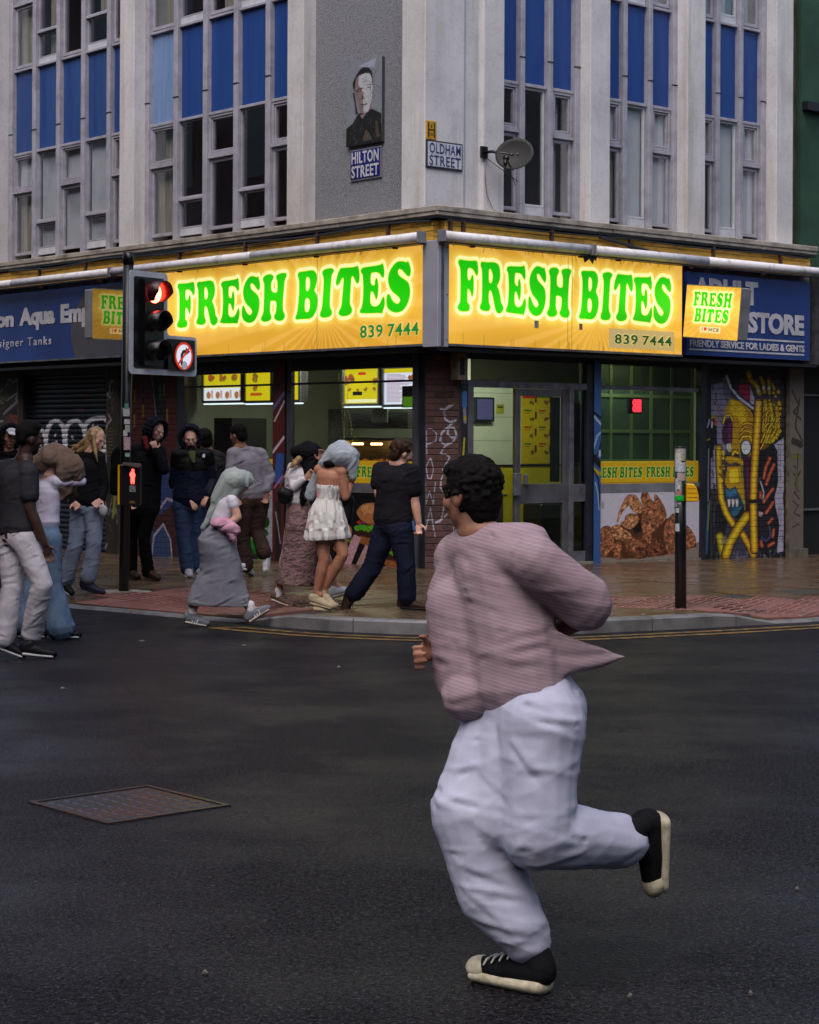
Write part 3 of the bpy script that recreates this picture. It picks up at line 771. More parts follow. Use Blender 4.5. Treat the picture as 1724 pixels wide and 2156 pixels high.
course = .075; rot = Matrix.Rotation(ang, 4, 'Z')
for r in range(36):
    z = -.04+r*course
    cuts = [0, .105, .33, wlen] if r % 2 else [0, .215, wlen]
    for i, (a, b) in enumerate(zip(cuts[:-1], cuts[1:])):
        w_ = b-a-.010; me = brick_mesh(('p', round(w_, 3)), w_, .03, .065, PBR)
        v = Vector((P0[0], P0[1], 0))+dv*(a+.005)+nv*(.010+random.uniform(-.002,.002)); v.z = z
        o = bpy.data.objects.new('brick', me); col.objects.link(o); o.parent = pier; o.matrix_local = Matrix.Translation(v) @ rot
# cctv / alarm box on the pier
ab_ = thing('junction_box', 'pale box fixed high on the brick pier right under the sign corner', 'junction box', 'R', (.2, .12, 2.35))
mb = MB('R'); mb.box(.165, .30, .0, .14, 2.34, 2.66); mb.build('casing', M('yellowed_box', rgb(128,118,92), .7, rgb(70,62,48), 12), ab_, bevel=.006)
mb = MB('R'); mb.box(.20, .26, .14, .15, 2.40, 2.6); mb.build('soot_mark', BLACK, ab_)

# ------------------------------------------------------------------ display letters of the takeaway
GLYPH = {'F':(0.322,0.596,[[(9,579),(30,594),(77,590),(184,586),(268,595),(306,596),(322,516),(320,445),(305,420),(287,435),(251,485),(203,509),(167,506),(151,479),(150,392),(171,358),(198,364),(219,413),(233,430),(245,415),(252,336),(250,240),(235,177),(220,181),(204,237),(168,268),(151,260),(149,120),(158,99),(188,79),(191,44),(176,12),(128,1),(51,0),(10,18),(0,43),(10,70),(39,97),(44,167),(45,368),(40,499),(18,528),(6,553)]]),'R':(0.378,0.608,[[(11,590),(35,604),(108,598),(205,608),(266,601),(309,569),(325,490),(322,418),(298,364),(274,336),(276,318),(299,293),(330,197),(336,135),(374,92),(378,57),(349,16),(307,0),(270,16),(248,51),(226,138),(201,226),(177,269),(152,272),(140,240),(139,134),(166,82),(166,47),(136,23),(75,21),(15,35),(0,57),(8,88),(32,120),(37,270),(36,446),(30,516),(9,550)],[(151,532),(181,516),(206,456),(206,412),(192,367),(170,350),(146,364),(139,408),(139,496)]]),'E':(0.333,0.631,[[(12,566),(36,599),(179,602),(279,610),(304,631),(320,576),(328,487),(312,441),(293,458),(261,510),(217,525),(161,526),(145,494),(143,405),(158,370),(187,353),(203,372),(205,426),(224,454),(240,419),(250,339),(244,249),(232,194),(219,185),(204,220),(191,264),(163,294),(144,279),(139,172),(151,119),(189,94),(233,96),(270,125),(295,180),(320,217),(332,182),(333,101),(314,46),(296,0),(271,12),(146,16),(22,23),(0,40),(3,58),(28,95),(43,167),(51,328),(44,452),(37,514),(16,540)]]),'S':(0.305,0.607,[[(164,607),(215,599),(251,583),(272,601),(285,569),(305,506),(305,452),(290,415),(267,422),(228,466),(190,509),(158,518),(142,497),(152,443),(203,401),(255,367),(287,324),(300,252),(294,179),(269,96),(219,26),(155,0),(92,6),(35,40),(5,84),(0,155),(8,219),(24,233),(46,212),(72,150),(116,107),(148,101),(176,128),(173,164),(135,207),(77,249),(39,310),(20,381),(23,454),(50,518),(94,575),(132,600)]]),'H':(0.412,0.598,[[(28,553),(48,581),(99,598),(164,598),(200,572),(200,540),(164,502),(162,401),(185,371),(217,357),(256,361),(269,389),(268,499),(242,543),(248,575),(294,594),(359,598),(411,590),(412,553),(379,505),(367,376),(351,210),(356,119),(389,74),(382,28),(337,0),(278,1),(219,30),(213,66),(245,104),(254,224),(244,250),(205,262),(159,264),(147,236),(145,109),(174,64),(161,23),(103,2),(39,3),(0,29),(2,61),(38,103),(47,231),(55,486),(32,521)]]),'B':(0.353,0.59,[[(33,551),(53,582),(146,582),(244,590),(300,576),(334,526),(338,466),(320,397),(296,344),(308,319),(340,277),(353,201),(335,114),(304,52),(261,12),(199,0),(100,5),(27,1),(0,13),(5,39),(29,74),(44,160),(61,331),(61,451),(54,501)],[(183,517),(218,502),(233,452),(231,392),(209,343),(184,333),(166,354),(161,439),(168,499)],[(179,260),(216,245),(232,195),(229,134),(211,91),(186,77),(155,92),(146,148),(150,233)]]),'I':(0.213,0.599,[[(31,558),(56,585),(119,599),(182,597),(213,577),(210,551),(182,523),(172,471),(156,280),(149,159),(160,107),(188,74),(179,30),(148,7),(73,0),(16,10),(0,40),(10,74),(32,110),(44,214),(57,387),(59,482),(44,524)]]),'T':(0.353,0.596,[[(68,585),(106,583),(208,580),(285,580),(323,596),(343,544),(353,457),(344,396),(325,379),(299,393),(273,453),(247,482),(228,459),(222,363),(211,206),(209,136),(244,85),(240,41),(206,14),(136,0),(72,8),(44,33),(44,63),(71,95),(88,130),(102,270),(120,445),(107,474),(82,451),(57,406),(25,377),(6,386),(0,421),(18,491),(43,544)]])}

def word_layout(word, x0, x1, zb, zt, gap=34):
    """-> list of (loops in metres)"""
    W = sum((GLYPH[c][0]*1000 if c != ' ' else 110)+gap for c in word)-gap
    sx = (x1-x0)/W; out = []; x = 0
    for c in word:
        if c == ' ': x += 110+gap; continue
        w, h, loops = GLYPH[c]; sz = (zt-zb)/(h*1000)
        out.append([[(x0+(x+a)*sx, zb+b*sz) for a, b in lp] for lp in loops]); x += w*1000+gap
    return out
def smooth_loop(lp):
    out = []; n = len(lp)
    for i in range(n):
        a, b = lp[i], lp[(i+1) % n]; out += [(a[0]*.75+b[0]*.25, a[1]*.75+b[1]*.25), (a[0]*.25+b[0]*.75, a[1]*.25+b[1]*.75)]
    return out
def glyph_mask_dist(cv, letters):
    ins = np.zeros(cv.X.shape, bool); d = np.full(cv.X.shape, 1e9, np.float32)
    for loops in letters:
        loops = [smooth_loop(l) for l in loops]
        xs = [p[0] for l in loops for p in l]; ys = [p[1] for l in loops for p in l]; m = .16
        dx = (cv.x1-cv.x0)/cv.W; dy = (cv.y1-cv.y0)/cv.H
        i0 = max(0, int((min(xs)-m-cv.x0)/dx)); i1 = min(cv.W, int((max(xs)+m-cv.x0)/dx)+1)
        j0 = max(0, int((min(ys)-m-cv.y0)/dy)); j1 = min(cv.H, int((max(ys)+m-cv.y0)/dy)+1)
        if i1 <= i0 or j1 <= j0: continue
        sub = Canvas.__new__(Canvas); sub.X = cv.X[j0:j1, i0:i1]; sub.Y = cv.Y[j0:j1, i0:i1]
        r = np.zeros(sub.X.shape, bool); dd = np.full(sub.X.shape, 1e9)
        for l in loops: r ^= Canvas.inside(sub, l); dd = np.minimum(dd, Canvas.dist(sub, l+[l[0]]))
        ins[j0:j1, i0:i1] |= r; d[j0:j1, i0:i1] = np.minimum(d[j0:j1, i0:i1], dd)
    return ins, np.where(ins, -d, d)
def lowfreq(cv, seed, nx, ny):
    g = np.random.default_rng(seed).random((ny, nx)); yy = np.linspace(0, ny-1.001, cv.H); xx = np.linspace(0, nx-1.001, cv.W)
    yi = yy.astype(int); xi = xx.astype(int); fy = (yy-yi)[:, None]; fx = (xx-xi)[None]; fy = fy*fy*(3-2*fy); fx = fx*fx*(3-2*fx)
    a = g[yi][:, xi]; b = g[yi][:, xi+1]; c = g[yi+1][:, xi]; d = g[yi+1][:, xi+1]
    return (a*(1-fx)+b*fx)*(1-fy)+(c*(1-fx)+d*fx)*fy
def sign_canvas(W, H, rows, res=.005, ray=(0,0), seed=1, lit=1., halo=.05, tubes=True):
    cv = Canvas(0, W, 0, H, int(W/res))
    letters = [g for (w, x0, x1, zb, zt) in rows for g in word_layout(w, x0, x1, zb, zt)]
    ins, sd = glyph_mask_dist(cv, letters)
    L = .55*np.exp(-((cv.Y-H*.55)/(H*.36))**2)+.45*lowfreq(cv, seed, max(3, int(W*1.3)), 4)+.1
    L = np.clip(L, 0, 1)*(.75+.25*lowfreq(cv, seed+5, int(W*3)+2, 3))
    ang = np.arctan2(cv.Y-ray[1], cv.X-ray[0]); rays = .5+.5*np.sin(ang*34+1.5*np.sin(ang*7)); rays = np.clip((rays-.45)*3, 0, 1)
    c0 = np.array([.74,.52,.13]); c1 = np.array([1.0,.79,.30]); cr = np.array([.99,.77,.46])
    base = c0+(c1-c0)*L[..., None]; base = base+(cr-base)*(rays*.30)[..., None]
    glow = np.clip(1-np.maximum(sd-halo, 0)/(halo*2.2), 0, 1)**1.6
    base = base+(np.array([1.,.93,.40])-base)*(glow*(.2+.65*L))[..., None]
    a = cv.px*1.2
    hm = np.clip((halo-sd)/(a*2)+.5, 0, 1)[..., None]; hc = np.array([1.,.95,.55])+(np.array([1.,1.,.86])-np.array([1.,.95,.55]))*L[..., None]
    base = base+(hc-base)*hm*.95
    im_ = np.clip((halo*.22-sd)/(a*2)+.5, 0, 1)[..., None]; base = base+(np.array([.97,.92,.25])-base)*im_*.7
    gm = np.clip((-sd)/(a)+.5, 0, 1)[..., None]; gc = np.array([.0,.56,.01])+(np.array([.18,.86,.03])-np.array([.0,.56,.01]))*np.clip(L*1.15, 0, 1)[..., None]
    base = base+(gc-base)*gm
    cv.a[..., :3] = np.clip(base*lit, 0, 1); cv.a[..., 3] = 1
    return cv

# ------------------------------------------------------------------ the two lit fascia signs
CLAD = M('grey_sign_cladding', rgb(160,162,176), .5, rgb(146,148,160), 3)
GREEN_E = M_emit('green_lit_digits', rgb(20,120,50), .9, (.02,.1,.02)); GREEN_D = M('green_digits', rgb(20,110,60), .5)
CREAM_E = M_emit('cream_lit_outline', rgb(240,215,110), .85, (.3,.28,.2))
def fascia(side, s_near, s_far, label, text_near, text_far, ray, digits, seams, seed):
    W = s_far-s_near; z0, z1 = 2.745, 3.885; H = z1-z0
    th = thing('shop_sign', label, 'shop sign', side, (s_near, .35, z0))
    mb = MB(side); mb.box(s_near, s_far, .0, .345, z0-.03, z1+.02); mb.build('casing', METGREY, th)
    mb = MB(side); mb.box(s_near, s_far, .345, .37, z0-.028, z0-.001); mb.box(s_near, s_far, .345, .362, z1+.001, z1+.02); mb.build('trim', ALUD, th)
    left = s_near if side == 'R' else s_far
    def X(s): return (s-s_near) if side == 'R' else (s_far-s)
    f0, f1 = sorted((X(text_near), X(text_far)))
    k = (f1-f0)/3.697
    pos = dict(F=(0,.32),R=(.35,.73),E=(.77,1.10),S=(1.14,1.44),H=(1.46,1.87),B=(2.01,2.36),I=(2.39,2.60),T=(2.63,2.98),E2=(2.982,3.339),S2=(3.363,3.697))
    rows = [(n[0], f0+a*k, f0+b*k, 3.125-z0, 3.725-z0) for n, (a, b) in pos.items()]
    cv = sign_canvas(W, H, rows, .0055, (f0+ray*k, .42), seed)
    for sx in seams: cv.line([(sx, 0), (sx+.004, H)], .010, (.45,.36,.12), .6, 2)
    for _ in range(46):
        x = rng.random()*W; cv.line([(x, H), (x+rng.normal(0,.01), H-.008-.05*rng.random()**3)], .008, (.3,.22,.1), .6, 3)
    for _ in range(14):
        x = rng.random()*W; cv.line([(x, 0), (x+rng.normal(0,.01), .04+.1*rng.random())], .012, (.5,.36,.12), .4, 3)
    o = picture('sign_face', cv, th, side, left, .35, z0, W, H, .004, .35, emit=.94)
    d0, d1, dzb, dzt = digits
    if side == 'R':
        pm = MB(side); pm.box(2.50, 3.72, .354, .356, 2.79, 3.03); pm.build('pale_patch', M_emit('pale_patch', rgb(206,176,104), .62, (.25,.22,.14)), th)
    for word, u0, u1 in (('839', 0, .395), ('7444', .48, 1)):
        e0, e1 = d0+(d1-d0)*u0, d0+(d1-d0)*u1
        lettering(word, th, side, e0, e1, .358, dzb-.008, dzt+.008, CREAM_E, .045, 'lettering_outline', .002, 1.12)
        lettering(word, th, side, e0, e1, .361, dzb, dzt, GREEN_E if side == 'L' else GREEN_D, .022, 'lettering', .002, 1.12)
    return th
sL = fascia('L', -.085, 5.48, 'wide lit yellow FRESH BITES fascia sign left of the grey corner post', .124, 4.932, 2.45, (1.03, -.035, 2.845, 3.0), [3.6], 3)
sR = fascia('R', -.175, 3.87, 'lit yellow FRESH BITES fascia sign over the glass door, right of the corner post', -.04, 3.657, 2.35, (2.60, 3.66, 2.84, 2.965), [1.95, 2.02], 9)
# stickers on the right sign
for s, z, w, h, c, lab in ((1.20, 2.98, .07, .09, rgb(150,160,140), 'st'), (1.97, 2.99, .055, .075, rgb(150,120,120), 'st')):
    mb = MB('R'); mb.box(s, s+w, .355, .357, z, z+h); mb.build('sticker', M('sticker_%d' % int(s*10), c, .6, tuple(x*.4 for x in c), 60), sR)
# grey corner post between the signs
cp = thing('corner_post', 'plain grey metal cladding post between the two lit signs at the corner', 'cladding', 'R', (-.35, .35, 2.7))
mb = MB('R'); mb.prism([(-.352,-.352),(-.178,-.352),(-.178,-.05),(-.05,-.05),(-.05,-.087),(-.352,-.087)], 2.70, 3.93); mb.build('cladding', CLAD, cp, bevel=.008)
mb = MB('R'); mb.box(-.30, -.26, .352, .358, 2.72, 3.9); mb.build('seam_strip', ALUD, cp)
for z in (2.78, 3.3, 3.84):
    mb = MB('R'); mb.box(-.215, -.203, .352, .358, z, z+.012); mb.build('screw', DARK, cp)

# ------------------------------------------------------------------ awning cassettes
def awning(side, s0, s1, label, joints, hood=None):
    th = thing('awning_casing', label, 'awning', side, (s0, .42, 3.95))
    cuts = [s0]+joints+[s1]
    for a, b in zip(cuts[:-1], cuts[1:]):
        mb = MB(side); mb.tube([fl(side, a+.004, .44, 3.97), fl(side, b-.004, .44, 3.97)], .058, 14); mb.build('roller_tube', AWN, th, smooth=True)
    mb = MB(side); mb.box(s0+.03, s1-.03, .36, .435, 3.89, 3.905); mb.build('front_rail', ALUD, th)
    for s in (s0-.012, s1): mb = MB(side); mb.box(s, s+.012, .36, .505, 3.90, 4.035); mb.build('end_cap', METGREY, th, bevel=.004)
    n = int((s1-s0)/1.2)
    for i in range(n):
        s = s0+.5+i*(s1-s0-.6)/max(n-1, 1)
        mb = MB(side); mb.box(s, s+.05, .2, .40, 3.87, 3.90); mb.build('arm_bracket', RUST, th)
awning('L', -.15, 6.4, 'long white rolled awning casing above the left lit sign', [3.1])
awning('L', 6.45, 12, 'white rolled awning casing above the blue aquarium shop sign', [9.2])
awning('R', -.36, 2.05, 'white rolled awning casing above the right lit sign, next to the corner', [])
awning('R', 2.12, 8.6, 'white rolled awning casing running above the adult store sign to the right edge', [4.25])
# torn black strip hanging at the joint
tn = thing('torn_plastic', 'torn black plastic hanging from the awning joint over the right sign', 'plastic scrap', 'R', (2.0, .4, 3.85))
mb = MB('R'); mb.add([fl('R', *q) for q in ((1.93,.40,3.92),(2.22,.40,3.92),(2.20,.41,3.84),(2.15,.42,3.86),(2.13,.42,3.80),(2.07,.42,3.86),(2.0,.41,3.81),(1.97,.41,3.88))]+[fl('R', *q) for q in ((1.93,.41,3.92),(2.22,.41,3.92),(2.20,.42,3.84),(2.15,.43,3.86),(2.13,.43,3.80),(2.07,.43,3.86),(2.0,.42,3.81),(1.97,.42,3.88))],
       [tuple(range(8)), tuple(reversed(range(8, 16)))]+[(i, (i+1)%8, 8+(i+1)%8, 8+i) for i in range(8)]); mb.build('strip', BLACK, tn)

# ------------------------------------------------------------------ blue shop signs either side
BLUES = M('blue_sign_board', rgb(34,62,132), .45, rgb(24,46,104), 1.2, .4, .75, stretch=(1,1,.5)); GREYS = M('grey_sign_field', rgb(78,78,86), .5, rgb(66,66,74), 3)
aq = thing('shop_sign', 'blue aquarium shop sign with white Aqua lettering at the left edge', 'shop sign', 'L', (5.9, .3, 2.8))
mb = MB('L'); mb.box(6.38, 12, .0, .30, 2.80, 3.835); mb.build('board', BLUES, aq)
mb = MB('L'); mb.box(6.38, 12, .30, .315, 2.775, 2.80); mb.build('trim', ALUD, aq)
mb = MB('L'); arc = [(7.62-.0, 2.801), (7.70, 2.95), (7.745, 3.08), (7.75, 3.22), (7.72, 3.36), (7.62, 3.52), (7.42, 3.70), (7.2, 3.80), (6.382, 3.80), (6.382, 2.801)]
mb.add([fl('L', s, .303, z) for s, z in arc]+[fl('L', s, .30, z) for s, z in arc], [tuple(range(10)), tuple(reversed(range(10, 20)))]+[(i, (i+1)%10, 10+(i+1)%10, 10+i) for i in range(10)]); mb.build('grey_field', GREYS, aq)
lettering('Aquarium', aq, 'L', 12, 9.41, .306, 3.33, 3.60, WHITE_L, .05, 'lettering') if 0 else None
lettering('on', aq, 'L', 9.95, 9.41, .306, 3.325, 3.50, WHITE_L, .055, 'lettering')
lettering('Aqua', aq, 'L', 9.24, 8.20, .306, 3.25, 3.60, WHITE_L, .05, 'lettering')
lettering('Emp', aq, 'L', 8.03, 7.20, .306, 3.24, 3.60, WHITE_L, .05, 'lettering')
lettering('esigner Tanks', aq, 'L', 10.0, 8.30, .306, 2.98, 3.145, WHITE_L, .0, 'lettering', space=1.3)
ad = thing('shop_sign', 'blue ADULT STORE sign with white letters behind the small projecting sign', 'shop sign', 'R', (5.2, .3, 2.8))
mb = MB('R'); mb.box(4.03, 6.60, .0, .30, 2.75, 3.83); mb.build('board', BLUES, ad)
lettering('ADULT', ad, 'R', 4.16, 5.46, .306, 3.45, 3.77, WHITE_L, .045)
lettering('SUPERSTORE', ad, 'R', 4.16, 6.46, .306, 3.085, 3.37, WHITE_L, .05)
lettering('FRIENDLY SERVICE FOR LADIES & GENTS', ad, 'R', 4.08, 6.47, .306, 2.86, 2.955, WHITE_L, .03)
for z in (2.99, 2.815):
    mb = MB('R'); mb.box(4.08, 6.47, .30, .305, z, z+.022); mb.build('stripe', WHITE_L, ad)

# ------------------------------------------------------------------ projecting box signs
def proj_sign(side, s, p0, label, emit, rot, ztop):
    """box sign hung square to the wall: face looks back towards the corner"""
    th = thing('projecting_sign', label, 'projecting sign', side, (s, p0, ztop-.66), group='small projecting FRESH BITES box signs')
    W_, H_, T_ = .89, .66, .21
    mb = MB(side); mb.box(s+.004, s+T_, p0, p0+W_, ztop-H_, ztop); cas = mb.build('casing', METGREY, th, bevel=.01)
    mb = MB(side); mb.box(s-.002, s+.02, p0, p0+W_, ztop-H_-.012, ztop-H_); mb.box(s-.002, s+.02, p0, p0+W_, ztop, ztop+.012); mb.build('trim', ALUD, th)
    lit = 1.0 if emit else .82
    cv = sign_canvas(W_, H_, [('FRESH', .13, .76, .40, .585), ('BITES', .16, .72, .20, .375)], .004, (.45, .3), 4, lit, .022)
    H2 = [(.335,.118),(.36,.085),(.385,.118),(.38,.135),(.367,.137),(.36,.127),(.353,.137),(.34,.135)]
    cv.poly([(.27,.07),(.61,.07),(.61,.15),(.27,.15)], (.93,.86,.68), .8, 2); cv.poly(H2, (.85,.12,.1), 1, 1)
    for q in (([(.31,.09),(.31,.13)],), ([(.42,.09),(.42,.13),(.445,.1),(.47,.13),(.47,.09)],), ([(.53,.127),(.505,.13),(.49,.11),(.505,.09),(.53,.093)],), ([(.55,.09),(.55,.13),(.575,.125),(.575,.113),(.55,.108),(.578,.09)],)): cv.line(q[0], .009, (.25,.2,.15), .9, 1)
    # the face: its picture x runs so that the words read from the corner side
    me = bpy.data.meshes.new('sign_face'); t = .004
    me.from_pydata([(0,0,0),(W_,0,0),(W_,0,H_),(0,0,H_),(0,t,0),(W_,t,0),(W_,t,H_),(0,t,H_)], [], [(0,1,2,3),(5,4,7,6),(4,5,1,0),(3,2,6,7),(4,0,3,7),(1,5,6,2)])
    o = bpy.data.objects.new('sign_face', me); col.objects.link(o); o.parent = th
    v = fl(side, s, p0 if side == 'R' else p0+W_, ztop-H_)-ORG[th.name]
    if side == 'R': rz = R(-90)      # picture x -> out of the wall
    else: rz = R(90)
    o.matrix_local = Matrix.Translation(v) @ Matrix.Rotation(rz, 4, 'Z')
    me.materials.append(M_paint('sign_face_print', cv.image('projecting_sign'), o, W_, H_, rough=.4, emit=emit, gain=1., var=.1))
    mb = MB(side); mb.box(s+.08, s+.12, p0-.5, p0, ztop-.5, ztop-.46); mb.box(s+.08, s+.12, p0-.5, p0, ztop-.2, ztop-.16); mb.build('bracket', DARK, th)
    th.matrix_world = th.matrix_world @ rot
    return th
proj_sign('R', 3.86, .38, 'small lit yellow FRESH BITES box sign sticking out before the adult store sign', 1.0, Matrix.Rotation(R(5.5), 4, 'X'), 3.64)
proj_sign('L', 5.52, .42, 'small unlit FRESH BITES box sign sticking out beside the blue aquarium sign', 0, Matrix.Identity(4), 3.635)

# ------------------------------------------------------------------ shopfront, left wall
shop = thing('shopfront', 'dark framed glass shopfront of the takeaway with windows, yellow lettered bands and glass door', 'shopfront', 'R', (.0, .0, 0))
def sp_build(side, name, mb, mat, bevel=0):
    a = np.array(mb.v); org = Vector(((a[:,0].min()+a[:,0].max())/2, (a[:,1].min()+a[:,1].max())/2, a[:,2].min()))
    o = bpy.data.objects.new(name, mb.mesh(name, mat, org, bevel=bevel)); col.objects.link(o); o.parent = shop
    o.matrix_local = FR['R'].inverted() @ FR[side] @ Matrix.Translation(org); ORG[o.name] = org; SIDE[o.name] = side
    return o
def sb(side, name, mat, *b, bevel=0):
    mb = MB(side); mb.box(*b); return sp_build(side, name, mb, mat, bevel)
def sub(parent, name, mb, mat, bevel=0):
    a = np.array(mb.v); org = Vector(((a[:,0].min()+a[:,0].max())/2, (a[:,1].min()+a[:,1].max())/2, a[:,2].min()))
    o = bpy.data.objects.new(name, mb.mesh(name, mat, org, bevel=bevel)); col.objects.link(o); o.parent = parent
    o.matrix_local = Matrix.Translation(org-ORG[parent.name]); ORG[o.name] = org; SIDE[o.name] = SIDE[parent.name]; return o
POSTD = M('dark_blue_post', rgb(38,40,54), .45, rgb(20,20,28), 6, bs=.1)
POSTG = M('grey_alu_post', rgb(84,84,92), .4, rgb(50,50,58), 5, metal=.3, stretch=(1,1,.3))
# posts (run down to the ground that falls away to the left)
sb('L', 'post', POSTG, .36, .455, -.06, .03, -.0, 2.66, bevel=.004); sb('L', 'post', POSTD, .257, .355, -.06, .0, -.0, 2.66, bevel=.004)
sb('L', 'post', POSTG, 2.85, 2.95, -.06, .0, -.15, 2.66, bevel=.004)
sb('L', 'post', POSTD, 5.27, 5.44, -.06, .0, -.2, 2.66, bevel=.004)
for s0, s1 in ((.46, 2.845), (3.215, 5.265)):
    sb('L', 'header', DARK, s0, s1, -.06, -.005, 2.50, 2.655)
    sb('L', 'transom_bar', DARK, s0, s1, -.05, -.0, 2.325, 2.352, bevel=.003)
    g = MB('L'); g.box(s0, s1, -.035, -.028, 1.10, 2.32); o = sp_build('L', 'window_glass', g, GLASS_SH)
    g = MB('L'); g.box(s0, s1, -.035, -.028, 2.355, 2.498); sp_build('L', 'window_glass', g, GLASS_SH)
    sb('L', 'rail', ALUD, s0, s1, -.05, -.0, .985, 1.095)
    sb('L', 'stallriser', DARK, s0, s1, -.12, -.03, -.15, .98); sb('L', 'plinth', CONC, s0, s1, -.05, .02, -.2, .05)
BANDY = (.93,.75,.10); BG = (.05,.55,.12)
def band(side, left_s, w, z0, h, words, p):
    cv = Canvas(0, w, 0, h, int(w/.005), BANDY)
    for word, x0, x1 in words:
        ins, sd = glyph_mask_dist(cv, word_layout(word, x0, x1, .075, h-.075))
        cv.over(np.clip((.014-sd)/.006, 0, 1), (.97,.90,.45)); cv.over(np.clip(-sd/.005+.5, 0, 1), BG)
    cv.line([(0,.012),(w,.012)], .012, (.75,.55,.1)); cv.line([(0,h-.01),(w,h-.01)], .01, (.98,.85,.3))
    return picture('lettered_band', cv, shop if side == 'R' else None, side, left_s, p, z0, w, h, .003, .35, var=.12, gain=.9)
def reparent(o, side, parent):
    m = o.matrix_world.copy(); o.parent = parent; o.matrix_local = parent.matrix_world.inverted() @ m
bandR = band('R', 2.715, 1.93, 1.085, .287, [('FRESH BITES', -.12, .82), ('FRESH BITES', .90, 1.83)], -.02)
def lpic(name, cv, s_left, p, z0, w, h, **k):
    """a sheet on the left wall, parented to the shopfront"""
    t = bpy.data.objects.new('tmp', None); col.objects.link(t); t.matrix_world = FR['L']; ORG['tmp'] = Vector((0,0,0)); SIDE['tmp'] = 'L'
    bpy.context.view_layer.update()
    o = picture(name, cv, t, 'L', s_left, p, z0, w, h, **k)
    ml = FR['R'].inverted() @ FR['L'] @ Matrix.Translation(ORG[o.name])
    o.parent = shop; o.matrix_local = ml; bpy.data.objects.remove(t); return o
def bandL(left_s, w, words):
    h = .275; cv = Canvas(0, w, 0, h, int(w/.005), BANDY)
    for word, x0, x1 in words:
        ins, sd = glyph_mask_dist(cv, word_layout(word, x0, x1, .07, h-.07))
        cv.over(np.clip((.014-sd)/.006, 0, 1), (.97,.90,.45)); cv.over(np.clip(-sd/.005+.5, 0, 1), BG)
    return lpic('lettered_band', cv, left_s, -.02, 1.10, w, h, thick=.003, rough=.35, var=.12, gain=.9)
bandL(2.845, 2.385, [('FRESH BITES', .10, 1.05), ('FRESH BITES', 1.30, 2.28)]); bandL(5.265, 2.05, [('FRESH BITES', .05, .98), ('FRESH BITES', 1.08, 2.02)])
# burger poster (right half of the left wall) and a salad one
def blob(cv, cx, cy, rx, ry, c, n=9, j=.25, seed=0, alpha=1, soft=2):
    g = np.random.default_rng(seed); pts = [(cx+rx*math.cos(t)*(1+j*g.uniform(-1,1)), cy+ry*math.sin(t)*(1+j*g.uniform(-1,1))) for t in np.linspace(0, 2*math.pi, n, endpoint=False)]
    cv.poly(smooth_loop(smooth_loop(pts)), c, alpha, soft)
def burger(cv, cx, cy, s, seed):
    g = np.random.default_rng(seed)
    blob(cv, cx, cy-.24*s, .34*s, .10*s, (.55,.33,.17), 12, .08, seed)                  # lower bun
    blob(cv, cx, cy-.13*s, .38*s, .075*s, (.20,.10,.07), 14, .15, seed+1)               # patty
    for k in range(9): blob(cv, cx+(-.36+.09*k)*s, cy-.05*s+.02*s*g.uniform(-1,1), .07*s, .05*s, (.30+.1*g.random(),.52+.15*g.random(),.12), 8, .4, seed+k)
    for k in range(6): blob(cv, cx+(-.3+.12*k)*s, cy+.02*s, .07*s, .03*s, (.40,.16,.38) if k % 2 else (.68,.18,.12), 8, .3, seed+20+k)
    blob(cv, cx, cy+.17*s, .37*s, .17*s, (.66,.42,.24), 14, .06, seed+3); blob(cv, cx-.08*s, cy+.23*s, .2*s, .07*s, (.78,.57,.38), 12, .1, seed+4, .7, 6)
    for k in range(26): cv.ell(cx+g.uniform(-.28,.28)*s, cy+g.uniform(.10,.29)*s, .010*s, .006*s, (.86,.76,.58))
cv = Canvas(0, 2.385, 0, .93, 480, (.035,.03,.04))
burger(cv, 1.62, .55, .80, 3); burger(cv, 2.02, .26, .62, 9); burger(cv, 1.05, .36, .55, 5)
cv.poly([(1.0,.0),(1.28,.42),(1.42,.38),(1.2,0)], (.72,.56,.60), 1, 2); cv.poly([(1.30,.02),(1.5,.30),(1.72,.22),(1.58,0)], (.70,.55,.56), 1, 2)
cv.poly([(.05,.0),(.05,.6),(.62,.6),(.45,0)], (.55,.57,.62), 1, 2)
for k in range(14): blob(cv, .35+.3*rng.random(), .2+.5*rng.random(), .08, .06, (.10,.35+.2*rng.random(),.10), 8, .4, k)
for k in range(5): blob(cv, .30+.25*rng.random(), .35+.3*rng.random(), .06, .05, (.70,.12,.08), 8, .2, k+40)
cv.grain(.12, 1, 3); lpic('poster', cv, 2.845, -.0, .05, 2.385, .93, thick=.01, rough=.35, var=.1)
cv = Canvas(0, 2.05, 0, .98, 400, (.60,.60,.65))
cv.poly([(0,0),(2.05,0),(2.05,.25),(0,.15)], (.12,.12,.12), 1, 2)
for k in range(30): blob(cv, 1.35+.6*rng.random(), .05+.62*rng.random(), .09, .07, (.07,.26+.25*rng.random(),.08), 8, .4, k+60)
for k in range(9): blob(cv, 1.35+.4*rng.random(), .4+.25*rng.random(), .08, .06, (.66,.10,.07), 9, .2, k+90)
for k in range(10): blob(cv, 1.8+.2*rng.random(), .02+.25*rng.random(), .05, .05, (.75,.62,.08), 8, .4, k+120)
blob(cv, .7, .35, .5, .25, (.55,.36,.2), 12, .2, 5); cv.grain(.1, 1, 4); lpic('poster', cv, 5.265, -.0, -.1, 2.05, 1.07, thick=.01, rough=.35, var=.1)
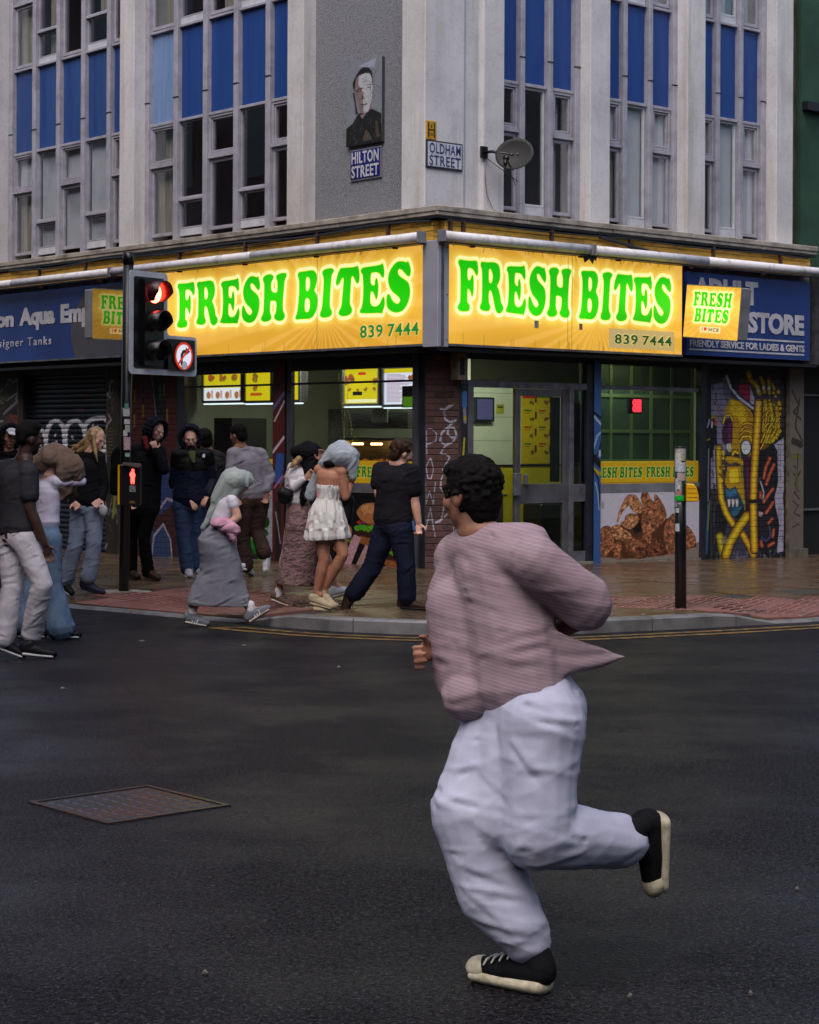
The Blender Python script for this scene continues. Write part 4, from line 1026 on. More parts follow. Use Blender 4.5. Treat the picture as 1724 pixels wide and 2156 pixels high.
# painted pilaster between the left windows: red with blue, white and black flashes
def spray(w, h, base, marks, res=.01, g=.06, seed=2):
    cv = Canvas(0, w, 0, h, max(24, int(w/res)), base)
    for pts, wd, c in marks: cv.line(pts, wd, c, 1, 2)
    return cv.grain(g, 1, seed)
cv = spray(.14, 2.7, (.30,.05,.05), [([(.0,2.3),(.14,2.5)], .05, (.10,.10,.12)), ([(.0,2.1),(.13,2.3)], .04, (.35,.38,.55)), ([(.02,1.95),(.14,2.2)], .02, (.75,.75,.8)),
    ([(.0,1.55),(.14,1.75)], .03, (.75,.72,.78)), ([(.07,1.2),(.09,1.5)], .10, (.16,.30,.58)), ([(.02,1.1),(.12,1.25)], .02, (.75,.4,.6)), ([(.07,.0),(.07,.9)], .06, (.05,.03,.03)), ([(.10,.4),(.04,.8)], .012, (.7,.7,.75))])
o = sb('L', 'painted_pilaster', DARK, 2.955, 3.21, -.06, .02, -.2, 2.66)
lpic('pilaster_paint', cv, 3.205, .024, -.12, .245, 2.75, thick=.003, rough=.6)

# ------------------------------------------------------------------ shopfront, right wall
sb('R', 'post', POSTG, .325, .44, -.06, .01, .0, 2.66, bevel=.004)
sb('R', 'post', ALUD, .445, .53, -.07, .02, .05, 2.34, bevel=.004)
cv = spray(.1, 2.2, (.16,.16,.18), [([(.05,1.95),(.05,2.08)], .08, (.25,.45,.70)), ([(.06,1.75),(.05,1.9)], .05, (.55,.55,.60)), ([(.04,1.0),(.02,1.2),(.05,1.55)], .03, (.75,.68,.08)), ([(.05,1.78),(.06,1.80)], .04, (.75,.65,.1)), ([(.07,.2),(.07,.6)], .03, (.25,.4,.62))])
picture('pilaster_paint', cv, shop, 'R', .335, .014, .1, .1, 2.2, .002, .6)
sb('R', 'header', ALUD, .445, 2.58, -.07, .012, 2.265, 2.345, bevel=.004)
sb('R', 'header', BLACK, .445, 2.58, -.06, -.01, 2.60, 2.655)
g = MB('R'); g.box(.53, 2.58, -.04, -.033, 2.345, 2.6); sp_build('R', 'window_glass', g, M_glass('dark_transom_glass', (.22,.22,.18), .05))
sb('R', 'post', ALUD, 2.16, 2.235, -.07, .02, .05, 2.265, bevel=.004); sb('R', 'post', POSTD, 2.47, 2.58, -.07, .02, .0, 2.6, bevel=.004)
g = MB('R'); g.box(.53, 1.24, -.04, -.033, .12, 2.265); sp_build('R', 'window_glass', g, GLASS_SH)
GLASS_DK = M_glass('dark_side_glass', (.30,.32,.36), .07)
g = MB('R'); g.box(2.235, 2.47, -.04, -.033, 1.09, 2.265); sp_build('R', 'window_glass', g, GLASS_DK); g = MB('R'); g.box(2.235, 2.47, -.04, -.033, .25, .87); sp_build('R', 'window_glass', g, GLASS_DK)
sb('R', 'rail', ALUD, 2.237, 2.468, -.06, -.0, .872, 1.088); sb('R', 'rail', ALUD, 2.237, 2.468, -.06, -.0, .05, .248)
# poster taped inside the narrow side glass
cv = Canvas(0, .16, 0, .75, 60, (.05,.06,.12)); cv.line([(.03,.12),(.13,.2),(.06,.3)], .012, (.35,.4,.55)); cv.line([(.03,.5),(.12,.52)], .015, (.3,.3,.4)); picture('poster', cv, shop, 'R', 2.27, -.06, 1.35, .16, .75, .002)
# the door leaf
mb = MB('R'); frame_mb('R', 1.245, 2.155, .10, 2.26, .085, -.055, -.005, mb); mb.box(1.33, 2.07, -.055, -.005, .86, 1.10); mb.box(1.33, 2.07, -.055, -.005, .186, .26)
door = sp_build('R', 'door', mb, M('door_grey', rgb(104,104,108), .45, rgb(76,76,82), 4, metal=.3), bevel=.004)
g = MB('R'); g.box(1.33, 2.07, -.034, -.028, 1.10, 2.175); g.box(1.33, 2.07, -.034, -.028, .26, .86); sub(door, 'glass', g, GLASS_SH)
mb = MB('R'); mb.box(1.19, 1.30, -.005, .045, .96, 1.235); mb.box(1.375, 1.43, -.005, .04, 1.09, 1.22); sub(door, 'handle', mb, ALUD, .008)
mb = MB('R'); mb.box(1.95, 2.06, -.12, -.056, 1.12, 2.17); sub(door, 'dark_reflection_strip', mb, BLACK)  # black strip behind the glass, put in as its dark reflection
sb('R', 'threshold', CONC, .45, 2.58, -.1, .03, .03, .12)
# blue graffitied pilaster
cv = spray(.13, 2.66, (.20,.36,.60), [([(0,2.0),(.13,1.93)], .03, (.02,.02,.05)), ([(0,1.95),(.13,1.85)], .03, (.72,.76,.86)), ([(.0,1.55),(.06,1.7),(.13,1.75)], .03, (.60,.68,.80)), ([(.0,1.40),(.10,1.5),(.13,1.62)], .025, (.03,.04,.12)),
    ([(.0,1.42),(.13,1.32)], .09, (.02,.02,.03)), ([(.0,1.27),(.13,1.20)], .05, (.70,.62,.05)), ([(.01,1.25),(.08,1.15),(.11,1.0),(.12,.8)], .02, (.03,.03,.06)), ([(.03,1.1),(.08,.95),(.10,.75)], .02, (.62,.70,.82)), ([(.11,1.5),(.11,1.45)], .04, (.75,.78,.85))], .005)
sb('R', 'painted_pilaster', DARK, 2.582, 2.705, -.06, .028, -.05, 2.66); picture('pilaster_paint', cv, shop, 'R', 2.582, .033, .03, .123, 2.6, .002, .55)
# right window
sb('R', 'header', ALUD, 2.71, 4.64, -.06, .0, 2.285, 2.335, bevel=.003); sb('R', 'header', BLACK, 2.71, 4.64, -.06, -.01, 2.60, 2.655)
g = MB('R'); g.box(2.71, 4.64, -.035, -.029, 1.37, 2.284); sp_build('R', 'window_glass', g, M_glass('shop_window_glass_side', (.85,.95,.85), .035))
g = MB('R'); g.box(2.71, 4.64, -.035, -.029, 2.336, 2.60); sp_build('R', 'window_glass', g, M_glass('shop_transom_glass_side', (.5,.5,.4), .03))
sb('R', 'rail', METGREY, 2.71, 4.64, -.05, -.0, .965, 1.084); sb('R', 'stallriser', DARK, 2.71, 4.64, -.12, -.02, -.1, .96)
sb('R', 'post', POSTD, 4.64, 4.76, -.07, .02, -.1, 2.66, bevel=.004); sb('R', 'plinth', CONC, 2.71, 4.64, -.02, .03, -.2, .085)
# fried chicken poster
CX0, CX1, CY0, CY1 = 75, 1710, 1240, 130
cv = Canvas(CX0, CX1, CY0, CY1, 460, (.80,.79,.84))
cv.poly([(75,1240),(75,1130),(700,1160),(1710,980),(1710,1240)], (.55,.50,.46), 1, 9)
def crumb(pts, c, seed): 
    m = cv.blur(cv.inside(smooth_loop(smooth_loop(pts))), 2); g = cv.blur(np.random.default_rng(seed).normal(0,1,cv.X.shape), 3); g /= g.std()
    g2 = cv.blur(np.random.default_rng(seed+1).normal(0,1,cv.X.shape), 12); g2 /= g2.std()
    cc = np.array(c)[None,None,:]*(1+.10*g+.16*g2)[..., None]; e = cv.blur(cv.inside(smooth_loop(pts)), 14)
    g3 = cv.blur(np.random.default_rng(seed+2).normal(0,1,cv.X.shape), 40); g3 /= g3.std(); cc = cc*(1+.16*np.clip(g3,-2,2))[..., None]; cc = cc*(.62+.5*np.clip(e*1.15-.1, 0, 1))[..., None]; cv.over(m, np.clip(cc, 0, 1))
BR = (.52,.33,.22); BL = (.62,.43,.29); BD = (.36,.21,.14)
cv.poly([(75,1140),(75,800),(300,720),(480,600),(700,450),(900,260),(1060,330),(1150,560),(1300,620),(1640,900),(1670,1060),(1100,1180),(500,1200)], (.34,.19,.115), 1, 6)
cv.poly([(600,700),(730,560),(760,760),(640,800)], (.12,.07,.05), 1, 5); cv.poly([(880,1040),(980,900),(1100,1060),(1000,1150)], (.13,.07,.05), 1, 6)
crumb([(75,1130),(75,720),(160,640),(260,660),(330,800),(300,1000),(200,1150)], BR, 1)
crumb([(1200,1200),(1100,900),(1130,650),(1220,520),(1290,470),(1300,600),(1500,680),(1600,800),(1680,960),(1600,1080),(1350,1130)], BR, 2)
crumb([(560,1180),(430,1000),(500,850),(700,820),(900,830),(1100,900),(1180,1100),(1000,1180),(700,1220)], BD, 3)
crumb([(350,610),(380,450),(430,320),(500,180),(560,150),(650,160),(700,230),(780,380),(790,430),(740,480),(620,450),(570,370),(530,330),(450,430),(400,530),(370,600)], BL, 4)
crumb([(740,120),(850,110),(890,230),(960,300),(950,170),(990,160),(1060,260),(1130,380),(1170,520),(1120,620),(1040,700),(960,800),(920,830),(900,990),(850,960),(800,870),(750,720),(745,520),(800,390),(740,300)], BR, 5)
crumb([(400,610),(440,580),(480,590),(480,510),(540,465),(640,465),(710,520),(720,590),(650,680),(560,740),(470,680)], BL, 6)
crumb([(250,680),(330,640),(400,630),(440,700),(560,760),(610,860),(560,890),(470,910),(380,890),(300,860)], BL, 7)
crumb([(260,1000),(330,920),(420,900),(440,1000),(420,1150),(440,1220),(330,1200)], BR, 8)
crumb([(450,900),(620,850),(850,1000),(830,1040),(650,1000),(660,1120),(560,1090)], BR, 9)
cv.poly([(110,260),(150,260),(155,375),(115,375)], (.55,.48,.50), .6, 1); cv.grain(.04, 1)
picture('poster', cv, shop, 'R', 2.712, .0, .09, 1.925, .875, .008, .35, var=.06)

# ------------------------------------------------------------------ inside the shop
CRE = M('cream_tiled_wall', rgb(208,210,188), .45, rgb(192,194,172), 1.5, bs=.02); OLV = M('olive_wall', rgb(168,168,146), .6, rgb(146,146,122), 2)
YDADO = M('yellow_dado', rgb(214,196,20), .4, rgb(196,176,10), 2); FLOORM = M('brown_floor_tiles', rgb(70,60,52), .35)
inn = thing('shop_interior', 'cream and yellow walled takeaway interior seen through the glass', 'room', 'R', (.5, -1, .1))
def ib(name, mat, a0, a1, b0, b1, z0, z1):
    """a = depth behind the right wall, b = distance along it (both inwards)"""
    mb = MB('R'); mb.box(b0, b1, -a0, -a1, z0, z1); return mb.build(name, mat, inn)
ib('floor', FLOORM, .06, 6.1, .1, 5.9, -.25, .115); ib('ceiling', M('ceiling_tiles', rgb(190,190,180), .7), .27, 6.1, .27, 5.9, 2.97, 3.02)
ib('wall', OLV, 5.9, 6.0, .1, 5.9, .1, 2.97); ib('wall', OLV, 2.72, 5.9, 3.2, 3.3, .1, 2.97)
ib('wall', CRE, 2.6, 2.7, 1.95, 5.8, 1.29, 2.97); ib('dado', YDADO, 2.6, 2.7, 1.95, 5.8, .115, 1.27); ib('rail', BLACK, 2.585, 2.6, 1.95, 5.8, 1.268, 1.292)
ib('wall', CRE, .13, 2.6, 5.7, 5.8, .1, 2.97)
for z in (1.62, 1.95, 2.28): ib('tile_joint', M('tile_joint', rgb(130,134,110), .6), 2.597, 2.6, 1.95, 5.7, z, z+.006)
ib('yellow_strip', YDADO, 2.59, 2.60, 3.70, 3.79, 1.29, 2.40)
# back partition of glazed panes in the right window
part = thing('pane_partition', 'green lit partition of square frosted panes inside the right shop window', 'partition', 'R', (4.4, -.8, .1))
FRO = M('frosted_green_pane', (.13,.19,.15), .25, (.07,.10,.08), 1.2); GFR = M('pale_green_frame', rgb(150,168,120), .5)
bs = [3.22, 3.36, 3.767, 4.168, 4.564, 4.981, 5.408]; zs = [1.0, 1.36, 1.76, 2.235, 2.66]
for i in range(len(bs)-1):
    for j in range(len(zs)-1):
        mb = MB('R'); mb.box(bs[i]+.022, bs[i+1]-.022, -.81, -.80, zs[j]+.02, zs[j+1]-.02); mb.build('pane', FRO, part)
mb = MB('R')
for b in bs: mb.box(b-.025, b+.025, -.83, -.785, 1.0, 2.68)
for z in zs: mb.box(3.2, 5.43, -.826, -.788, z-.022, z+.022)
mb.build('frame', GFR, part)
# ceiling lamps
def lamp(a, b, L_, e, lab, along):
    t = thing('ceiling_light', lab, 'ceiling light', 'R', (b, -a, 2.93))
    da, db = (L_/2, .06) if along == 'a' else (.06, L_/2)
    mb = MB('R'); mb.box(b-db-.02, b+db+.02, -a+da+.02, -a-da-.02, 2.942, 2.969); mb.build('body', GREYPL, t)
    mb = MB('R'); mb.box(b-db, b+db, -a+da, -a-da, 2.922, 2.94); mb.build('tube', M_emit('lamp_tube', (.96,1.0,.84), e), t)
lamp(1.4, 2.4, 1.2, 80, 'fluorescent ceiling light over the customers inside the door', 'b'); lamp(.42, 3.75, .8, 24, 'greenish ceiling light above the frosted pane partition', 'b')
lamp(3.6, 1.3, 1.2, 40, 'fluorescent ceiling light near the fryer behind the left window', 'a')
# menu boxes
def menu(s0, s1, p, z0, z1, label, art, e=1.25, face=1.0):
    """light box parallel to the left wall"""
    t = thing('menu_board', label, 'menu board', 'L', (s0, p, z0), group='lit menu boards inside the takeaway')
    w, h = s1-s0, z1-z0; mb = MB('L'); mb.box(s0, s1, p-.12, p-.004, z0, z1); mb.build('casing', METGREY, t)
    mb = MB('L'); frame_mb('L', s0, s1, z0, z1, .035, p-.004, p+.02, mb); mb.build('frame', M('bright_alu_trim', rgb(170,174,182), .3, metal=.5), t)
    cv = Canvas(0, w-.07, 0, h-.07, 160); art(cv, w-.07, h-.07)
    picture('menu_face', cv, t, 'L', s1-.035, p+.0, z0+.035, w-.07, h-.07, .003, .3, emit=e)
    mb = MB('L'); mb.box(s0+.02, s1-.02, p-.06, p+.0, z0-.02, z0-.002); mb.build('lamp_strip', M_emit('menu_under_lamp', (.8,.87,1), 1.6), t)
YB = (.80,.72,.08)
def food(cv, x, y, s, sd):
    g = np.random.default_rng(sd)
    for k in range(5): blob(cv, x+g.uniform(-1,1)*s*.5, y+g.uniform(-1,1)*s*.25, s*.42, s*.32, (.45+.2*g.random(), .26+.12*g.random(), .14), 8, .3, sd+k, 1, 1)
    blob(cv, x, y-s*.35, s*.5, s*.12, (.3+.3*g.random(),.5,.15), 8, .3, sd+7, .8, 1)
def art_a(cv, w, h):
    cv.a[:] = (*YB, 1); cv.rect(0, 0, w, h*.42, (.88,.88,.93)); cv.line([(w*.25,h*.93),(w*.75,h*.93)], .03, (.75,.15,.1))
    for i in range(3): food(cv, w*(.2+.3*i), h*.74, w*.11, 5+i)
    for i in range(4): blob(cv, w*(.12+.25*i), h*.18, w*.06, w*.06, (.62,.42,.28), 10, .1, i); cv.rect(w*(.19+.25*i), h*.08, w*(.24+.25*i), h*.34, (.72,.35,.32), .6)
def art_b(cv, w, h):
    cv.a[:] = (*YB, 1); food(cv, w*.35, h*.72, w*.22, 15); food(cv, w*.4, h*.42, w*.16, 25); cv.line([(w*.3,h*.93),(w*.7,h*.93)], .03, (.5,.6,.1)); cv.line([(w*.2,h*.2),(w*.6,h*.2)], .04, (.7,.3,.1))
def art_c(cv, w, h):
    cv.a[:] = (*YB, 1); food(cv, w*.12, h*.7, w*.2, 35); food(cv, w*.88, h*.62, w*.14, 45); cv.line([(w*.42,h*.85),(w*.6,h*.85)], .035, (.75,.15,.1)); cv.rect(w*.24, h*.24, w*.52, h*.34, (.04,.03,.03))
    for i in range(4): food(cv, w*(.14+.24*i), h*.4, w*.07, 55+i)
    cv.rect(w*.05, h*.03, w*.93, h*.12, (.95,.93,.85), .8)
def art_d(cv, w, h):
    cv.a[:] = (.86,.86,.95,1); cv.rect(0, h*.88, w, h, (.8,.72,.1))
    for i in range(22): cv.line([(w*.07, h*(.84-i*.036)), (w*(.45+.4*rng.random()), h*(.84-i*.036))], .008, (.55,.35,.45), .7)
    food(cv, w*.85, h*.75, w*.14, 65)
menu(4.72, 5.68, -.6, 2.13, 2.62, 'yellow and white lit menu board furthest left in the takeaway window', art_a); menu(4.04, 4.68, -.6, 2.12, 2.62, 'yellow lit menu board beside the window post, second from the left', art_b)
menu(3.42, 4.0, -.6, 2.12, 2.62, 'yellow lit menu board half hidden by the post between the left windows', art_b)
menu(2.74, 3.52, -1.4, 2.08, 2.62, 'yellow lit menu board with a black label, right half of the left window', art_c); menu(1.98, 2.69, -1.4, 2.06, 2.60, 'white lit price board at the right end of the left window', art_d)
# fryer display with warm lamps, counter, small things
fr = thing('food_warmer', 'stainless heated food display glowing orange behind the left window', 'food warmer', 'L', (2.9, -1.4, 1.1))
STEEL = M('brushed_steel', rgb(150,146,140), .3, rgb(110,106,100), 6, metal=.9, stretch=(1,1,8))
for b in ((2.25,3.6,-1.95,-1.4,.95,1.30),(2.25,3.6,-1.95,-1.45,1.62,1.66),(2.3,3.55,-1.9,-1.5,1.78,2.0),(2.25,2.29,-1.95,-1.45,1.30,1.62),(3.56,3.6,-1.95,-1.45,1.30,1.62),(2.25,3.6,-1.97,-1.93,1.3,1.62)):
    mb = MB('L'); mb.box(*b); mb.build('shelf', STEEL, fr, bevel=.004)
for s in (2.5, 2.95, 3.35):
    mb = MB('L'); mb.box(s, s+.10, -1.62, -1.5, 1.56, 1.585); mb.build('heat_lamp', M_emit('heat_lamp', (1.,.52,.16), 16), fr)
for k in range(12):
    c = Vector(fl('L', 2.36+.1*k+.02*rng.random(), -1.6-.1*rng.random(), 1.31)); mb = MB(); r = .045
    mb.add([(c.x+r*math.cos(t)*math.sin(u), c.y+r*math.sin(t)*math.sin(u), c.z+r*math.cos(u)+.02) for u in (.3,1.2,2.2) for t in np.linspace(0,5.2,6)], [(i+6*j, (i+1)%6+6*j, (i+1)%6+6*j+6, i+6*j+6) for j in range(2) for i in range(6)]+[tuple(range(6))])
    mb.build('chicken_piece', M('fried_crumb', rgb(150,88,40), .7, rgb(96,52,24), 40), fr)
ct = thing('counter', 'long dark serving counter inside the left window', 'counter', 'L', (2.5, -1.2, .115)); mb = MB('L'); mb.box(.9, 5.8, -1.9, -1.32, .116, .92); mb.build('body', M('counter_front', rgb(70,66,50), .6), ct); mb = MB('L'); mb.box(.88, 5.8, -1.95, -1.28, .92, .948); mb.build('top', STEEL, ct)
def card(name, lab, cat, s0, s1, p, z0, z1, mat, side='L'):
    t = thing(name, lab, cat, side, (s0, p, z0)); mb = MB(side); mb.box(s0, s1, p-.02, p, z0, z1); mb.build('sheet', mat, t); return t
card('notice', 'blank pale paper notice hanging under the white price board', 'notice', 2.6, 2.92, -1.4, 1.86, 2.04, M('notice_paper', rgb(170,178,165), .7))
gs = thing('hanging_sign', 'small black and green sign hanging inside the top right of the left window', 'sign', 'L', (.5, -.1, 2.0)); mb = MB('L'); mb.box(.47, .80, -.14, -.11, 2.02, 2.28); mb.build('board', BLACK, gs); mb = MB('L'); mb.box(.49, .78, -.11, -.106, 2.03, 2.15); mb.build('green_strip', M_emit('dim_green_display', (.2,.5,.02), .35), gs)
card('notice', 'tall white notice with black figures on the window by the post', 'notice', 2.15, 2.46, -.3, 1.5, 2.02, M('notice_paper_grey', rgb(120,122,118), .7, rgb(60,60,60), 22))
fx = thing('fridge', 'dark fridge standing behind the left window', 'fridge', 'L', (4.9, -1.0, .115)); mb = MB('L'); mb.box(4.98, 5.40, -1.2, -.6, .116, 1.92); mb.build('body', M('fridge_dark', rgb(44,46,44), .4), fx); mb = MB('L'); mb.box(5.01, 5.37, -.6, -.59, .3, 1.86); mb.build('door', DARK, fx)
# fairy lights in the window
fl_ = thing('light_string', 'string of tiny warm lights hanging in the left window', 'fairy lights', 'L', (1.8, -.12, 1.3))
for k, s in enumerate((1.95, 1.78)):
    pts = [(s+.05*math.sin(z*6+k), -.10, z) for z in np.linspace(1.3, 2.45, 26)]; mb = MB('L'); mb.tube([fl('L', *q) for q in pts], .002, 4); mb.build('wire', BLACKPL, fl_)
    mb = MB()
    for q in pts:
        c = fl('L', q[0]+rng.normal(0,.02), q[1], q[2]); r = .0045; mb.add([(c.x+r,c.y,c.z),(c.x-r,c.y,c.z),(c.x,c.y+r,c.z),(c.x,c.y-r,c.z),(c.x,c.y,c.z+r),(c.x,c.y,c.z-r)], [(0,2,4),(2,1,4),(1,3,4),(3,0,4),(2,0,5),(1,2,5),(3,1,5),(0,3,5)])
    o = mb.build('bulbs', M_emit('warm_bulb', (1.,.72,.12), 2.2), fl_, kind='stuff')
# through the door
tv = thing('television', 'small wall television with a dim violet screen inside the door', 'television', 'R', (3.1, -2.5, 1.9)); mb = MB('R'); mb.box(2.93, 3.28, -2.58, -2.52, 1.89, 2.22); mb.build('casing', BLACKPL, tv, bevel=.006); mb = MB('R'); mb.box(2.95, 3.24, -2.52, -2.515, 1.915, 2.195); mb.build('screen', M_emit('tv_screen', rgb(92,90,150), .45), tv)
cv = Canvas(0, .62, 0, 1.0, 220, (.86,.74,.04))
for i in range(2):
    for j in range(4):
        x, y = .06+.29*i, .16+.235*j; food(cv, x+.14, y, .06, i*10+j); cv.line([(x, y+.12),(x+.12, y+.12)], .022, (.75,.12,.15) if (i+j)%2 else (.1,.45,.12)); cv.line([(x, y+.085),(x+.10, y+.085)], .010, (.5,.3,.1)); cv.rect(x+.2, y-.0, x+.235, y+.1, (.06,.05,.05))
cv.rect(.02, .92, .28, .98, (.8,.12,.15)); cv.rect(.3, .93, .6, .975, (.1,.45,.12), .7)
mp_ = thing('menu_poster', 'yellow menu poster with rows of chicken meals on the wall seen through the door', 'poster', 'R', (3.88, -2.58, 1.3)); picture('sheet', cv, mp_, 'R', 3.86, -2.58, 1.30, .62, 1.0, .004, .4)
nt_ = thing('notice', 'small yellow notice on the cream wall beside the television', 'notice', 'R', (3.38, -2.59, 1.98)); cv = Canvas(0,.15,0,.13,30,(.66,.64,.16)); cv.line([(.03,.09),(.12,.09)], .02, (.1,.1,.05)); picture('sheet', cv, nt_, 'R', 3.38, -2.59, 2.0, .15, .13, .003)
bn = thing('litter_bin', 'black litter bin standing behind the glass door', 'bin', 'R', (4.1, -2.3, .115)); mb = MB('R'); mb.box(3.88, 4.35, -2.58, -2.2, .116, .75); mb.build('body', BLACKPL, bn, bevel=.02); mb = MB('R'); mb.box(3.93, 4.30, -2.55, -2.25, .75, .84); mb.build('lid', M('blue_lid', rgb(30,60,90), .4), bn, bevel=.02)
# red LED display
ld = thing('led_sign', 'small red glowing LED display hanging in the right shop window', 'led sign', 'R', (3.7, -.3, 2.0)); mb = MB('R'); mb.box(3.60, 3.86, -.36, -.31, 1.985, 2.20); mb.build('casing', BLACKPL, ld, bevel=.004)
mb = MB('R')
SEG = ["01110","10001","00110","10001","01110"]
for i in range(10):
    for j in range(9):
        if (i*7+j*5+i*j) % 4: mb.box(3.665+i*.017, 3.665+i*.017+.012, -.31, -.305, 2.01+j*.019, 2.01+j*.019+.013)
mb.build('diodes', M_emit('red_diodes', (1.,.03,.06), 3.5), ld, kind='stuff')

# ------------------------------------------------------------------ painted brick walls
def brick_wall(name, label, side, s0, s1, z0, z1, canvas, base, lenb=.225, course=.075, p=0, rough=.7):
    t = thing(name, label, 'painted wall', side, (s0, p, z0))
    w = s1-s0; h = z1-z0
    mb = MB(side); mb.box(s0, s1, p-.08, p-.012, z0, z1); core = mb.build('mortar', M('painted_mortar', tuple(x*.5 for x in base), .9), t, org=fl(side, s0 if side == 'R' else s1, p, z0))
    mat = M_paint(name+'_paint', canvas.image(name), core, w, h, base=base, rough=rough, bs=.25, var=.2)
    core.data.materials[0] = mat
    left = s0 if side == 'R' else s1; o0 = fl(side, left, p, z0); meshes = {}
    n = int(h/course)
    for r in range(n):
        x = -(lenb/2 if r % 2 else 0)
        while x < w-.02:
            a = max(x, 0)+.002; b = min(x+lenb, w)-.003; x += lenb
            if b-a < .03: continue
            key = round(b-a, 3)
            if key not in meshes:
                m_ = MB(); m_.add([(0,0,0),(key,0,0),(key,.05,0),(0,.05,0),(0,0,course-.006),(key,0,course-.006),(key,.05,course-.006),(0,.05,course-.006)], [(0,3,2,1),(4,5,6,7),(0,1,5,4),(1,2,6,5),(2,3,7,6),(3,0,4,7)])
                meshes[key] = m_.mesh('brick', mat, bevel=.003)
            o = bpy.data.objects.new('brick', meshes[key]); col.objects.link(o); o.parent = t
            o.location = o0-ORG[t.name]+Vector((a, -.001+random.uniform(-.0015,.0015), r*course+.003))
    return t
# the yellow monster mural (picture units: x to the right, y down)
cv = Canvas(110, 1000, 2130, 0, 300, (.20,.19,.22))
WT = (.62,.62,.70); BK = (.02,.02,.03)
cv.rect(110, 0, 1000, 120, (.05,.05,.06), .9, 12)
cv.poly([(190,180),(330,140),(330,700),(180,1300),(110,1300),(110,200)], (.45,.44,.52), 1, 4)
for k in range(26): cv.line([(120+60*rng.random(), 200+90*k),(120+60*rng.random(), 260+70*k)], 14, BK, .5, 2)
cv.poly([(100,560),(170,560),(180,900),(110,980)], BK, 1, 3); cv.poly([(110,520),(180,520),(180,550),(110,555)], (.55,.50,.05)); cv.poly([(150,560),(180,570),(170,640),(140,620)], (.70,.28,.12), 1, 3); cv.poly([(110,580),(135,580),(130,660),(110,660)], WT)
cv.poly([(160,820),(135,900),(150,1050),(145,1240),(175,1260),(185,1000)], WT, .9, 3)
for q in ([(190,400),(250,530)],[(180,440),(260,600)],[(185,520),(250,640)]): cv.line(q, 7, (.5,.10,.12), .8, 2)
cv.poly([(180,2130),(160,1500),(260,1380),(660,1350),(960,1350),(990,2130)], (.06,.06,.08), 1, 6)
cv.poly([(240,1900),(330,1560),(420,1640),(560,1560),(620,1900),(560,2100),(380,2100)], (.20,.20,.26), 1, 6)
for k in range(60):
    x = 170+rng.random()*800; y = 1960+130*rng.random(); cv.line([(x, y), (x+rng.normal(0,14), y+50*rng.random()+20)], 16, (.50,.49,.56), .5, 3)
cv.poly([(660,640),(960,640),(980,1300),(700,1400),(660,1300)], (.04,.04,.06), 1, 4)
# head cloth and crown
cv.poly([(250,110),(300,100),(340,250),(300,400),(255,330),(240,200)], (.33,.33,.40), 1, 3)
cv.tube([(285,105),(330,220),(430,330),(600,440)], 40, (.30,.30,.36), (.62,.62,.68), (.82,.82,.86))
cv.poly([(420,180),(560,190),(570,370),(520,350),(430,270)], (.55,.11,.22), 1, 5); cv.poly([(560,200),(600,300),(630,380),(590,400),(560,370)], WT, 1, 3); cv.poly([(330,130),(440,120),(420,250),(350,230)], (.10,.05,.04), 1, 5)
Y1, Y2, Y3 = (.38,.24,.04), (.72,.56,.04), (.92,.80,.12)
# head
cv.poly([(330,330),(450,370),(560,450),(600,520),(600,900),(560,960),(450,900),(360,930),(300,870),(350,800),(360,560),(300,520),(260,470),(300,400)], (.66,.50,.04), 1, 3)
cv.poly([(340,350),(430,380),(500,440),(520,600),(470,640),(420,560),(360,520),(320,480)], (.80,.68,.08), 1, 9); cv.poly([(480,600),(600,560),(600,640),(520,700),(450,700)], (.62,.44,.05), 1, 6)
for q in ([(450,690),(500,640),(580,650)],[(440,740),(500,680),(590,700)],[(450,780),(520,730),(600,750)],[(470,620),(520,595),(590,610)]): cv.tube(q, 26, (.36,.24,.04), (.66,.52,.05), (.86,.74,.2))
cv.poly([(270,560),(330,540),(355,620),(350,850),(300,860),(240,800),(235,680),(260,620)], (.22,.08,.18), 1, 4); cv.poly([(300,640),(340,600),(345,800),(310,820)], (.36,.13,.30), 1, 6)
cv.tube([(250,600),(270,530),(330,510),(360,580)], 26, Y1, Y2, Y3); cv.poly([(285,820),(345,815),(345,880),(320,915),(290,880)], (.72,.72,.66), 1, 3)
cv.ell(515, 865, 72, 92, BK, 1, .1); cv.ell(515, 862, 62, 84, (.78,.79,.80), 1, .2); cv.tube([(445,800),(480,745),(560,740),(585,790)], 30, Y1, Y2, Y3)
# nose
cv.tube([(300,985),(360,985),(430,1000),(480,1030)], 70, (.40,.27,.04), (.66,.50,.05), (.84,.70,.16)); cv.ell(340, 1000, 62, 50, (.70,.55,.06), 1, .6); cv.tube([(360,940),(380,900),(420,920)], 36, Y1, Y2, Y3)
# snout and strings
cv.poly([(300,1060),(450,1060),(480,1250),(510,1500),(400,1380),(300,1290),(270,1230)], (.68,.52,.05), 1, 4); cv.poly([(320,1090),(420,1090),(430,1230),(330,1250)], (.85,.75,.08), 1, 12)
cv.line([(440,900),(470,1080),(490,1300),(510,1560)], 14, (.50,.52,.05)); cv.poly([(480,960),(570,960),(570,1560),(520,1500)], (.20,.06,.14), 1, 5); cv.poly([(520,1080),(550,1060),(550,1420),(530,1400)], (.38,.12,.28), 1, 8)
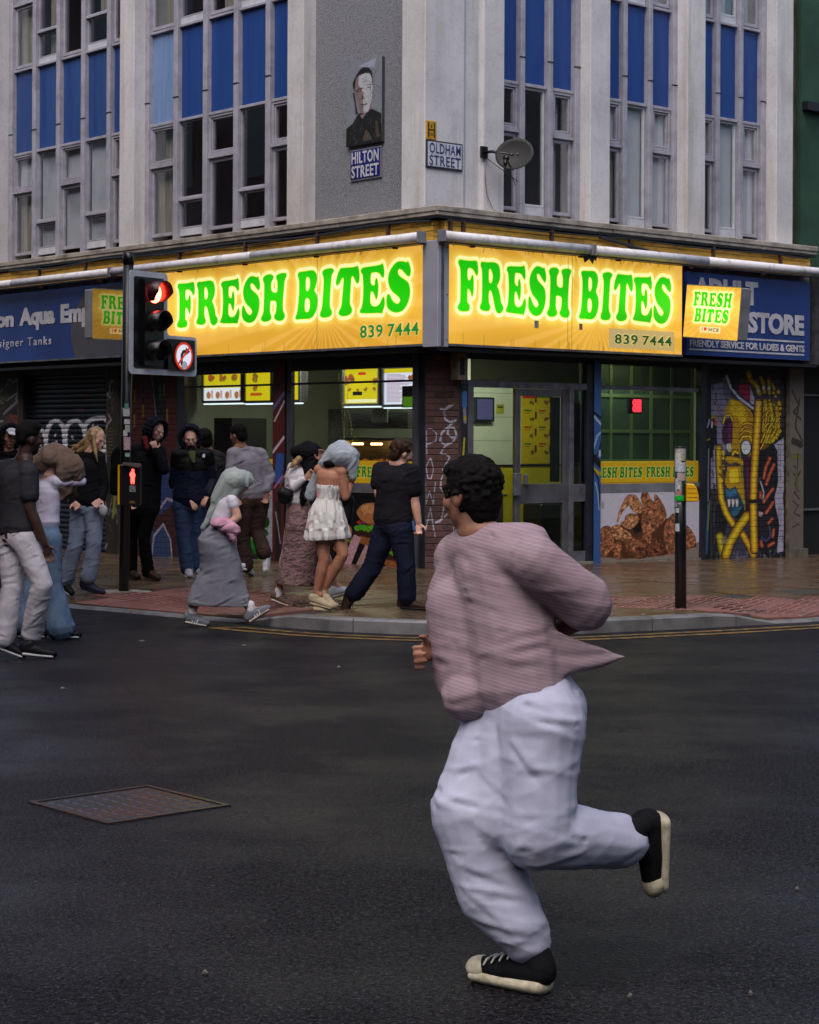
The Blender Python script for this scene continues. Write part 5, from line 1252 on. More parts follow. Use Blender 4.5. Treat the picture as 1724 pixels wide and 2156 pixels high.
# lips and teeth
cv.poly([(265,1290),(340,1310),(390,1270),(440,1370),(500,1490),(440,1540),(370,1640),(320,1520),(280,1400)], (.10,.24,.34), 1, 4); cv.poly([(280,1300),(340,1330),(390,1290),(420,1360),(330,1390),(290,1370)], (.22,.42,.55), 1, 7); cv.poly([(340,1540),(440,1500),(480,1490),(420,1580),(370,1610)], (.16,.36,.44), 1, 7)
cv.poly([(290,1400),(420,1400),(440,1480),(330,1500)], (.08,.03,.06), 1, 3)
for x in (300,345,390): cv.poly([(x,1410),(x+38,1410),(x+36,1490),(x+12,1495)], (.78,.76,.76), 1, 2)
# arms / tubes
cv.tube([(200,870),(200,1000),(215,1200),(230,1400),(290,1560),(370,1680)], 76, Y1, Y2, Y3)
for k in range(9): cv.line([(185+6*k%30, 850+28*k),(225, 870+28*k)], 8, (.35,.24,.04), .7, 2)
cv.tube([(480,1790),(560,1920),(610,2020)], 80, Y1, (.70,.52,.06), (.86,.72,.14)); cv.tube([(215,1800),(245,1950),(280,2080)], 90, (.36,.32,.04), (.60,.56,.04), (.76,.72,.1))
cv.tube([(530,1600),(430,1720),(330,1880),(290,2000)], 110, Y1, Y2, (.84,.78,.12))
cv.poly([(280,1800),(320,1850),(250,1900),(230,1830)], (.5,.46,.40), .8, 5)
# hair / fingers top
cv.poly([(700,330),(900,350),(930,560),(900,750),(780,850),(720,900),(690,800)], (.40,.28,.04), 1, 4)
for q in ([(740,360),(760,500),(740,700)],[(800,380),(830,560),(760,800)],[(880,420),(900,600),(800,800)],[(850,640),(920,680),(830,790)]): cv.tube(q, 52, (.38,.28,.03), (.68,.58,.05), (.80,.72,.1))
for q, w_ in (([(540,60),(560,130),(640,200),(670,280)], 70), ([(690,110),(720,180),(730,260)], 52), ([(780,120),(790,200),(790,270)], 48), ([(830,170),(850,230)], 44)): cv.tube(q, w_, (.30,.22,.03), (.58,.46,.05), (.72,.6,.12))
for x, y in ((658,250),(722,215),(785,220)): cv.ell(x, y, 20, 26, (.72,.74,.76), 1, .3)
for x, y, r_ in ((905,255,32),(920,380,44),(930,440,26),(925,500,20),(845,270,20),(870,305,20),(795,355,20),(850,400,16),(880,450,18)): cv.ell(x, y, r_, r_*1.15, (.30,.2,.04), 1, .1); cv.ell(x-3, y-4, r_*.8, r_*.9, (.78,.66,.14), 1, .5)
rm = np.random.default_rng(4)
for k in range(22):
    x, y = 700+230*rm.random(), 330+420*rm.random(); cv.tube([(x, y), (x-rm.uniform(5, 40), y+rm.uniform(30, 70)), (x-rm.uniform(20, 80), y+rm.uniform(80, 150))], rm.uniform(12, 26), (.30,.2,.03), (.66,.52,.05), (.86,.76,.15))
for k in range(16): x, y = 200+60*rm.random(), 880+420*rm.random(); cv.ell(x, y, rm.uniform(8, 20), rm.uniform(12, 26), (.40,.28,.05) if k % 2 else (.80,.70,.14), .9, .5)
for k in range(26): x, y = 320+250*rm.random(), 380+200*rm.random(); cv.line([(x, y), (x+rm.normal(0, 26), y+rm.uniform(10, 46))], 3.5, (.34,.22,.04), .7, 1)
for k in range(24): x, y = 680+200*rm.random(), 900+1000*rm.random(); cv.line([(x, y), (x-rm.uniform(10, 40), y+rm.uniform(20, 60))], 9, [(.16,.2,.38),(.03,.03,.05),(.62,.26,.14),(.42,.42,.5)][k % 4], .8, 2)
# the long tube with a dark band
cv.tube([(660,380),(650,600),(630,900),(610,1200),(605,1400),(610,1700),(620,1960)], 92, (.42,.24,.04), (.74,.56,.06), (.90,.78,.16)); cv.ell(665, 390, 36, 40, (.72,.66,.50), .8, .7)
cv.rect(545, 1425, 665, 1462, BK, 1, 2)
# orange and blue plait
cv.poly([(780,860),(850,830),(880,1000),(860,1500),(900,1800),(880,1960),(700,1990),(670,1500),(700,1100)], (.05,.05,.08), 1, 4); cv.poly([(680,1480),(760,1500),(800,1800),(720,1860),(680,1760)], (.10,.08,.12), 1, 6)
for q in ([(800,980),(750,1080),(730,1190)],[(850,1050),(800,1150),(760,1260)],[(840,1310),(780,1380),(730,1450)],[(840,1460),(800,1520),(760,1570)],[(690,1350),(690,1400)],[(830,1640),(790,1680)],[(850,1760),(840,1830)],[(700,1880),(712,1930)],[(850,1900),(790,1930)]):
    cv.tube(q, 48, (.22,.08,.03), (.60,.24,.12), (.74,.42,.30))
cv.tube([(690,1230),(730,1350),(720,1420)], 26, (.2,.2,.26), (.5,.5,.56), (.7,.7,.75)); cv.poly([(670,1550),(730,1570),(700,1610),(672,1600)], (.66,.58,.54), 1, 2)
cv.tube([(700,1830),(760,1880),(810,1830),(800,1720)], 24, (.08,.10,.22), (.16,.2,.38), (.3,.36,.5))
# white slab at the right
cv.poly([(850,830),(970,750),(975,1300),(960,1400),(975,1560),(970,2000),(890,2010),(920,1700),(870,1500),(860,1400),(900,1250),(890,900)], (.60,.59,.66), 1, 2)
for x, y, hh in ((915,940,110),(915,1160,60),(925,1620,100),(945,1820,50)):
    for dx in (-14, 14): cv.line([(x+dx, y-hh),(x+dx, y+hh)], 5, (.2,.2,.26), .9, 1)
    cv.line([(x-14, y+hh),(x+14, y+hh)], 5, (.2,.2,.26), .9, 1); cv.line([(x-14, y-hh),(x+14, y-hh)], 5, (.2,.2,.26), .9, 1)
cv.poly([(975,0),(1000,0),(1000,2130),(980,2130)], BK, 1, 2)
for k in range(18): cv.line([(900+80*rng.random(), 60+40*k),(930+60*rng.random(), 100+40*k)], 16, (.06,.06,.10), .45, 3)
cv.a[..., :3] = np.clip(cv.a[..., :3]*1.14, 0, 1)
cv.grain(.05, 1, 8)
brick_wall('mural_wall', 'brick wall painted with a yellow cartoon monster mural at the right end', 'R', 4.87, 6.475, -.06, 2.64, cv, (.05,.05,.055))
# dark graffitied strip left of the mural, and the grey stone pilaster on its right
cv = spray(.11, 2.64, (.03,.03,.04), [([(.03,1.9),(.08,2.0)], .03, (.6,.6,.65)), ([(.02,1.72),(.09,1.74)], .02, (.6,.5,.05)), ([(.05,.9),(.06,1.6)], .03, (.45,.46,.52)), ([(.02,.2),(.06,.85)], .05, (.20,.36,.50)), ([(.05,.5),(.09,.9)], .015, (.55,.58,.08))], .005)
mb = MB('R'); mb.box(4.762, 4.868, -.07, .0, -.1, 2.64); g0 = mb.build('painted_post', DARK, bld); bpy.data.objects.remove(g0)
FRR.build(MB('R').box(4.762, 4.868, -.07, .0, -.1, 2.64), 'painted_post', DARK)
picture('post_paint', cv, bld, 'R', 4.765, .004, -.05, .1, 2.6, .002, .6)
gp = FRR.build(MB('R').box(6.478, 6.80, -.1, .05, .12, 2.66), 'stone_pilaster', GREYSTONE)
FRR.build(MB('R').box(6.465, 6.86, -.1, .09, -.12, .14), 'pilaster_base', GREYSTONE)
cv = Canvas(0, .31, 0, 2.5, 70); 
for pts, wd, c in (([(.05,2.2),(.2,2.0),(.08,1.9),(.25,1.8)], .03, (.05,.05,.09)), ([(.22,2.1),(.12,1.7),(.28,1.5)], .035, (.06,.06,.1)), ([(.08,1.5),(.25,1.45)], .10, (.03,.03,.05)), ([(.06,1.28),(.24,1.28)], .06, (.50,.50,.04)), ([(.18,1.32),(.18,1.1),(.1,1.15)], .022, (.05,.06,.03)),
    ([(.08,1.05),(.15,1.0),(.24,1.08),(.12,.9),(.2,.8),(.1,.78),(.22,.7)], .022, (.08,.10,.04)), ([(.15,1.1),(.17,.8)], .05, (.42,.44,.05)), ([(.08,.66),(.2,.6),(.1,.5),(.24,.45)], .02, (.15,.18,.06)), ([(.07,.3),(.2,.34)], .02, (.1,.1,.1))): cv.line([(x, z) for x, z in pts], wd, c, .85, 3)
mm = MB('R'); mm.box(6.482, 6.79, .051, .053, .14, 2.64)
me = bpy.data.meshes.new('pilaster_paint'); me.from_pydata([(0,0,0),(.31,0,0),(.31,0,2.5),(0,0,2.5)], [], [(0,1,2,3)])
o = place('pilaster_paint', me, bld, fl('R', 6.482, .054, .14)); me.materials.append(M_paint('pilaster_tags', cv.image('pilaster_tags'), o, .31, 2.5, base=rgb(112,102,90), rough=.8))

# red painted brick wall on the left, behind the traffic light
cv = Canvas(0, 1.17, 0, 2.75, 200, (.26,.045,.04))
T_ = lambda x, y: ((x-272)/100*1.17, 2.70-(y-790)/395*2.70)
cv.poly([T_(*q) for q in ((322,790),(345,790),(352,900),(335,940),(325,860))], (.03,.03,.04), 1, 3); cv.line([T_(*q) for q in ((318,800),(328,880),(345,930))], .02, (.5,.45,.5)); cv.poly([T_(*q) for q in ((333,820),(340,820),(340,850),(334,850))], (.05,.35,.2), 1, 3)
for x, y in ((281,830),(300,860),(281,880),(352,870),(288,960),(345,820)): cv.line([T_(x, y), T_(x, y+22)], .035, (.60,.47,.06), .9, 2)
cv.poly([T_(*q) for q in ((272,1010),(372,980),(372,1180),(272,1180))], (.20,.04,.04), 1, 5)
cv.poly([T_(*q) for q in ((330,1000),(345,985),(372,1010),(360,1060),(335,1080))], (.14,.20,.42), 1, 3); cv.line([T_(*q) for q in ((333,990),(338,1040),(325,1080))], .03, (.60,.35,.50)); cv.line([T_(*q) for q in ((330,1075),(352,1045),(372,1050))], .04, (.62,.56,.62), 1, 3)
cv.poly([T_(*q) for q in ((320,1110),(345,1100),(362,1130),(365,1180),(320,1180))], (.16,.24,.40), 1, 4); cv.line([T_(*q) for q in ((318,1180),(325,1120),(345,1095),(360,1125),(366,1180))], .035, (.62,.60,.66)); cv.line([T_(*q) for q in ((300,1000),(285,1060),(300,1100))], .06, (.50,.09,.06), 1, 3); cv.line([T_(*q) for q in ((278,1040),(290,1090))], .03, (.60,.56,.62))
cv.grain(.1, 1, 5)
brick_wall('painted_wall', 'dark red brick wall with spray painted shapes behind the traffic light', 'L', 5.445, 6.615, -.2, 2.65, cv, (.02,.018,.02))
# graffitied pilasters and roller shutter at the left
def left_pic(name, cv, s_left, p, z0, w, h):
    me = bpy.data.meshes.new(name); me.from_pydata([(0,0,0),(w,0,0),(w,0,h),(0,0,h)], [], [(0,1,2,3)])
    o = FL.put(name, me, fl('L', s_left, p, z0)); me.materials.append(M_paint(name, cv.image(name), o, w, h, rough=.7)); return o
rg = np.random.default_rng(11)
def tagged(w, h, base, cols, n, seed, big=.05):
    g = np.random.default_rng(seed); cv = Canvas(0, w, 0, h, max(40, int(w/.008)), base)
    for k in range(n):
        x, z = g.random()*w, g.random()*h; c = cols[g.integers(len(cols))]; pts = [(x, z)]
        for _ in range(4): pts.append((min(max(pts[-1][0]+g.normal(0, w*.22), 0), w), pts[-1][1]+g.normal(0, .08)))
        cv.line(pts, big*g.uniform(.2, 1), c, .85, 2)
    return cv.grain(.1, 1, seed)
mb = MB('L'); mb.box(6.62, 6.86, -.3, -.02, -.3, 2.66); FL.build(mb, 'wall', DARK)
FL.build(MB('L').box(6.865, 7.18, -.3, .05, -.3, 2.66), 'pilaster', M('olive_pilaster', rgb(70,62,44), .8, bs=.3))
cv = tagged(.315, 2.8, (.13,.115,.08), [(.45,.45,.5),(.05,.05,.06),(.35,.3,.2),(.6,.6,.62),(.25,.08,.1)], 46, 21, .04)
cv.line([(.20,.7),(.24,.95),(.2,1.2),(.25,1.4)], .06, (.52,.55,.08), .9, 4); cv.rect(.03, 1.55, .2, 1.95, (.10,.09,.05), .9); [cv.line([(.03,1.58+.05*k),(.2,1.58+.05*k)], .012, (.45,.38,.12)) for k in range(8)]
left_pic('pilaster_paint', cv, 7.18, .054, -.2, .315, 2.8)
FL.build(MB('L').box(9.72, 12.5, -.3, .05, -.4, 2.66), 'pilaster', M('grey_pilaster', rgb(80,76,66), .8, bs=.3))
cv = tagged(.9, 2.8, (.17,.155,.12), [(.5,.5,.55),(.62,.62,.66),(.05,.05,.06),(.42,.2,.16),(.3,.26,.16)], 70, 31, .07); left_pic('pilaster_paint', cv, 10.62, .054, -.25, .9, 2.8)
sh = thing('roller_shutter', 'closed dark roller shutter with white bubble graffiti letters at the left', 'roller shutter', 'L', (8.4, -.1, -.2))
S0, S1 = 7.185, 9.715
cv = Canvas(35, 223, 1175, 760, 300, (.09,.10,.16))
cv.poly([(65,815),(90,800),(95,850),(65,860)], (.12,.20,.20), 1, 3); cv.poly([(60,800),(190,795),(185,860),(70,870)], (.06,.08,.16), .8, 5); cv.poly([(80,880),(120,815),(150,800),(185,850),(190,900),(80,900)], BK, 1, 3)
cv.poly([(148,800),(175,798),(172,828),(165,825)], (.26,.06,.07), 1, 2); cv.poly([(146,835),(160,832),(163,846),(147,846)], (.30,.13,.18), 1, 2); cv.line([(178,800),(188,840),(196,870)], 5, (.10,.17,.18), 1, 3)
WB = (.86,.86,.92)
for loop in ([(40,950),(36,905),(48,888),(64,880),(78,892),(84,930),(82,980),(60,1000),(42,985)], [(84,935),(78,900),(88,868),(104,862),(118,875),(122,915),(116,960),(130,985),(100,1000),(84,975)], [(122,915),(122,880),(134,864),(150,864),(163,880),(168,920),(172,950),(160,975),(134,1000),(124,965)], [(160,880),(172,862),(190,858),(206,858),(213,875),(210,905),(205,930),(180,935),(170,915)]):
    cv.poly(loop, (.03,.03,.05), 1, 2); cv.line(smooth_loop(loop)+[smooth_loop(loop)[0]], 10, WB, 1, 2.5)
cv.poly([(64,905),(70,905),(72,930),(64,928)], WB, .8, 2)
for x, y, a, b in ((103,912,4,8),(100,895,3,6),(137,900,4,6),(150,915,3,7),(144,935,5,8),(180,880,2,18),(190,882,3,12)): cv.ell(x, y, a, b, WB, .85, .4)
for k in range(40): cv.line([(36+rg.random()*180, 1000+170*rg.random()), (36+rg.random()*180, 1000+170*rg.random())], 1.5, (.14,.15,.2), .5, 2)
cv.grain(.12, 1, 2)
simg = cv.image('shutter_paint'); core = place('panel_back', MB('L').box(S0, S1, -.16, -.13, -.3, 2.6).mesh('panel_back', BLACK, fl('L', S1, -.1, -.25)), sh, fl('L', S1, -.1, -.25))
SHM = M_paint('painted_shutter', simg, core, S1-S0, 2.85, rough=.45, bs=.05)
slat = MB(); w_ = S1-S0-.02; prof = [(0,0),(-.012,.012),(-.016,.035),(-.010,.058),(0,.066),(.006,.072)]
slat.add([(0, y, z) for y, z in prof]+[(w_, y, z) for y, z in prof], [(i, i+1, 6+i+1, 6+i) for i in range(5)]); slat_me = slat.mesh('slat', SHM)
for k in range(38):
    o = bpy.data.objects.new('slat', slat_me); col.objects.link(o); o.parent = sh; o.location = fl('L', S1-.01, -.1, -.25+k*.075)-ORG[sh.name]
mb = MB('L'); mb.box(S0-.0, S0+.05, -.12, -.04, -.3, 2.6); mb.box(S1-.05, S1, -.12, -.04, -.3, 2.6); mb.build('guide_rail', POSTD, sh)
FL.build(MB('L').box(7.18, 9.72, -.2, -.03, 2.58, 2.66), 'shutter_header', BLACK)

# ------------------------------------------------------------------ things on the upper wall
pt = thing('portrait_panel', 'painted portrait of a dark haired man in a black jacket on the grey pebbledash', 'painted panel', 'L', (1.25, .1, 5.22))
PX0, PX1, PY0, PY1 = 125, 728, 1545, 70
cv = Canvas(PX0, PX1, PY0, PY1, 200, (.50,.52,.56))
cv.poly([(330,150),(640,70),(600,220),(420,200)], (.62,.63,.72), 1, 4)
cv.poly([(330,1000),(560,950),(720,1060),(730,1545),(125,1545),(130,1220),(240,1150)], (.03,.03,.035), 1, 4)
cv.poly([(410,1440),(470,1290),(540,1400),(570,1490),(420,1500)], (.30,.25,.20), 1, 5); cv.poly([(620,1180),(650,1150),(690,1400),(720,1460),(630,1470)], (.28,.23,.18), 1, 5)
cv.poly([(240,520),(235,430),(300,300),(360,220),(420,190),(500,215),(560,290),(575,400),(580,520),(560,560),(270,580)], (.05,.05,.05), 1, 4)
cv.poly([(235,620),(265,600),(300,850),(330,1000),(290,1000),(270,800)], (.12,.10,.10), 1, 4)
cv.poly([(290,360),(340,320),(440,300),(520,310),(565,420),(580,560),(570,700),(560,860),(520,980),(450,1030),(390,1000),(330,880),(290,700),(270,560)], (.52,.44,.44), 1, 4)
cv.poly([(340,330),(450,300),(530,330),(565,430),(575,600),(555,820),(500,980),(430,1000),(410,860),(420,640),(330,480)], (.72,.73,.75), 1, 4)
cv.poly([(360,1020),(470,1020),(400,1100)], (.55,.46,.42), 1, 3)
for q, w_ in (([(300,590),(340,560),(390,560)], 26), ([(370,600),(320,610)], 16), ([(490,560),(540,570)], 16), ([(480,520),(550,520)], 12), ([(400,690),(420,740),(385,740)], 20), ([(385,840),(430,850),(470,850)], 20), ([(390,880),(430,880)], 12)): cv.line(q, w_, (.17,.13,.14), .85, 3)
for k in range(46):
    x, y = 140+570*rng.random(), 120+1380*rng.random(); pts = [(x, y)]
    for _ in range(4): pts.append((pts[-1][0]+rng.normal(10, 30), pts[-1][1]+rng.normal(35, 25)))
    cv.line(pts, 4.5, (.25,.25,.27) if y < 1050 else (.48,.46,.46), .75, 1.5)
mb = MB('L'); mb.box(.925, 1.60, .082, .125, 5.225, 6.245); mb.build('backing', M('panel_edge', rgb(70,68,70), .8), pt)
picture('painted_face', cv, pt, 'L', 1.60, .129, 5.225, .675, 1.02, .003, .7)
TILEB = M('blue_glazed_tile', rgb(40,50,128), .25, rgb(32,40,104), 3); TILEW = M('white_glazed_tile', rgb(214,216,226), .3, rgb(186,190,206), 4); NAVY = M('navy_letters', rgb(56,62,112), .4); WLET = M('white_tile_letters', rgb(206,206,216), .4)
def plate(side, label, words, s0, s1, p, z0, z1, tile, letm, framem, bold, fw=.018):
    t = thing('street_name_plate', label, 'street name plate', side, ((s0+s1)/2, p, z0))
    mb = MB(side); mb.box(s0, s1, p+.001, p+.02, z0, z1); mb.build('backing', framem, t)
    n = 6; h = (z1-z0-2*fw)/2; w = (s1-s0-2*fw)/n
    for r in range(2):
        for i in range(n):
            mb = MB(side); mb.box(s0+fw+i*w+.001, s0+fw+(i+1)*w-.001, p+.01, p+.026, z0+fw+r*h+.001, z0+fw+(r+1)*h-.001); mb.build('tile', tile, t)
    a, b = (s0, s1) if side == 'R' else (s1, s0); sg = 1 if side == 'R' else -1
    for r, word in enumerate(words):
        zb = z0+fw+(1-r)*h+.012
        lettering(word, t, side, a+sg*(fw+.02), b-sg*(fw+.02), p+.0285, zb, zb+h-.024, letm, bold, 'lettering', .003, 1.1)
plate('R', 'white tiled OLDHAM STREET name plate with dark letters', ['OLDHAM', 'STREET'], -.265, .30, .03, 4.80, 5.12, TILEW, NAVY, M('slate_edge', rgb(60,60,74), .7), .008)
plate('L', 'blue tiled HILTON STREET name plate with white letters below the portrait', ['HILTON', 'STREET'], .965, 1.555, .08, 4.80, 5.18, TILEB, WLET, M('cement_edge', rgb(128,128,134), .8), .022)
hs = thing('hydrant_sign', 'small yellow hydrant sign with a black H above the white street plate', 'hydrant sign', 'R', (-.19, .04, 5.13))
mb = MB('R'); mb.box(-.262, -.105, .031, .042, 5.128, 5.345); mb.build('plate', M('yellow_sign_enamel', rgb(208,160,36), .4, rgb(180,130,24), 12), hs, bevel=.003)
mb = MB('R'); mb.box(-.238, -.222, .042, .045, 5.15, 5.325); mb.box(-.145, -.129, .042, .045, 5.15, 5.325); mb.box(-.222, -.145, .042, .045, 5.232, 5.247); mb.build('letter', BLACK, hs)
lettering('1', hs, 'R', -.19, -.175, .043, 5.262, 5.30, BLACK, .0, 'digit', .002); lettering('100', hs, 'R', -.215, -.155, .043, 5.17, 5.205, BLACK, .0, 'digit', .002)
# satellite dish
sd = thing('satellite_dish', 'grey satellite dish on an arm beside the first right window', 'satellite dish', 'R', (.7, .03, 5.05))
dc = FR['R'].inverted() @ Vector((0,0,0)); 
DISHM = M('dull_grey_dish', (.012,.012,.014), .7, (.022,.021,.022), 4); 
cw = Vector(fl('R', .83, .40, 5.0)); aim = (FR['R'].inverted().to_3x3() @ Vector((-.30,-.86,.30))).normalized()
up = Vector((0,0,1)); sx = aim.cross(up).normalized(); uy = sx.cross(aim).normalized(); vs = []; NR_, NT = 6, 28
for i in range(NR_+1):
    r = i/NR_
    for k in range(NT):
        t = 2*math.pi*k/NT; q = cw+sx*math.cos(t)*r*.235+uy*math.sin(t)*r*.205+aim*(.055*r*r); vs.append(q)
fs = [(i*NT+k, i*NT+(k+1)%NT, (i+1)*NT+(k+1)%NT, (i+1)*NT+k) for i in range(1, NR_) for k in range(NT)]+[(0, NT+k, NT+(k+1)%NT) for k in range(NT)]
vs2 = [q-aim*.006 for q in vs]; nn = len(vs); 
mb = MB(); mb.add(vs+vs2, fs+[tuple(reversed([i+nn for i in f])) for f in fs]+[(NR_*NT+k, NR_*NT+(k+1)%NT, nn+NR_*NT+(k+1)%NT, nn+NR_*NT+k) for k in range(NT)]); mb.build('dish', DISHM, sd, smooth=True)
mb = MB(); mb.tube([fl('R', .66, .04, 5.06), fl('R', .66, .16, 5.06), fl('R', .78, .30, 5.03), cw-aim*.02], .018, 8); mb.build('wall_arm', BLACKPL, sd, smooth=True)
mb = MB('R'); mb.box(.60, .70, .03, .06, 4.99, 5.13); mb.build('wall_plate', BLACKPL, sd)
lnb = cw+aim*.27-uy*.16+sx*.03
mb = MB(); mb.tube([cw-uy*.20+aim*.03, cw-uy*.22+aim*.16, lnb], .011, 6); mb.build('feed_arm', BLACKPL, sd)
mb = MB(); mb.tube([lnb, lnb-aim*.05+uy*.02], [.038,.030], 10); mb.tube([lnb-uy*.02, lnb-uy*.10], [.024,.024], 8); mb.build('receiver', BLACKPL, sd, smooth=True)
for q in ((-.03,.02),(.05,.02)):
    c = cw+sx*q[0]+uy*q[1]+aim*.006; mb = MB(); mb.tube([c, c+aim*.012], .012, 8); mb.build('bolt', BLACKPL, sd)
mb = MB(); mb.tube([lnb-uy*.08, lnb-uy*.16-aim*.03, cw-uy*.30, cw-uy*.34-aim*.1, cw-uy*.24-aim*.2, fl('R', .66, .06, 5.0)], .0045, 5); mb.build('cable', BLACKPL, sd, smooth=True)
mb = MB(); mb.tube([fl('R', .665, .045, 5.0), fl('R', .67, .05, 4.75), fl('R', .70, .05, 4.55), fl('R', .80, .06, 4.38), fl('R', .82, .37, 4.30), fl('R', .82, .37, 4.2)], .006, 5); mb.build('cable', M('pale_cable', rgb(140,130,128), .6), sd, smooth=True)

# ------------------------------------------------------------------ traffic light
px_, py_ = -2.885, 19.6; gz = pav(px_, py_)
tl = thing('traffic_light', 'black traffic light pole with red light on and grey edged signal board', 'traffic light', None, (px_, py_, gz))
POLEM = M('black_pole_paint', rgb(20,20,25), .35, rgb(12,12,16), 7)
mb = MB(); mb.tube([(px_, py_, gz-.05), (px_+.03, py_, 3.44)], .053, 20); mb.build('pole', POLEM, tl, smooth=True)
mb = MB(); mb.tube([(px_+.03, py_, 3.4), (px_+.031, py_, 3.52)], .057, 20); mb.build('cap', BLACKPL, tl, smooth=True)
mb = MB(); mb.add([(px_-.22,py_-.16,gz-.02),(px_+.3,py_-.10,gz-.02),(px_+.22,py_+.2,gz-.02),(px_-.2,py_+.16,gz-.02)]+[(px_-.22,py_-.16,gz+.012),(px_+.3,py_-.10,gz+.012),(px_+.22,py_+.2,gz+.012),(px_-.2,py_+.16,gz+.012)], [(4,5,6,7),(0,1,5,4),(1,2,6,5),(2,3,7,6),(3,0,4,7)]); mb.build('concrete_footing', M('pale_footing', rgb(150,146,134), .7, rgb(90,84,70), 16, bs=.4), tl)
# board frame: local axes bx (along the board), bn (out of its face)
bx = Vector((.549,.836,0)).normalized(); bn = Vector((.836,-.549,0)).normalized(); B0 = Vector((-2.822, 19.4, 0))
def BP(x, n, z): return B0+bx*x+bn*n+Vector((0,0,z))
def rounded(pts, r, k=4):
    out = []; n = len(pts)
    for i in range(n):
        p = Vector((*pts[i], 0)); a = Vector((*pts[i-1], 0)); b = Vector((*pts[(i+1)%n], 0)); da = (a-p).normalized(); db = (b-p).normalized()
        for j in range(k+1):
            t = j/k; q = (p+da*r)*(1-t)**2+p*2*t*(1-t)+(p+db*r)*t*t; out.append((q.x, q.y))
    return out
def plate_poly(pts, n0, n1, name, mat, parent):
    mb = MB(); n = len(pts); mb.add([BP(x, n0, z) for x, z in pts]+[BP(x, n1, z) for x, z in pts], [tuple(range(n)), tuple(reversed(range(n, 2*n)))]+[(i, (i+1)%n, n+(i+1)%n, n+i) for i in range(n)]); return mb.build(name, mat, parent)
OUT = [(0,3.33),(.58,3.33),(.58,2.695),(1.05,2.695),(1.05,2.285),(0,2.285)]
INN = [(.06,3.27),(.52,3.27),(.52,2.635),(.99,2.635),(.99,2.345),(.06,2.345)]
plate_poly(rounded(OUT, .05), 0, .014, 'border', GREYPL, tl); bd = plate_poly(rounded(INN, .03), .014, .018, 'backing_board', BLACKPL, tl)
LX = .33
plate_poly(rounded([(LX-.15,3.26),(LX+.13,3.26),(LX+.13,2.37),(LX-.15,2.37)], .03), -.12, .06, 'signal_head', BLACKPL, tl)
def lens(z, mat, on):
    o = None; mb = MB(); n = 24; r = .105; c = BP(LX-.01, .064, z)
    ring = [c+bx*math.cos(2*math.pi*k/n)*r+Vector((0,0,1))*math.sin(2*math.pi*k/n)*r for k in range(n)]
    mb.add([c+bn*.02]+[c+(q-c)*.6+bn*.016 for q in ring]+ring, [(0, 1+k, 1+(k+1)%n) for k in range(n)]+[(1+k, 1+n+k, 1+n+(k+1)%n, 1+(k+1)%n) for k in range(n)]); o = mb.build('lens', mat, tl, smooth=True)
    mb = MB(); vs = []; m = 22          # visor: open tube, longer on top
    for j, (len_t, len_b) in enumerate(((0,0),(1,1))):
        for k in range(m+1):
            t = R(-50)+R(280)*k/m; L_ = (.15 if math.sin(t) > 0 else .15+.11*math.sin(t))*j
            for rr in (r+.004, r+.012): vs.append(c+bx*math.cos(t)*rr+Vector((0,0,1))*math.sin(t)*rr+bn*L_)
    W2 = 2*(m+1); fs = []
    for k in range(m):
        a = 2*k; fs += [(a, a+2, W2+a+2, W2+a), (a+1, W2+a+1, W2+a+3, a+3), (W2+a, W2+a+2, W2+a+3, W2+a+1)]
    fs += [(0, W2, W2+1, 1), (2*m, 2*m+1, W2+2*m+1, W2+2*m)]
    mb.add(vs, fs); mb.build('visor', BLACKPL if not on else M('visor_painted_red_glow', rgb(60,20,24), .35), tl, smooth=True)  # glow of the red lamp painted into the black visor's colour
RED = M_emit('red_signal_lens', (1.,.05,.022), 45, (.3,.02,.02))
lens(3.115, RED, True); lens(2.815, M('amber_lens_off', rgb(60,40,16), .3), False); lens(2.52, M('green_lens_off', rgb(14,40,34), .3), False)
# no turn sign box
sc = BP(.79, .06, 2.49)
plate_poly(rounded([(.56,2.66),(.985,2.66),(.985,2.345),(.56,2.345)], .02), -.06, .045, 'sign_box', BLACKPL, tl)
cv = Canvas(-.15, .15, -.15, .15, 120, (.02,.02,.02,0)); cv.a[..., 3] = 1
cv.ell(0, 0, .148, .148, (.85,.20,.13), 1, .04); cv.ell(0, 0, .122, .122, (.93,.93,1.), 1, .04)
cv.line([(-.035,-.085),(-.035,.01),(-.01,.045),(.035,.05)], .032, (.05,.05,.07), 1, 1.5); cv.poly([(.03,.09),(.10,.05),(.03,.01)], (.05,.05,.07), 1, 1); cv.line([(-.095,-.09),(.09,.09)], .024, (.85,.20,.13), 1, 1.5)
cv.ell(.01, -.10, .046, .046, (.35,.36,.38), 1, .08); cv.ell(.01, -.10, .038, .038, (.68,.69,.72), 1, .08); cv.line([(-.01,-.12),(.005,-.085),(.03,-.10),(.012,-.12)], .006, (.3,.3,.32), .9, 1)
mb = MB(); n = 32; ring = [(math.cos(2*math.pi*k/n)*.148, math.sin(2*math.pi*k/n)*.148) for k in range(n)]
M3 = Matrix((bx, -bn, Vector((0,0,1)))).transposed().to_4x4()
ring = [(x*1.04, z*.98) for x, z in ring]; me = bpy.data.meshes.new('turn_sign'); me.from_pydata([(x, 0, z) for x, z in ring]+[(x, .006, z) for x, z in ring], [], [tuple(range(n)), tuple(reversed(range(n, 2*n)))]+[(i, n+i, n+(i+1)%n, (i+1)%n) for i in range(n)])
o = place('turn_sign', me, tl, sc, rot=M3); me.materials.append(M_paint('turn_sign_print', cv.image('turn_sign'), o, .30, .30, x0=-.15, z0=-.15, rough=.3, emit=.75))
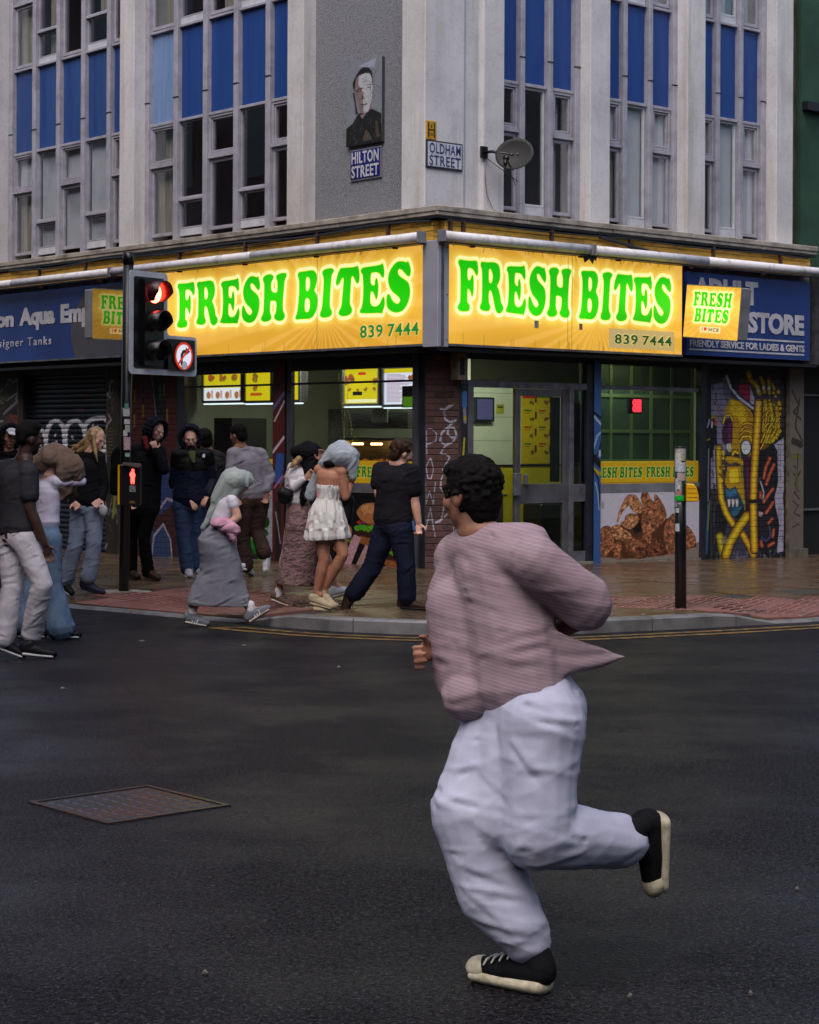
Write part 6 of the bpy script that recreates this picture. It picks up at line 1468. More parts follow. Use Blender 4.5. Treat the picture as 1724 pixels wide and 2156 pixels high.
# bracket between pole and head
for z in (2.45, 3.2):
    mb = MB(); mb.tube([(px_+.025, py_, z), BP(.22, -.05, z)], .018, 6); mb.build('bracket', BLACKPL, tl)
# pedestrian unit low on the pole
def pbx(x0, x1, y0, y1, z0, z1, name, mat, parent, bevel=0):
    mb = MB(); mb.add([(x0,y0,z0),(x1,y0,z0),(x1,y1,z0),(x0,y1,z0),(x0,y0,z1),(x1,y0,z1),(x1,y1,z1),(x0,y1,z1)], [(0,3,2,1),(4,5,6,7),(0,1,5,4),(1,2,6,5),(2,3,7,6),(3,0,4,7)]); return mb.build(name, mat, parent, bevel=bevel)
pu = pbx(-2.90, -2.70, 19.38, 19.56, .965, 1.375, 'pedestrian_unit', BLACKPL, tl, .012)
pbx(-2.918, -2.899, 19.37, 19.50, .975, 1.37, 'yellow_edge', YELPL, tl); 
mb = MB(); mb.add([(-2.865,19.31,1.37),(-2.70,19.31,1.34),(-2.69,19.375,1.38),(-2.87,19.375,1.39),(-2.865,19.31,1.378),(-2.70,19.31,1.348),(-2.69,19.375,1.388),(-2.87,19.375,1.398)], [(0,3,2,1),(4,5,6,7),(0,1,5,4),(1,2,6,5),(2,3,7,6),(3,0,4,7)]); mb.build('hood', M('brown_plastic_hood', rgb(60,44,24), .4), tl)
MAN = M_emit('red_man', (1.,.04,.03), 7, (.3,.02,.02)); mb = MB(); mx, mz = -2.772, 1.20
def disc(mb, cx_, cz, rx, rz, y=19.375, n=14): mb.add([(cx_+rx*math.cos(2*math.pi*k/n), y, cz+rz*math.sin(2*math.pi*k/n)) for k in range(n)]+[(cx_+rx*math.cos(2*math.pi*k/n), y+.004, cz+rz*math.sin(2*math.pi*k/n)) for k in range(n)], [tuple(range(n)), tuple(reversed(range(n,2*n)))])
disc(mb, mx+.004, mz+.115, .014, .016); disc(mb, mx+.003, mz+.065, .024, .040); disc(mb, mx-.008, mz+.018, .010, .040); disc(mb, mx+.012, mz+.018, .010, .040); disc(mb, mx-.006, mz+.075, .022, .030); mb.build('red_man', MAN, tl)
pbx(-2.80, -2.74, 19.372, 19.378, 1.10, 1.165, 'instruction_label', M('torn_label', rgb(150,150,152), .6, rgb(40,40,42), 60), tl)
pbx(-2.80, -2.745, 19.368, 19.378, .985, 1.01, 'push_button_lip', M('dim_yellow_lip', rgb(110,80,20), .5), tl)
# stickers on the pole
for k, (dx, z, w_, h_, c) in enumerate(((.0,1.86,.075,.085,(.55,.54,.56)),(.012,1.78,.06,.05,(.6,.6,.62)),(.018,1.70,.05,.07,(.45,.44,.38)),(-.015,1.66,.06,.06,(.6,.62,.64)),(-.005,1.52,.105,.13,(.58,.40,.42)),(.02,1.45,.05,.04,(.3,.5,.42)),(.005,1.93,.04,.06,(.12,.3,.22)))):
    mb = MB(); n = 6; a0 = -90+dx/.053*55; da = w_/.053*57/2; ring = [R(a0-da+2*da*i/n) for i in range(n+1)]
    vs = [(px_+.02+.0552*math.cos(t), py_+.0552*math.sin(t), z) for t in ring]+[(px_+.02+.0552*math.cos(t), py_+.0552*math.sin(t), z+h_) for t in ring]
    mb.add(vs, [(i, i+1, n+2+i, n+1+i) for i in range(n)]); mb.build('sticker', M('sticker_pole_%d' % k, c, .6, tuple(x*.35 for x in c), 70), tl)

# ------------------------------------------------------------------ push button post
bx_, by_ = 2.47, 17.57; gz = pav(bx_, by_)
pb = thing('push_button_post', 'short black crossing post with yellow push button box and stickers', 'crossing post', None, (bx_, by_, gz))
mb = MB(); mb.tube([(bx_, by_, gz-.05), (bx_-.012, by_, 1.575)], .053, 20); mb.build('post', POLEM, pb, smooth=True)
mb = MB(); mb.tube([(bx_-.012, by_, 1.575), (bx_-.012, by_, 1.59)], [.054,.045], 20); mb.build('cap', BLACKPL, pb, smooth=True)
mb = MB(); ys_ = (by_-.09, by_+.02); prof = [(2.505,1.088),(2.615,1.092),(2.618,1.14),(2.60,1.21),(2.575,1.25),(2.505,1.255)]
mb.add([(x, ys_[0], z) for x, z in prof]+[(x, ys_[1], z) for x, z in prof], [tuple(range(6)), tuple(reversed(range(6,12)))]+[(i, (i+1)%6, 6+(i+1)%6, 6+i) for i in range(6)]); yb = mb.build('button_box', YELPL, pb, bevel=.008)
for z in (1.13, 1.17, 1.21): pbx(2.51, 2.603, by_-.094, by_-.0905, z, z+.004, 'ridge', M('yellow_ridge', rgb(180,130,16), .4), pb)
mb = MB(); prof = [(2.585,1.10),(2.63,1.105),(2.642,1.16),(2.63,1.22),(2.60,1.245)]; mb.add([(x, by_-.05, z) for x, z in prof]+[(x, by_+.09, z) for x, z in prof], [tuple(range(5)), tuple(reversed(range(5,10)))]+[(i, (i+1)%5, 5+(i+1)%5, 5+i) for i in range(5)]); mb.build('hood', BLACKPL, pb, bevel=.008)
def wrap_sticker(cxp, cyp, dx, z, w_, h_, c, k, c2=None, sc=70):
    mb = MB(); n = 8; a0 = -90+dx/.053*57; da = min(w_/.053*57/2, 85); ring = [R(a0-da+2*da*i/n) for i in range(n+1)]
    mb.add([(cxp+.0553*math.cos(t), cyp+.0553*math.sin(t), z+rng.normal(0,.001)) for t in ring]+[(cxp+.0553*math.cos(t), cyp+.0553*math.sin(t), z+h_) for t in ring], [(i, i+1, n+2+i, n+1+i) for i in range(n)])
    mb.build('sticker', M('sticker_post_%d' % k, c, .6, c2 or tuple(x*.35 for x in c), sc), pb)
W_ = (.50,.50,.54)
for k, a in enumerate(((-.005,1.50,.10,.07,(.42,.40,.40)),(-.03,1.43,.06,.10,(.55,.56,.58)),(.022,1.46,.045,.06,(.45,.40,.22)),(-.005,1.36,.11,.085,(.50,.54,.60)),(.005,1.28,.085,.07,(.45,.36,.33)),(-.04,1.20,.035,.10,(.48,.48,.54)),(-.035,1.20,.05,.04,(.62,.62,.68)),(-.028,1.145,.04,.04,(.55,.12,.12)),(-.03,1.065,.055,.05,(.48,.50,.52)),(-.035,.99,.035,.04,W_),(-.035,.82,.045,.07,(.5,.5,.6)),(-.045,1.04,.02,.2,(.4,.4,.42)))):
    wrap_sticker(bx_-.01, by_, *a, k=k)
mb = MB(); pbx(2.408, 2.487, by_-.068, by_-.05, 1.095, 1.145, 'green_sticker', M('green_tape', rgb(10,170,50), .4, rgb(6,110,36), 30), pb, .004)

# ------------------------------------------------------------------ people
def vnoise(p, seed=0):
    """smooth value noise, p (n,3)"""
    p = np.asarray(p, float)+seed*17.3; i = np.floor(p).astype(np.int64); f = p-i; f = f*f*(3-2*f)
    def h(a, b, c):
        n = (a*374761393+b*668265263+c*2147483647+seed*97) & 0xffffffff; n = ((n ^ (n >> 13))*1274126177) & 0xffffffff; return ((n ^ (n >> 16)) & 0xffff)/32767.5-1
    r = 0
    for dx in (0, 1):
        for dy in (0, 1):
            for dz in (0, 1):
                w = (f[:,0] if dx else 1-f[:,0])*(f[:,1] if dy else 1-f[:,1])*(f[:,2] if dz else 1-f[:,2]); r = r+w*h(i[:,0]+dx, i[:,1]+dy, i[:,2]+dz)
    return r
def sphere_pts(n=10, m=7):
    out = [(0,0,1)]
    for j in range(1, m): out += [(math.sin(math.pi*j/m)*math.cos(2*math.pi*k/n), math.sin(math.pi*j/m)*math.sin(2*math.pi*k/n), math.cos(math.pi*j/m)) for k in range(n)]
    out.append((0,0,-1)); f = [(0, 1+k, 1+(k+1)%n) for k in range(n)]
    for j in range(m-2): f += [(1+j*n+k, 1+(j+1)*n+k, 1+(j+1)*n+(k+1)%n, 1+j*n+(k+1)%n) for k in range(n)]
    L = 1+(m-1)*n; f += [(L, 1+(m-2)*n+(k+1)%n, 1+(m-2)*n+k) for k in range(n)]; return out, f
SP, SF = sphere_pts(14, 9)
def creases(co, no, n_c, gain, tilt, seed, dv=(1, 0, 0)):
    """separate creases in cloth, each a groove with a soft ridge beside it"""
    g = np.random.default_rng(seed); nv = len(co); ctr = co[g.integers(0, nv, n_c)]; disp = np.zeros(nv)
    for k in range(n_c):
        d_ = np.array(dv)+np.array([g.normal(0, .12), g.normal(0, .25), g.normal(0, tilt*.7)]); d_ /= np.linalg.norm(d_); r = co-ctr[k]; m = np.abs(r).max(1) < .45; r = r[m]
        al = r@d_; pe = r-np.outer(al, d_); al = al+.0; bend = g.normal(0, .6); pe[:, 2] -= bend*al*al
        pd = np.linalg.norm(pe, axis=1); L_ = g.uniform(.05, .15)*(1.7 if gain < .7 else 1); w_ = g.uniform(.0045, .011)*(1.25 if gain < .7 else 1); dp = g.uniform(.003, .010)*gain
        fall = np.exp(-(al/L_)**2); disp[m] += -dp*fall*np.exp(-(pd/w_)**2)+dp*.75*fall*np.exp(-((pe[:, 2 if abs(d_[2]) < .7 else 0]-1.8*w_)/(w_*1.1))**2)*np.exp(-(pd/(w_*5))**2)
    return np.clip(disp, -.02, .02)
class Blob:
    """closed lumps merged into one smooth skin"""
    def __init__(self, vox): self.v = []; self.f = []; self.vox = vox
    def ell(self, c, r, ax=None):
        c = Vector(c); ax = ax or (Vector((1,0,0)), Vector((0,1,0)), Vector((0,0,1))); n = len(self.v)
        if isinstance(r, (int, float)): r = (r, r, r)
        self.v += [tuple(c+ax[0]*(x*r[0])+ax[1]*(y*r[1])+ax[2]*(z*r[2])) for x, y, z in SP]; self.f += [tuple(i+n for i in q) for q in SF]; return self
    def cap(self, a, b, ra, rb, side=None, fa=1., fb=None):
        """tapered capsule; with a side vector the other cross axis is scaled by fa..fb"""
        a, b = Vector(a), Vector(b); d = (b-a); L = d.length or 1e-6; d = d/L; fb = fa if fb is None else fb
        s = side if side is not None else (Vector((0,0,1)) if abs(d.z) < .9 else Vector((1,0,0)))
        s = (s-d*s.dot(d)).normalized(); t = d.cross(s); n = len(self.v); K = 16; rings = []
        rm = min(ra, ra*fa)
        for k, (pos, rad, fl_) in enumerate([(-.98,.2,0),(-.8,.6,0),(-.45,.89,0),(0,1,0),(0,1,.5),(0,1,1),(.45,.89,1),(.8,.6,1),(.98,.2,1)]):
            if k < 4: c = a+d*(pos*ra*min(1, fa)); R_ = ra*rad; ff = fa
            elif k == 4: c = (a+b)/2; R_ = (ra+rb)/2; ff = (fa+fb)/2
            else: c = b+d*(pos*rb*min(1, fb)); R_ = rb*rad; ff = fb
            rings.append([tuple(c+s*(math.cos(2*math.pi*i/K)*R_)+t*(math.sin(2*math.pi*i/K)*R_*ff)) for i in range(K)])
        for r_ in rings: self.v += r_
        for j in range(len(rings)-1): self.f += [(n+j*K+i, n+j*K+(i+1)%K, n+(j+1)*K+(i+1)%K, n+(j+1)*K+i) for i in range(K)]
        self.f.append(tuple(n+i for i in reversed(range(K)))); self.f.append(tuple(n+(len(rings)-1)*K+i for i in range(K))); return self
    def chain(self, pts, rs, side=None, fl_=1.):
        for i in range(len(pts)-1): self.cap(pts[i], pts[i+1], rs[i], rs[i+1], side, fl_)
        return self
    def hull(self, vs, fs): n = len(self.v); self.v += [tuple(v) for v in vs]; self.f += [tuple(i+n for i in q) for q in fs]; return self
    def build(self, name, mat, parent, smooth=3, folds=None, cut=None, kind=None):
        me = bpy.data.meshes.new(name); me.from_pydata(self.v, [], self.f)
        bm = bmesh.new(); bm.from_mesh(me); bmesh.ops.recalc_face_normals(bm, faces=bm.faces); bm.to_mesh(me); bm.free()
        o = bpy.data.objects.new(name+'_src', me); col.objects.link(o)
        m = o.modifiers.new('r', 'REMESH'); m.mode = 'VOXEL'; m.voxel_size = self.vox
        if smooth: s = o.modifiers.new('s', 'SMOOTH'); s.factor = .5; s.iterations = smooth
        dg = bpy.context.evaluated_depsgraph_get(); out = bpy.data.meshes.new_from_object(o.evaluated_get(dg)); bpy.data.objects.remove(o)
        nv = len(out.vertices); co = np.zeros(nv*3, np.float32); out.vertices.foreach_get('co', co); co = co.reshape(-1, 3)
        if folds:
            no = np.zeros(nv*3, np.float32); out.vertices.foreach_get('normal', no); no = no.reshape(-1, 3); disp = 0
            for amp, freq, (ax, st) in folds:          # ridged creases, stretched across an axis
                p = co*freq; a = np.array(ax); a = a/np.linalg.norm(a); p = p+(st-1)*np.outer(p@a, a)
                w = vnoise(p*.35, 5)[:, None]*np.array([.9,.7,.8]); nse = vnoise(p+w*1.6, 1); disp = disp+amp*.75*(1-2.6*np.sqrt(np.abs(nse)+.004))
            disp = np.asarray(disp)*.45; ext = co.max(0)-co.min(0); near = self.vox < .0088 and ext[2] > .5
            n_c = int(min(240, 200*max(ext[2], .4)*max(ext[0], .3))) if ext[2] > .25 else 30
            ax0, st0 = folds[0][2]; dv = ax0 if st0 < 1 else (1, 0, -.15)
            if 'hair' not in name and 'body' != name: disp = disp+creases(co, no, int(n_c*(.8 if near else .8)), (.66 if near else .8), .42, nv, dv)
            co = co+no*np.asarray(disp)[:, None]
        if cut:                                           # drop faces beyond planes
            keep = np.ones(nv, bool)
            for p0, n0 in cut: keep &= ((co-np.array(p0))@np.array(n0)) >= 0
            bm = bmesh.new(); bm.from_mesh(out); bm.verts.ensure_lookup_table(); bmesh.ops.delete(bm, geom=[bm.verts[i] for i in np.nonzero(~keep)[0]], context='VERTS')
            bmesh.ops.delete(bm, geom=[v for v in bm.verts if not v.link_faces], context='VERTS'); bm.verts.index_update(); idx = np.nonzero(keep)[0]
            out2 = bpy.data.meshes.new(name); bm.to_mesh(out2); bm.free(); out = out2
            nv = len(out.vertices)
            if len(idx) == nv: co = co[idx]
            else: co = None
        org = Vector(ORG[parent.name])
        if co is None:
            co = np.zeros(nv*3, np.float32); out.vertices.foreach_get('co', co); co = co.reshape(-1, 3)
        co = co-np.array(org)[None]; out.vertices.foreach_set('co', co.astype(np.float32).ravel()); out.name = name
        out.materials.clear(); out.materials.append(mat); out.polygons.foreach_set('use_smooth', [True]*len(out.polygons)); out.update()
        o = bpy.data.objects.new(name, out); col.objects.link(o)
        # works for a thing or for a part of a thing
        o.parent = parent; ORG[o.name] = org; SIDE[o.name] = None
        if kind: o['kind'] = kind
        return o
FOC, PX, PY, RO = 4075., 862., 923., R(.28)
def survey(x0, kx, y0, ky, Y):
    """point of a person from where it stands in the photograph's crop, at depth Y (+dy)"""
    c, s = math.cos(RO), math.sin(RO)
    def f(x, y, dy=0.):
        a = x0+kx*x-PX; b = y0+ky*y-PY; a2 = a*c+b*s; b2 = -a*s+b*c; d = Y+dy
        return Vector((a2/FOC*d, d, EYE-b2/FOC*d))
    return f
def cloth(name, c, c2=None, rough=.85, scale=14, bs=.25, bscale=180, sheen=.2):
    m = M(name, c, rough, c2 or tuple(x*.78 for x in c), scale, .35, .7, bs=bs, bscale=bscale, bd=.002); b = m.node_tree.nodes['Principled BSDF']
    b.inputs['Specular IOR Level'].default_value = .12; return m
def skin(name, c):
    m = M(name, c, .5, tuple(x*.82 for x in c), 30, .35, .75, bs=.1, bscale=120, bd=.001); b = m.node_tree.nodes['Principled BSDF']
    b.inputs['Subsurface Weight'].default_value = .12; b.inputs['Subsurface Radius'].default_value = (.02,.008,.004); b.inputs['Specular IOR Level'].default_value = .35; return m
SK_L = skin('fair_skin', rgb(206,158,138)); SK_T = skin('tanned_skin', rgb(176,122,98)); SK_D = skin('deep_brown_skin', rgb(62,40,34)); SK_M = skin('olive_skin', rgb(150,104,84))
HAIRB = cloth('black_hair', rgb(9,8,8), rgb(20,17,16), .85, 60); HAIRBR = cloth('dark_brown_hair', rgb(40,26,20), rgb(64,42,30), .5, 70)
def blond():
    m, nt, b, N, Lk = new_mat('blonde_hair'); f = noise(nt, 30, 3, stretch=(1.0,1.,.25)); Lk.new(mix_rgb(nt, rgb(172,142,96), rgb(96,70,44), ramp(nt, f, .35, .68)), b.inputs['Base Color']); b.inputs['Roughness'].default_value = .45; bump(nt, b, f, .6, .01); return m
HAIRBL = blond()
WHITE_S = cloth('white_sock', rgb(210,210,214)); SOLE = M('off_white_sole', rgb(196,188,168), .7, rgb(150,142,126), 30)
EYEM = M('eye', (.02,.015,.012), .2); 

def basis(face, up=Vector((0,0,1))):
    f = face.normalized(); s = f.cross(up).normalized(); u = s.cross(f).normalized(); return s, f, u
def head(b, c, face, up, s=1.):
    """cranium, jaw, nose, brow, lips, ears about centre c"""
    S, F, U = basis(face, up); A = (S, F, U)
    b.ell(c+U*.025*s-F*.012*s, (.075*s, .095*s, .088*s), A); b.ell(c-U*.045*s+F*.022*s, (.058*s, .066*s, .068*s), A)
    b.ell(c-U*.088*s+F*.062*s, (.026*s, .024*s, .022*s), A); b.ell(c+U*.022*s+F*.075*s, (.050*s,.018*s,.014*s), A)
    b.cap(c+U*.012*s+F*.085*s, c-U*.022*s+F*.108*s, .009*s, .014*s); b.ell(c-U*.055*s+F*.088*s, (.024*s,.012*s,.012*s), A)
    for q in (-1, 1):
        b.ell(c+S*q*.076*s-U*.008*s-F*.005*s, (.012*s,.020*s,.032*s), A); b.ell(c+S*q*.038*s-U*.02*s+F*.055*s, (.028*s,.03*s,.03*s), A)
def eyes(parent, c, face, up, s=1.):
    S, F, U = basis(face, up)
    for q in (-1, 1): 
        mb = MB(); o_ = c+S*q*.030*s+U*.003*s+F*.080*s; r = .006*s
        mb.add([o_+S*(x*r)+F*(y*r)+U*(z*r*.7) for x, y, z in SP], SF); mb.build('eye', EYEM, parent, smooth=True)
def hand(b, w, d, palm, curl=.5, s=1., thumb=1):
    """five fingered hand from wrist w along d; palm = palm normal"""
    d = d.normalized(); p = (palm-d*palm.dot(d)).normalized(); t = d.cross(p)*thumb
    b.cap(w, w+d*.075*s, .024*s, .034*s, t, .5, .42)
    for k, (off, L) in enumerate(((-.030,.062),(-.010,.074),(.011,.070),(.031,.054))):
        a = w+d*.085*s+t*off*s; d1 = (d*math.cos(curl*.7)+p*math.sin(curl*.7)+t*off*2.2).normalized(); m_ = a+d1*L*.55*s
        d2 = (d*math.cos(curl*1.9)+p*math.sin(curl*1.9)+t*off*1.5).normalized(); b.cap(w+d*.06*s+t*off*.8*s, a, .010*s, .0092*s); b.cap(a, m_, .0092*s, .0085*s); b.cap(m_, m_+d2*L*.5*s, .0085*s, .0072*s)
    a = w+d*.028*s-t*.026*s; m_ = a+(d*.5-t*.72+p*.35).normalized()*.042*s; b.cap(a, m_, .013*s, .0105*s); b.cap(m_, m_+(d*.85-t*.2+p*.35).normalized()*.032*s, .0105*s, .008*s)
def figure(name_label, J, vox, skinm, face, group=None, s=1., build=1., faceup=None, curls=(.5,.5), palms=(None,None), eyes_on=False, arms=True, legs_skin=1.):
    """the body itself: one continuous skin over the joints J"""
    foot = min(J['anA'].z, J['anB'].z); th = thing('person', name_label, 'person', None, (J['pelvis'].x, J['pelvis'].y, foot-.08), group=group)
    b = Blob(vox); side = (J['shB']-J['shA']).normalized(); hs = (J['hpB']-J['hpA']).normalized(); w = build
    up = faceup or (J['head']-J['neck']).normalized()
    head(b, J['head'], face, up, s); b.cap(J['neck'], J['head']-up*.05, .056*w, .052*w); b.ell(J['neck'], (.075*w,.06*w,.05*w), (side, side.cross(Vector((0,0,1))), Vector((0,0,1))))
    half = (J['shB']-J['shA']).length/2
    b.cap(J['chest'], J['neck']-Vector((0,0,.05)), .145*w, .07*w, side, .66); b.cap(J['waist'], J['chest'], .118*w, .145*w, side, .70); b.cap(J['pelvis'], J['waist'], .135*w, .118*w, side, .72)
    for X in 'AB':
        b.cap(J['neck']-Vector((0,0,.04)), J['sh'+X], .055*w, .058*w); b.cap(J['sh'+X], J['chest'], .06*w, .10*w, side, .8)
        b.cap(J['pelvis'], J['hp'+X], .12*w, .10*w); b.cap(J['hp'+X], J['kn'+X], .092*w, .058*w); kn, an = J['kn'+X], J['an'+X]
        cf = kn+(an-kn)*.32; b.cap(kn, cf, .055*w, .060*w); b.cap(cf, an, .060*w, .037*w)
        to = J['to'+X]; b.cap(an, an+(to-an)*.30, .036, .026)
        b.cap(J['sh'+X], J['el'+X], .052*w, .042*w); e, wr = J['el'+X], J['wr'+X]; m_ = e+(wr-e)*.3; b.cap(e, m_, .040*w, .042*w); b.cap(m_, wr, .042*w, .027*w)
        i = 'AB'.index(X); hd = J.get('ha'+X); d = (hd-wr) if hd is not None else (wr-e)
        pl = palms[i] or (Vector((0,-1,0)) if abs(d.normalized().y) < .8 else Vector((1,0,0)))
        hand(b, wr, d, pl, curls[i], s, 1 if i else -1)
    o = b.build('body', skinm, th, 2)
    if eyes_on: eyes(th, J['head'], face, up, s)
    th['_up'] = 0; del th['_up']
    return th, side, up
def torso_blob(vox, J, side, t=.02, w=1., hem=None, sleeve=.45, sl_r=.065, loose=.0, long=False, flat=.72):
    """a top: torso plus sleeves; sleeve = how far down the upper arm, long for whole arm"""
    b = Blob(vox); hem = hem if hem is not None else J['pelvis']
    t = t*.55; loose = loose*.55; sl_r = sl_r*.92 if vox > .0085 else sl_r
    b.cap(J['chest'], J['neck']-Vector((0,0,.055)), .150*w+t, .075*w+t, side, flat*.95); b.cap(J['waist'], J['chest'], .132*w+t+loose, .152*w+t, side, flat+.02); b.cap(hem, J['waist'], .140*w+t+loose*1.3, .132*w+t+loose, side, flat+.03)
    for X in 'AB':
        b.cap(J['neck']-Vector((0,0,.045)), J['sh'+X], .05*w+t, .057*w+t*.8); b.cap(J['sh'+X], J['chest'], .058*w+t, .10*w+t, side, .8)
        sh, el, wr = J['sh'+X], J['el'+X], J['wr'+X]
        if long: b.cap(sh, el, sl_r, sl_r*.88); b.cap(el, wr+(el-wr)*.04, sl_r*.88, sl_r*.62)
        else: e = sh+(el-sh)*sleeve; b.cap(sh, e, sl_r, sl_r*1.06)
    return b
def trousers_blob(vox, J, w=1., t=.02, kn=.085, an=.09, top=None, w2=None):
    b = Blob(vox); hs = (J['hpB']-J['hpA']).normalized(); top = top or J['pelvis']+(J['waist']-J['pelvis'])*.45
    b.cap(J['pelvis'], top, .138*w+t*.6, .125*w+t*.6, hs, .78)
    for X in 'AB':
        k = J['kn'+X]; a = J['an'+X]; e = a+(k-a).normalized()*.02
        b.cap(J['pelvis'], J['hp'+X], .105*w+t*.7, .095*w+t*.7); b.cap(J['hp'+X], k, .092*w+t*.7, kn*(.86 if vox > .009 else .95)); b.cap(k, e, kn*(.86 if vox > .009 else .95), an if not isinstance(an, dict) else an[X])
    return b
def shoe(parent, an, to, matU, matS, w=1., laces=None, high=False, vox=.008, stripes=None, cap=None, st=.36, uh=None):
    """sneaker: upper with its sole and laces as pieces of it"""
    d = (to-an); d.z += .045*w; f = d.normalized(); up = Vector((0,0,1)); s_ = f.cross(up).normalized(); u = s_.cross(f).normalized()
    if abs(f.z) > .9: s_ = Vector((0,-1,0)).cross(f).normalized(); u = s_.cross(f).normalized()
    if uh is not None: f = (to-an).normalized(); u = (uh-f*uh.dot(f)).normalized(); s_ = f.cross(u).normalized()
    heel = an-f*.045*w-u*.05*w
    if abs(f.z) < .36 and uh is None:
        gz = pav(heel.x, heel.y) if kerb_clip([(heel.x-.01,heel.y),(heel.x+.01,heel.y),(heel.x,heel.y+.01)], 0) else terrain(heel.x, heel.y)
        low = min(heel.z, heel.z+f.z*.205)-.038*w
        if low < gz or low-gz < .05: heel = heel+Vector((0,0,gz-low)); an = an+Vector((0,0,gz-low))
    b = Blob(vox); b.cap(heel+u*.02, heel+f*.10*w+u*.012, .043*w, .044*w); b.cap(heel+f*.10*w+u*.008, heel+f*.205*w-u*.004, .045*w, .036*w, s_, .85); b.cap(heel+u*.03, an+u*(.06 if high else .0)-f*.005, .043*w, .043*w)
    if high: b.cap(an+u*.05, an+u*.085, .045*w, .046*w)
    o = b.build('shoe', matU, parent, 2)
    b = Blob(vox); b.cap(heel-u*.020, heel+f*.205*w-u*.024, (.046+.006*(cap is not None))*w, (.042+.006*(cap is not None))*w, s_, st, st-.02); so = b.build('sole', matS, o, 1)
    if cap: b = Blob(vox); b.ell(heel+f*.196*w-u*.004*w, (.047*w,.047*w,.034*w), (s_, f, u)); b.build('toe_cap', cap, o, 1)
    if laces:
        for k in range(4):
            c = heel+f*(.085+.026*k)*w+u*(.060-.010*k)*w; b = Blob(vox*.7); b.cap(c-s_*.026*w, c+s_*.026*w+u*.003, .005, .005); b.cap(c-s_*.026*w, c-s_*.042*w-u*.012, .004, .004); b.build('lace', laces, o, 0)
    if stripes:
        for k in range(3):
            for q in (-1, 1):
                c = heel+f*(.07+.026*k)*w+s_*q*.043*w; mb = MB(); a = u*.022; e = f*.005
                mb.add([c-a-e+s_*q*.004, c-a+e+s_*q*.004, c+a+e*2.4-s_*q*.004, c+a+e*.4-s_*q*.004, c-a-e, c-a+e, c+a+e*2.4-s_*q*.012, c+a+e*.4-s_*q*.012], [(0,1,2,3),(7,6,5,4),(0,4,5,1),(2,6,7,3)]); mb.build('stripe', stripes, o)
    return o
def rings(name, mat, parent, secs, n=40, folds=None, thick=.004, close_top=False):
    """lofted cloth (skirts, drapes): secs = (centre, half width, half depth, ripple amplitude, ripples, side vector)"""
    n = int(n*2.6); dense = []
    for q0, q1 in zip(secs[:-1], secs[1:]):
        for i in range(6): t = i/6; dense.append((q0[0].lerp(q1[0], t), *[q0[j]*(1-t)+q1[j]*t for j in (1,2,3)], q0[4], q0[5].lerp(q1[5], t)))
    secs = dense+[secs[-1]]; vs = []; fs = []; m = len(secs)
    for inner in (0, 1):
        for c, rx, ry, ra, rn, s_ in secs:
            fwd = Vector((-s_.y, s_.x, 0)).normalized()
            for k in range(n):
                t = 2*math.pi*k/n; r = 1+ra*math.sin(rn*t+c.x*7)+ra*.6*math.sin((rn*1.7+1)*t+2+c.z*9); q = c+s_*(math.cos(t)*(rx-inner*thick)*r)+fwd*(math.sin(t)*(ry-inner*thick)*r); vs.append(q)
    for j in range(m-1):
        for k in range(n): a = j*n+k; b_ = j*n+(k+1)%n; fs.append((a, b_, b_+n, a+n)); fs.append((m*n+b_, m*n+a, m*n+a+n, m*n+b_+n))
    for k in range(n): b_ = (k+1)%n; fs.append((k, m*n+k, m*n+b_, b_)); e = (m-1)*n; fs.append((e+b_, m*n+e+b_, m*n+e+k, e+k))
    co = np.array([tuple(v) for v in vs])
    mb = MB(); mb.add([tuple(v) for v in co], fs); o = mb.build(name, mat, parent, org=ORG[parent.name], smooth=True)
    if folds:
        me = o.data; nv = len(me.vertices); a = np.zeros(nv*3, np.float32); no = np.zeros(nv*3, np.float32); me.vertices.foreach_get('co', a); me.vertices.foreach_get('normal', no); a = a.reshape(-1,3); no = no.reshape(-1,3)
        half = nv//2; d = 0
        for amp, fr, (ax, st) in folds: p = a[:half]*fr; v_ = np.array(ax)/np.linalg.norm(ax); p = p+(st-1)*np.outer(p@v_, v_); d = d+amp*(1-2*np.abs(vnoise(p, 2)))
        d = np.asarray(d)*.6+creases(a[:half], no[:half], 60, 1.3, .25, half, folds[0][2][0] if folds[0][2][1] < 1 else (1, 0, 0)); d[-n:] *= .2; a[:half] += no[:half]*d[:, None]; a[half:] -= no[half:]*d[:, None]; me.vertices.foreach_set('co', a.ravel()); me.update()
    return o
def lerp(a, b, t): return a+(b-a)*t
def ground_feet(J, keys=('anA','anB')): pass
HZ = ((0,0,1), 3.0); HX = ((1,0,0), .35)

# ---- the runner in the foreground
f = survey(815.7, .3663, 920.9, .3663, 5.85)
g6 = lambda x, y, dy=0.: f(x, y+1508.7, dy)        # the lower crop
J = dict(head=f(478,330,.06), neck=f(525,540,.05), chest=f(640,780,.05), waist=f(720,1180,.0), pelvis=g6(790,60,.0),
    shA=f(400,700,.18), elA=f(520,1150,.30), wrA=f(270,1235,.12), haA=f(150,1262,.06), shB=f(850,715,-.13), elB=f(1170,985,-.06), wrB=f(900,1150,.16), haB=f(760,1190,.24),
    hpA=g6(690,110,.08), knA=g6(470,640,.0), anA=Vector((.365,5.80,.13)), toA=Vector((.19,5.92,.08)), hpB=g6(880,130,-.08), knB=g6(860,770,-.12), anB=g6(1390,815,.05), toB=g6(1500,960,.08))
FD = Vector((-.72,.69,-.08)); FU = Vector((-.12,.05,1)).normalized()
RUN, sd_, up_ = figure('man in a mauve T-shirt and pale trousers running across the road in front', J, .0065, SK_M, FD, build=1.0, faceup=FU, curls=(1.1,.9), s=.93)
b = Blob(.0048); S, F, U = basis(FD, FU); hc = J['head']
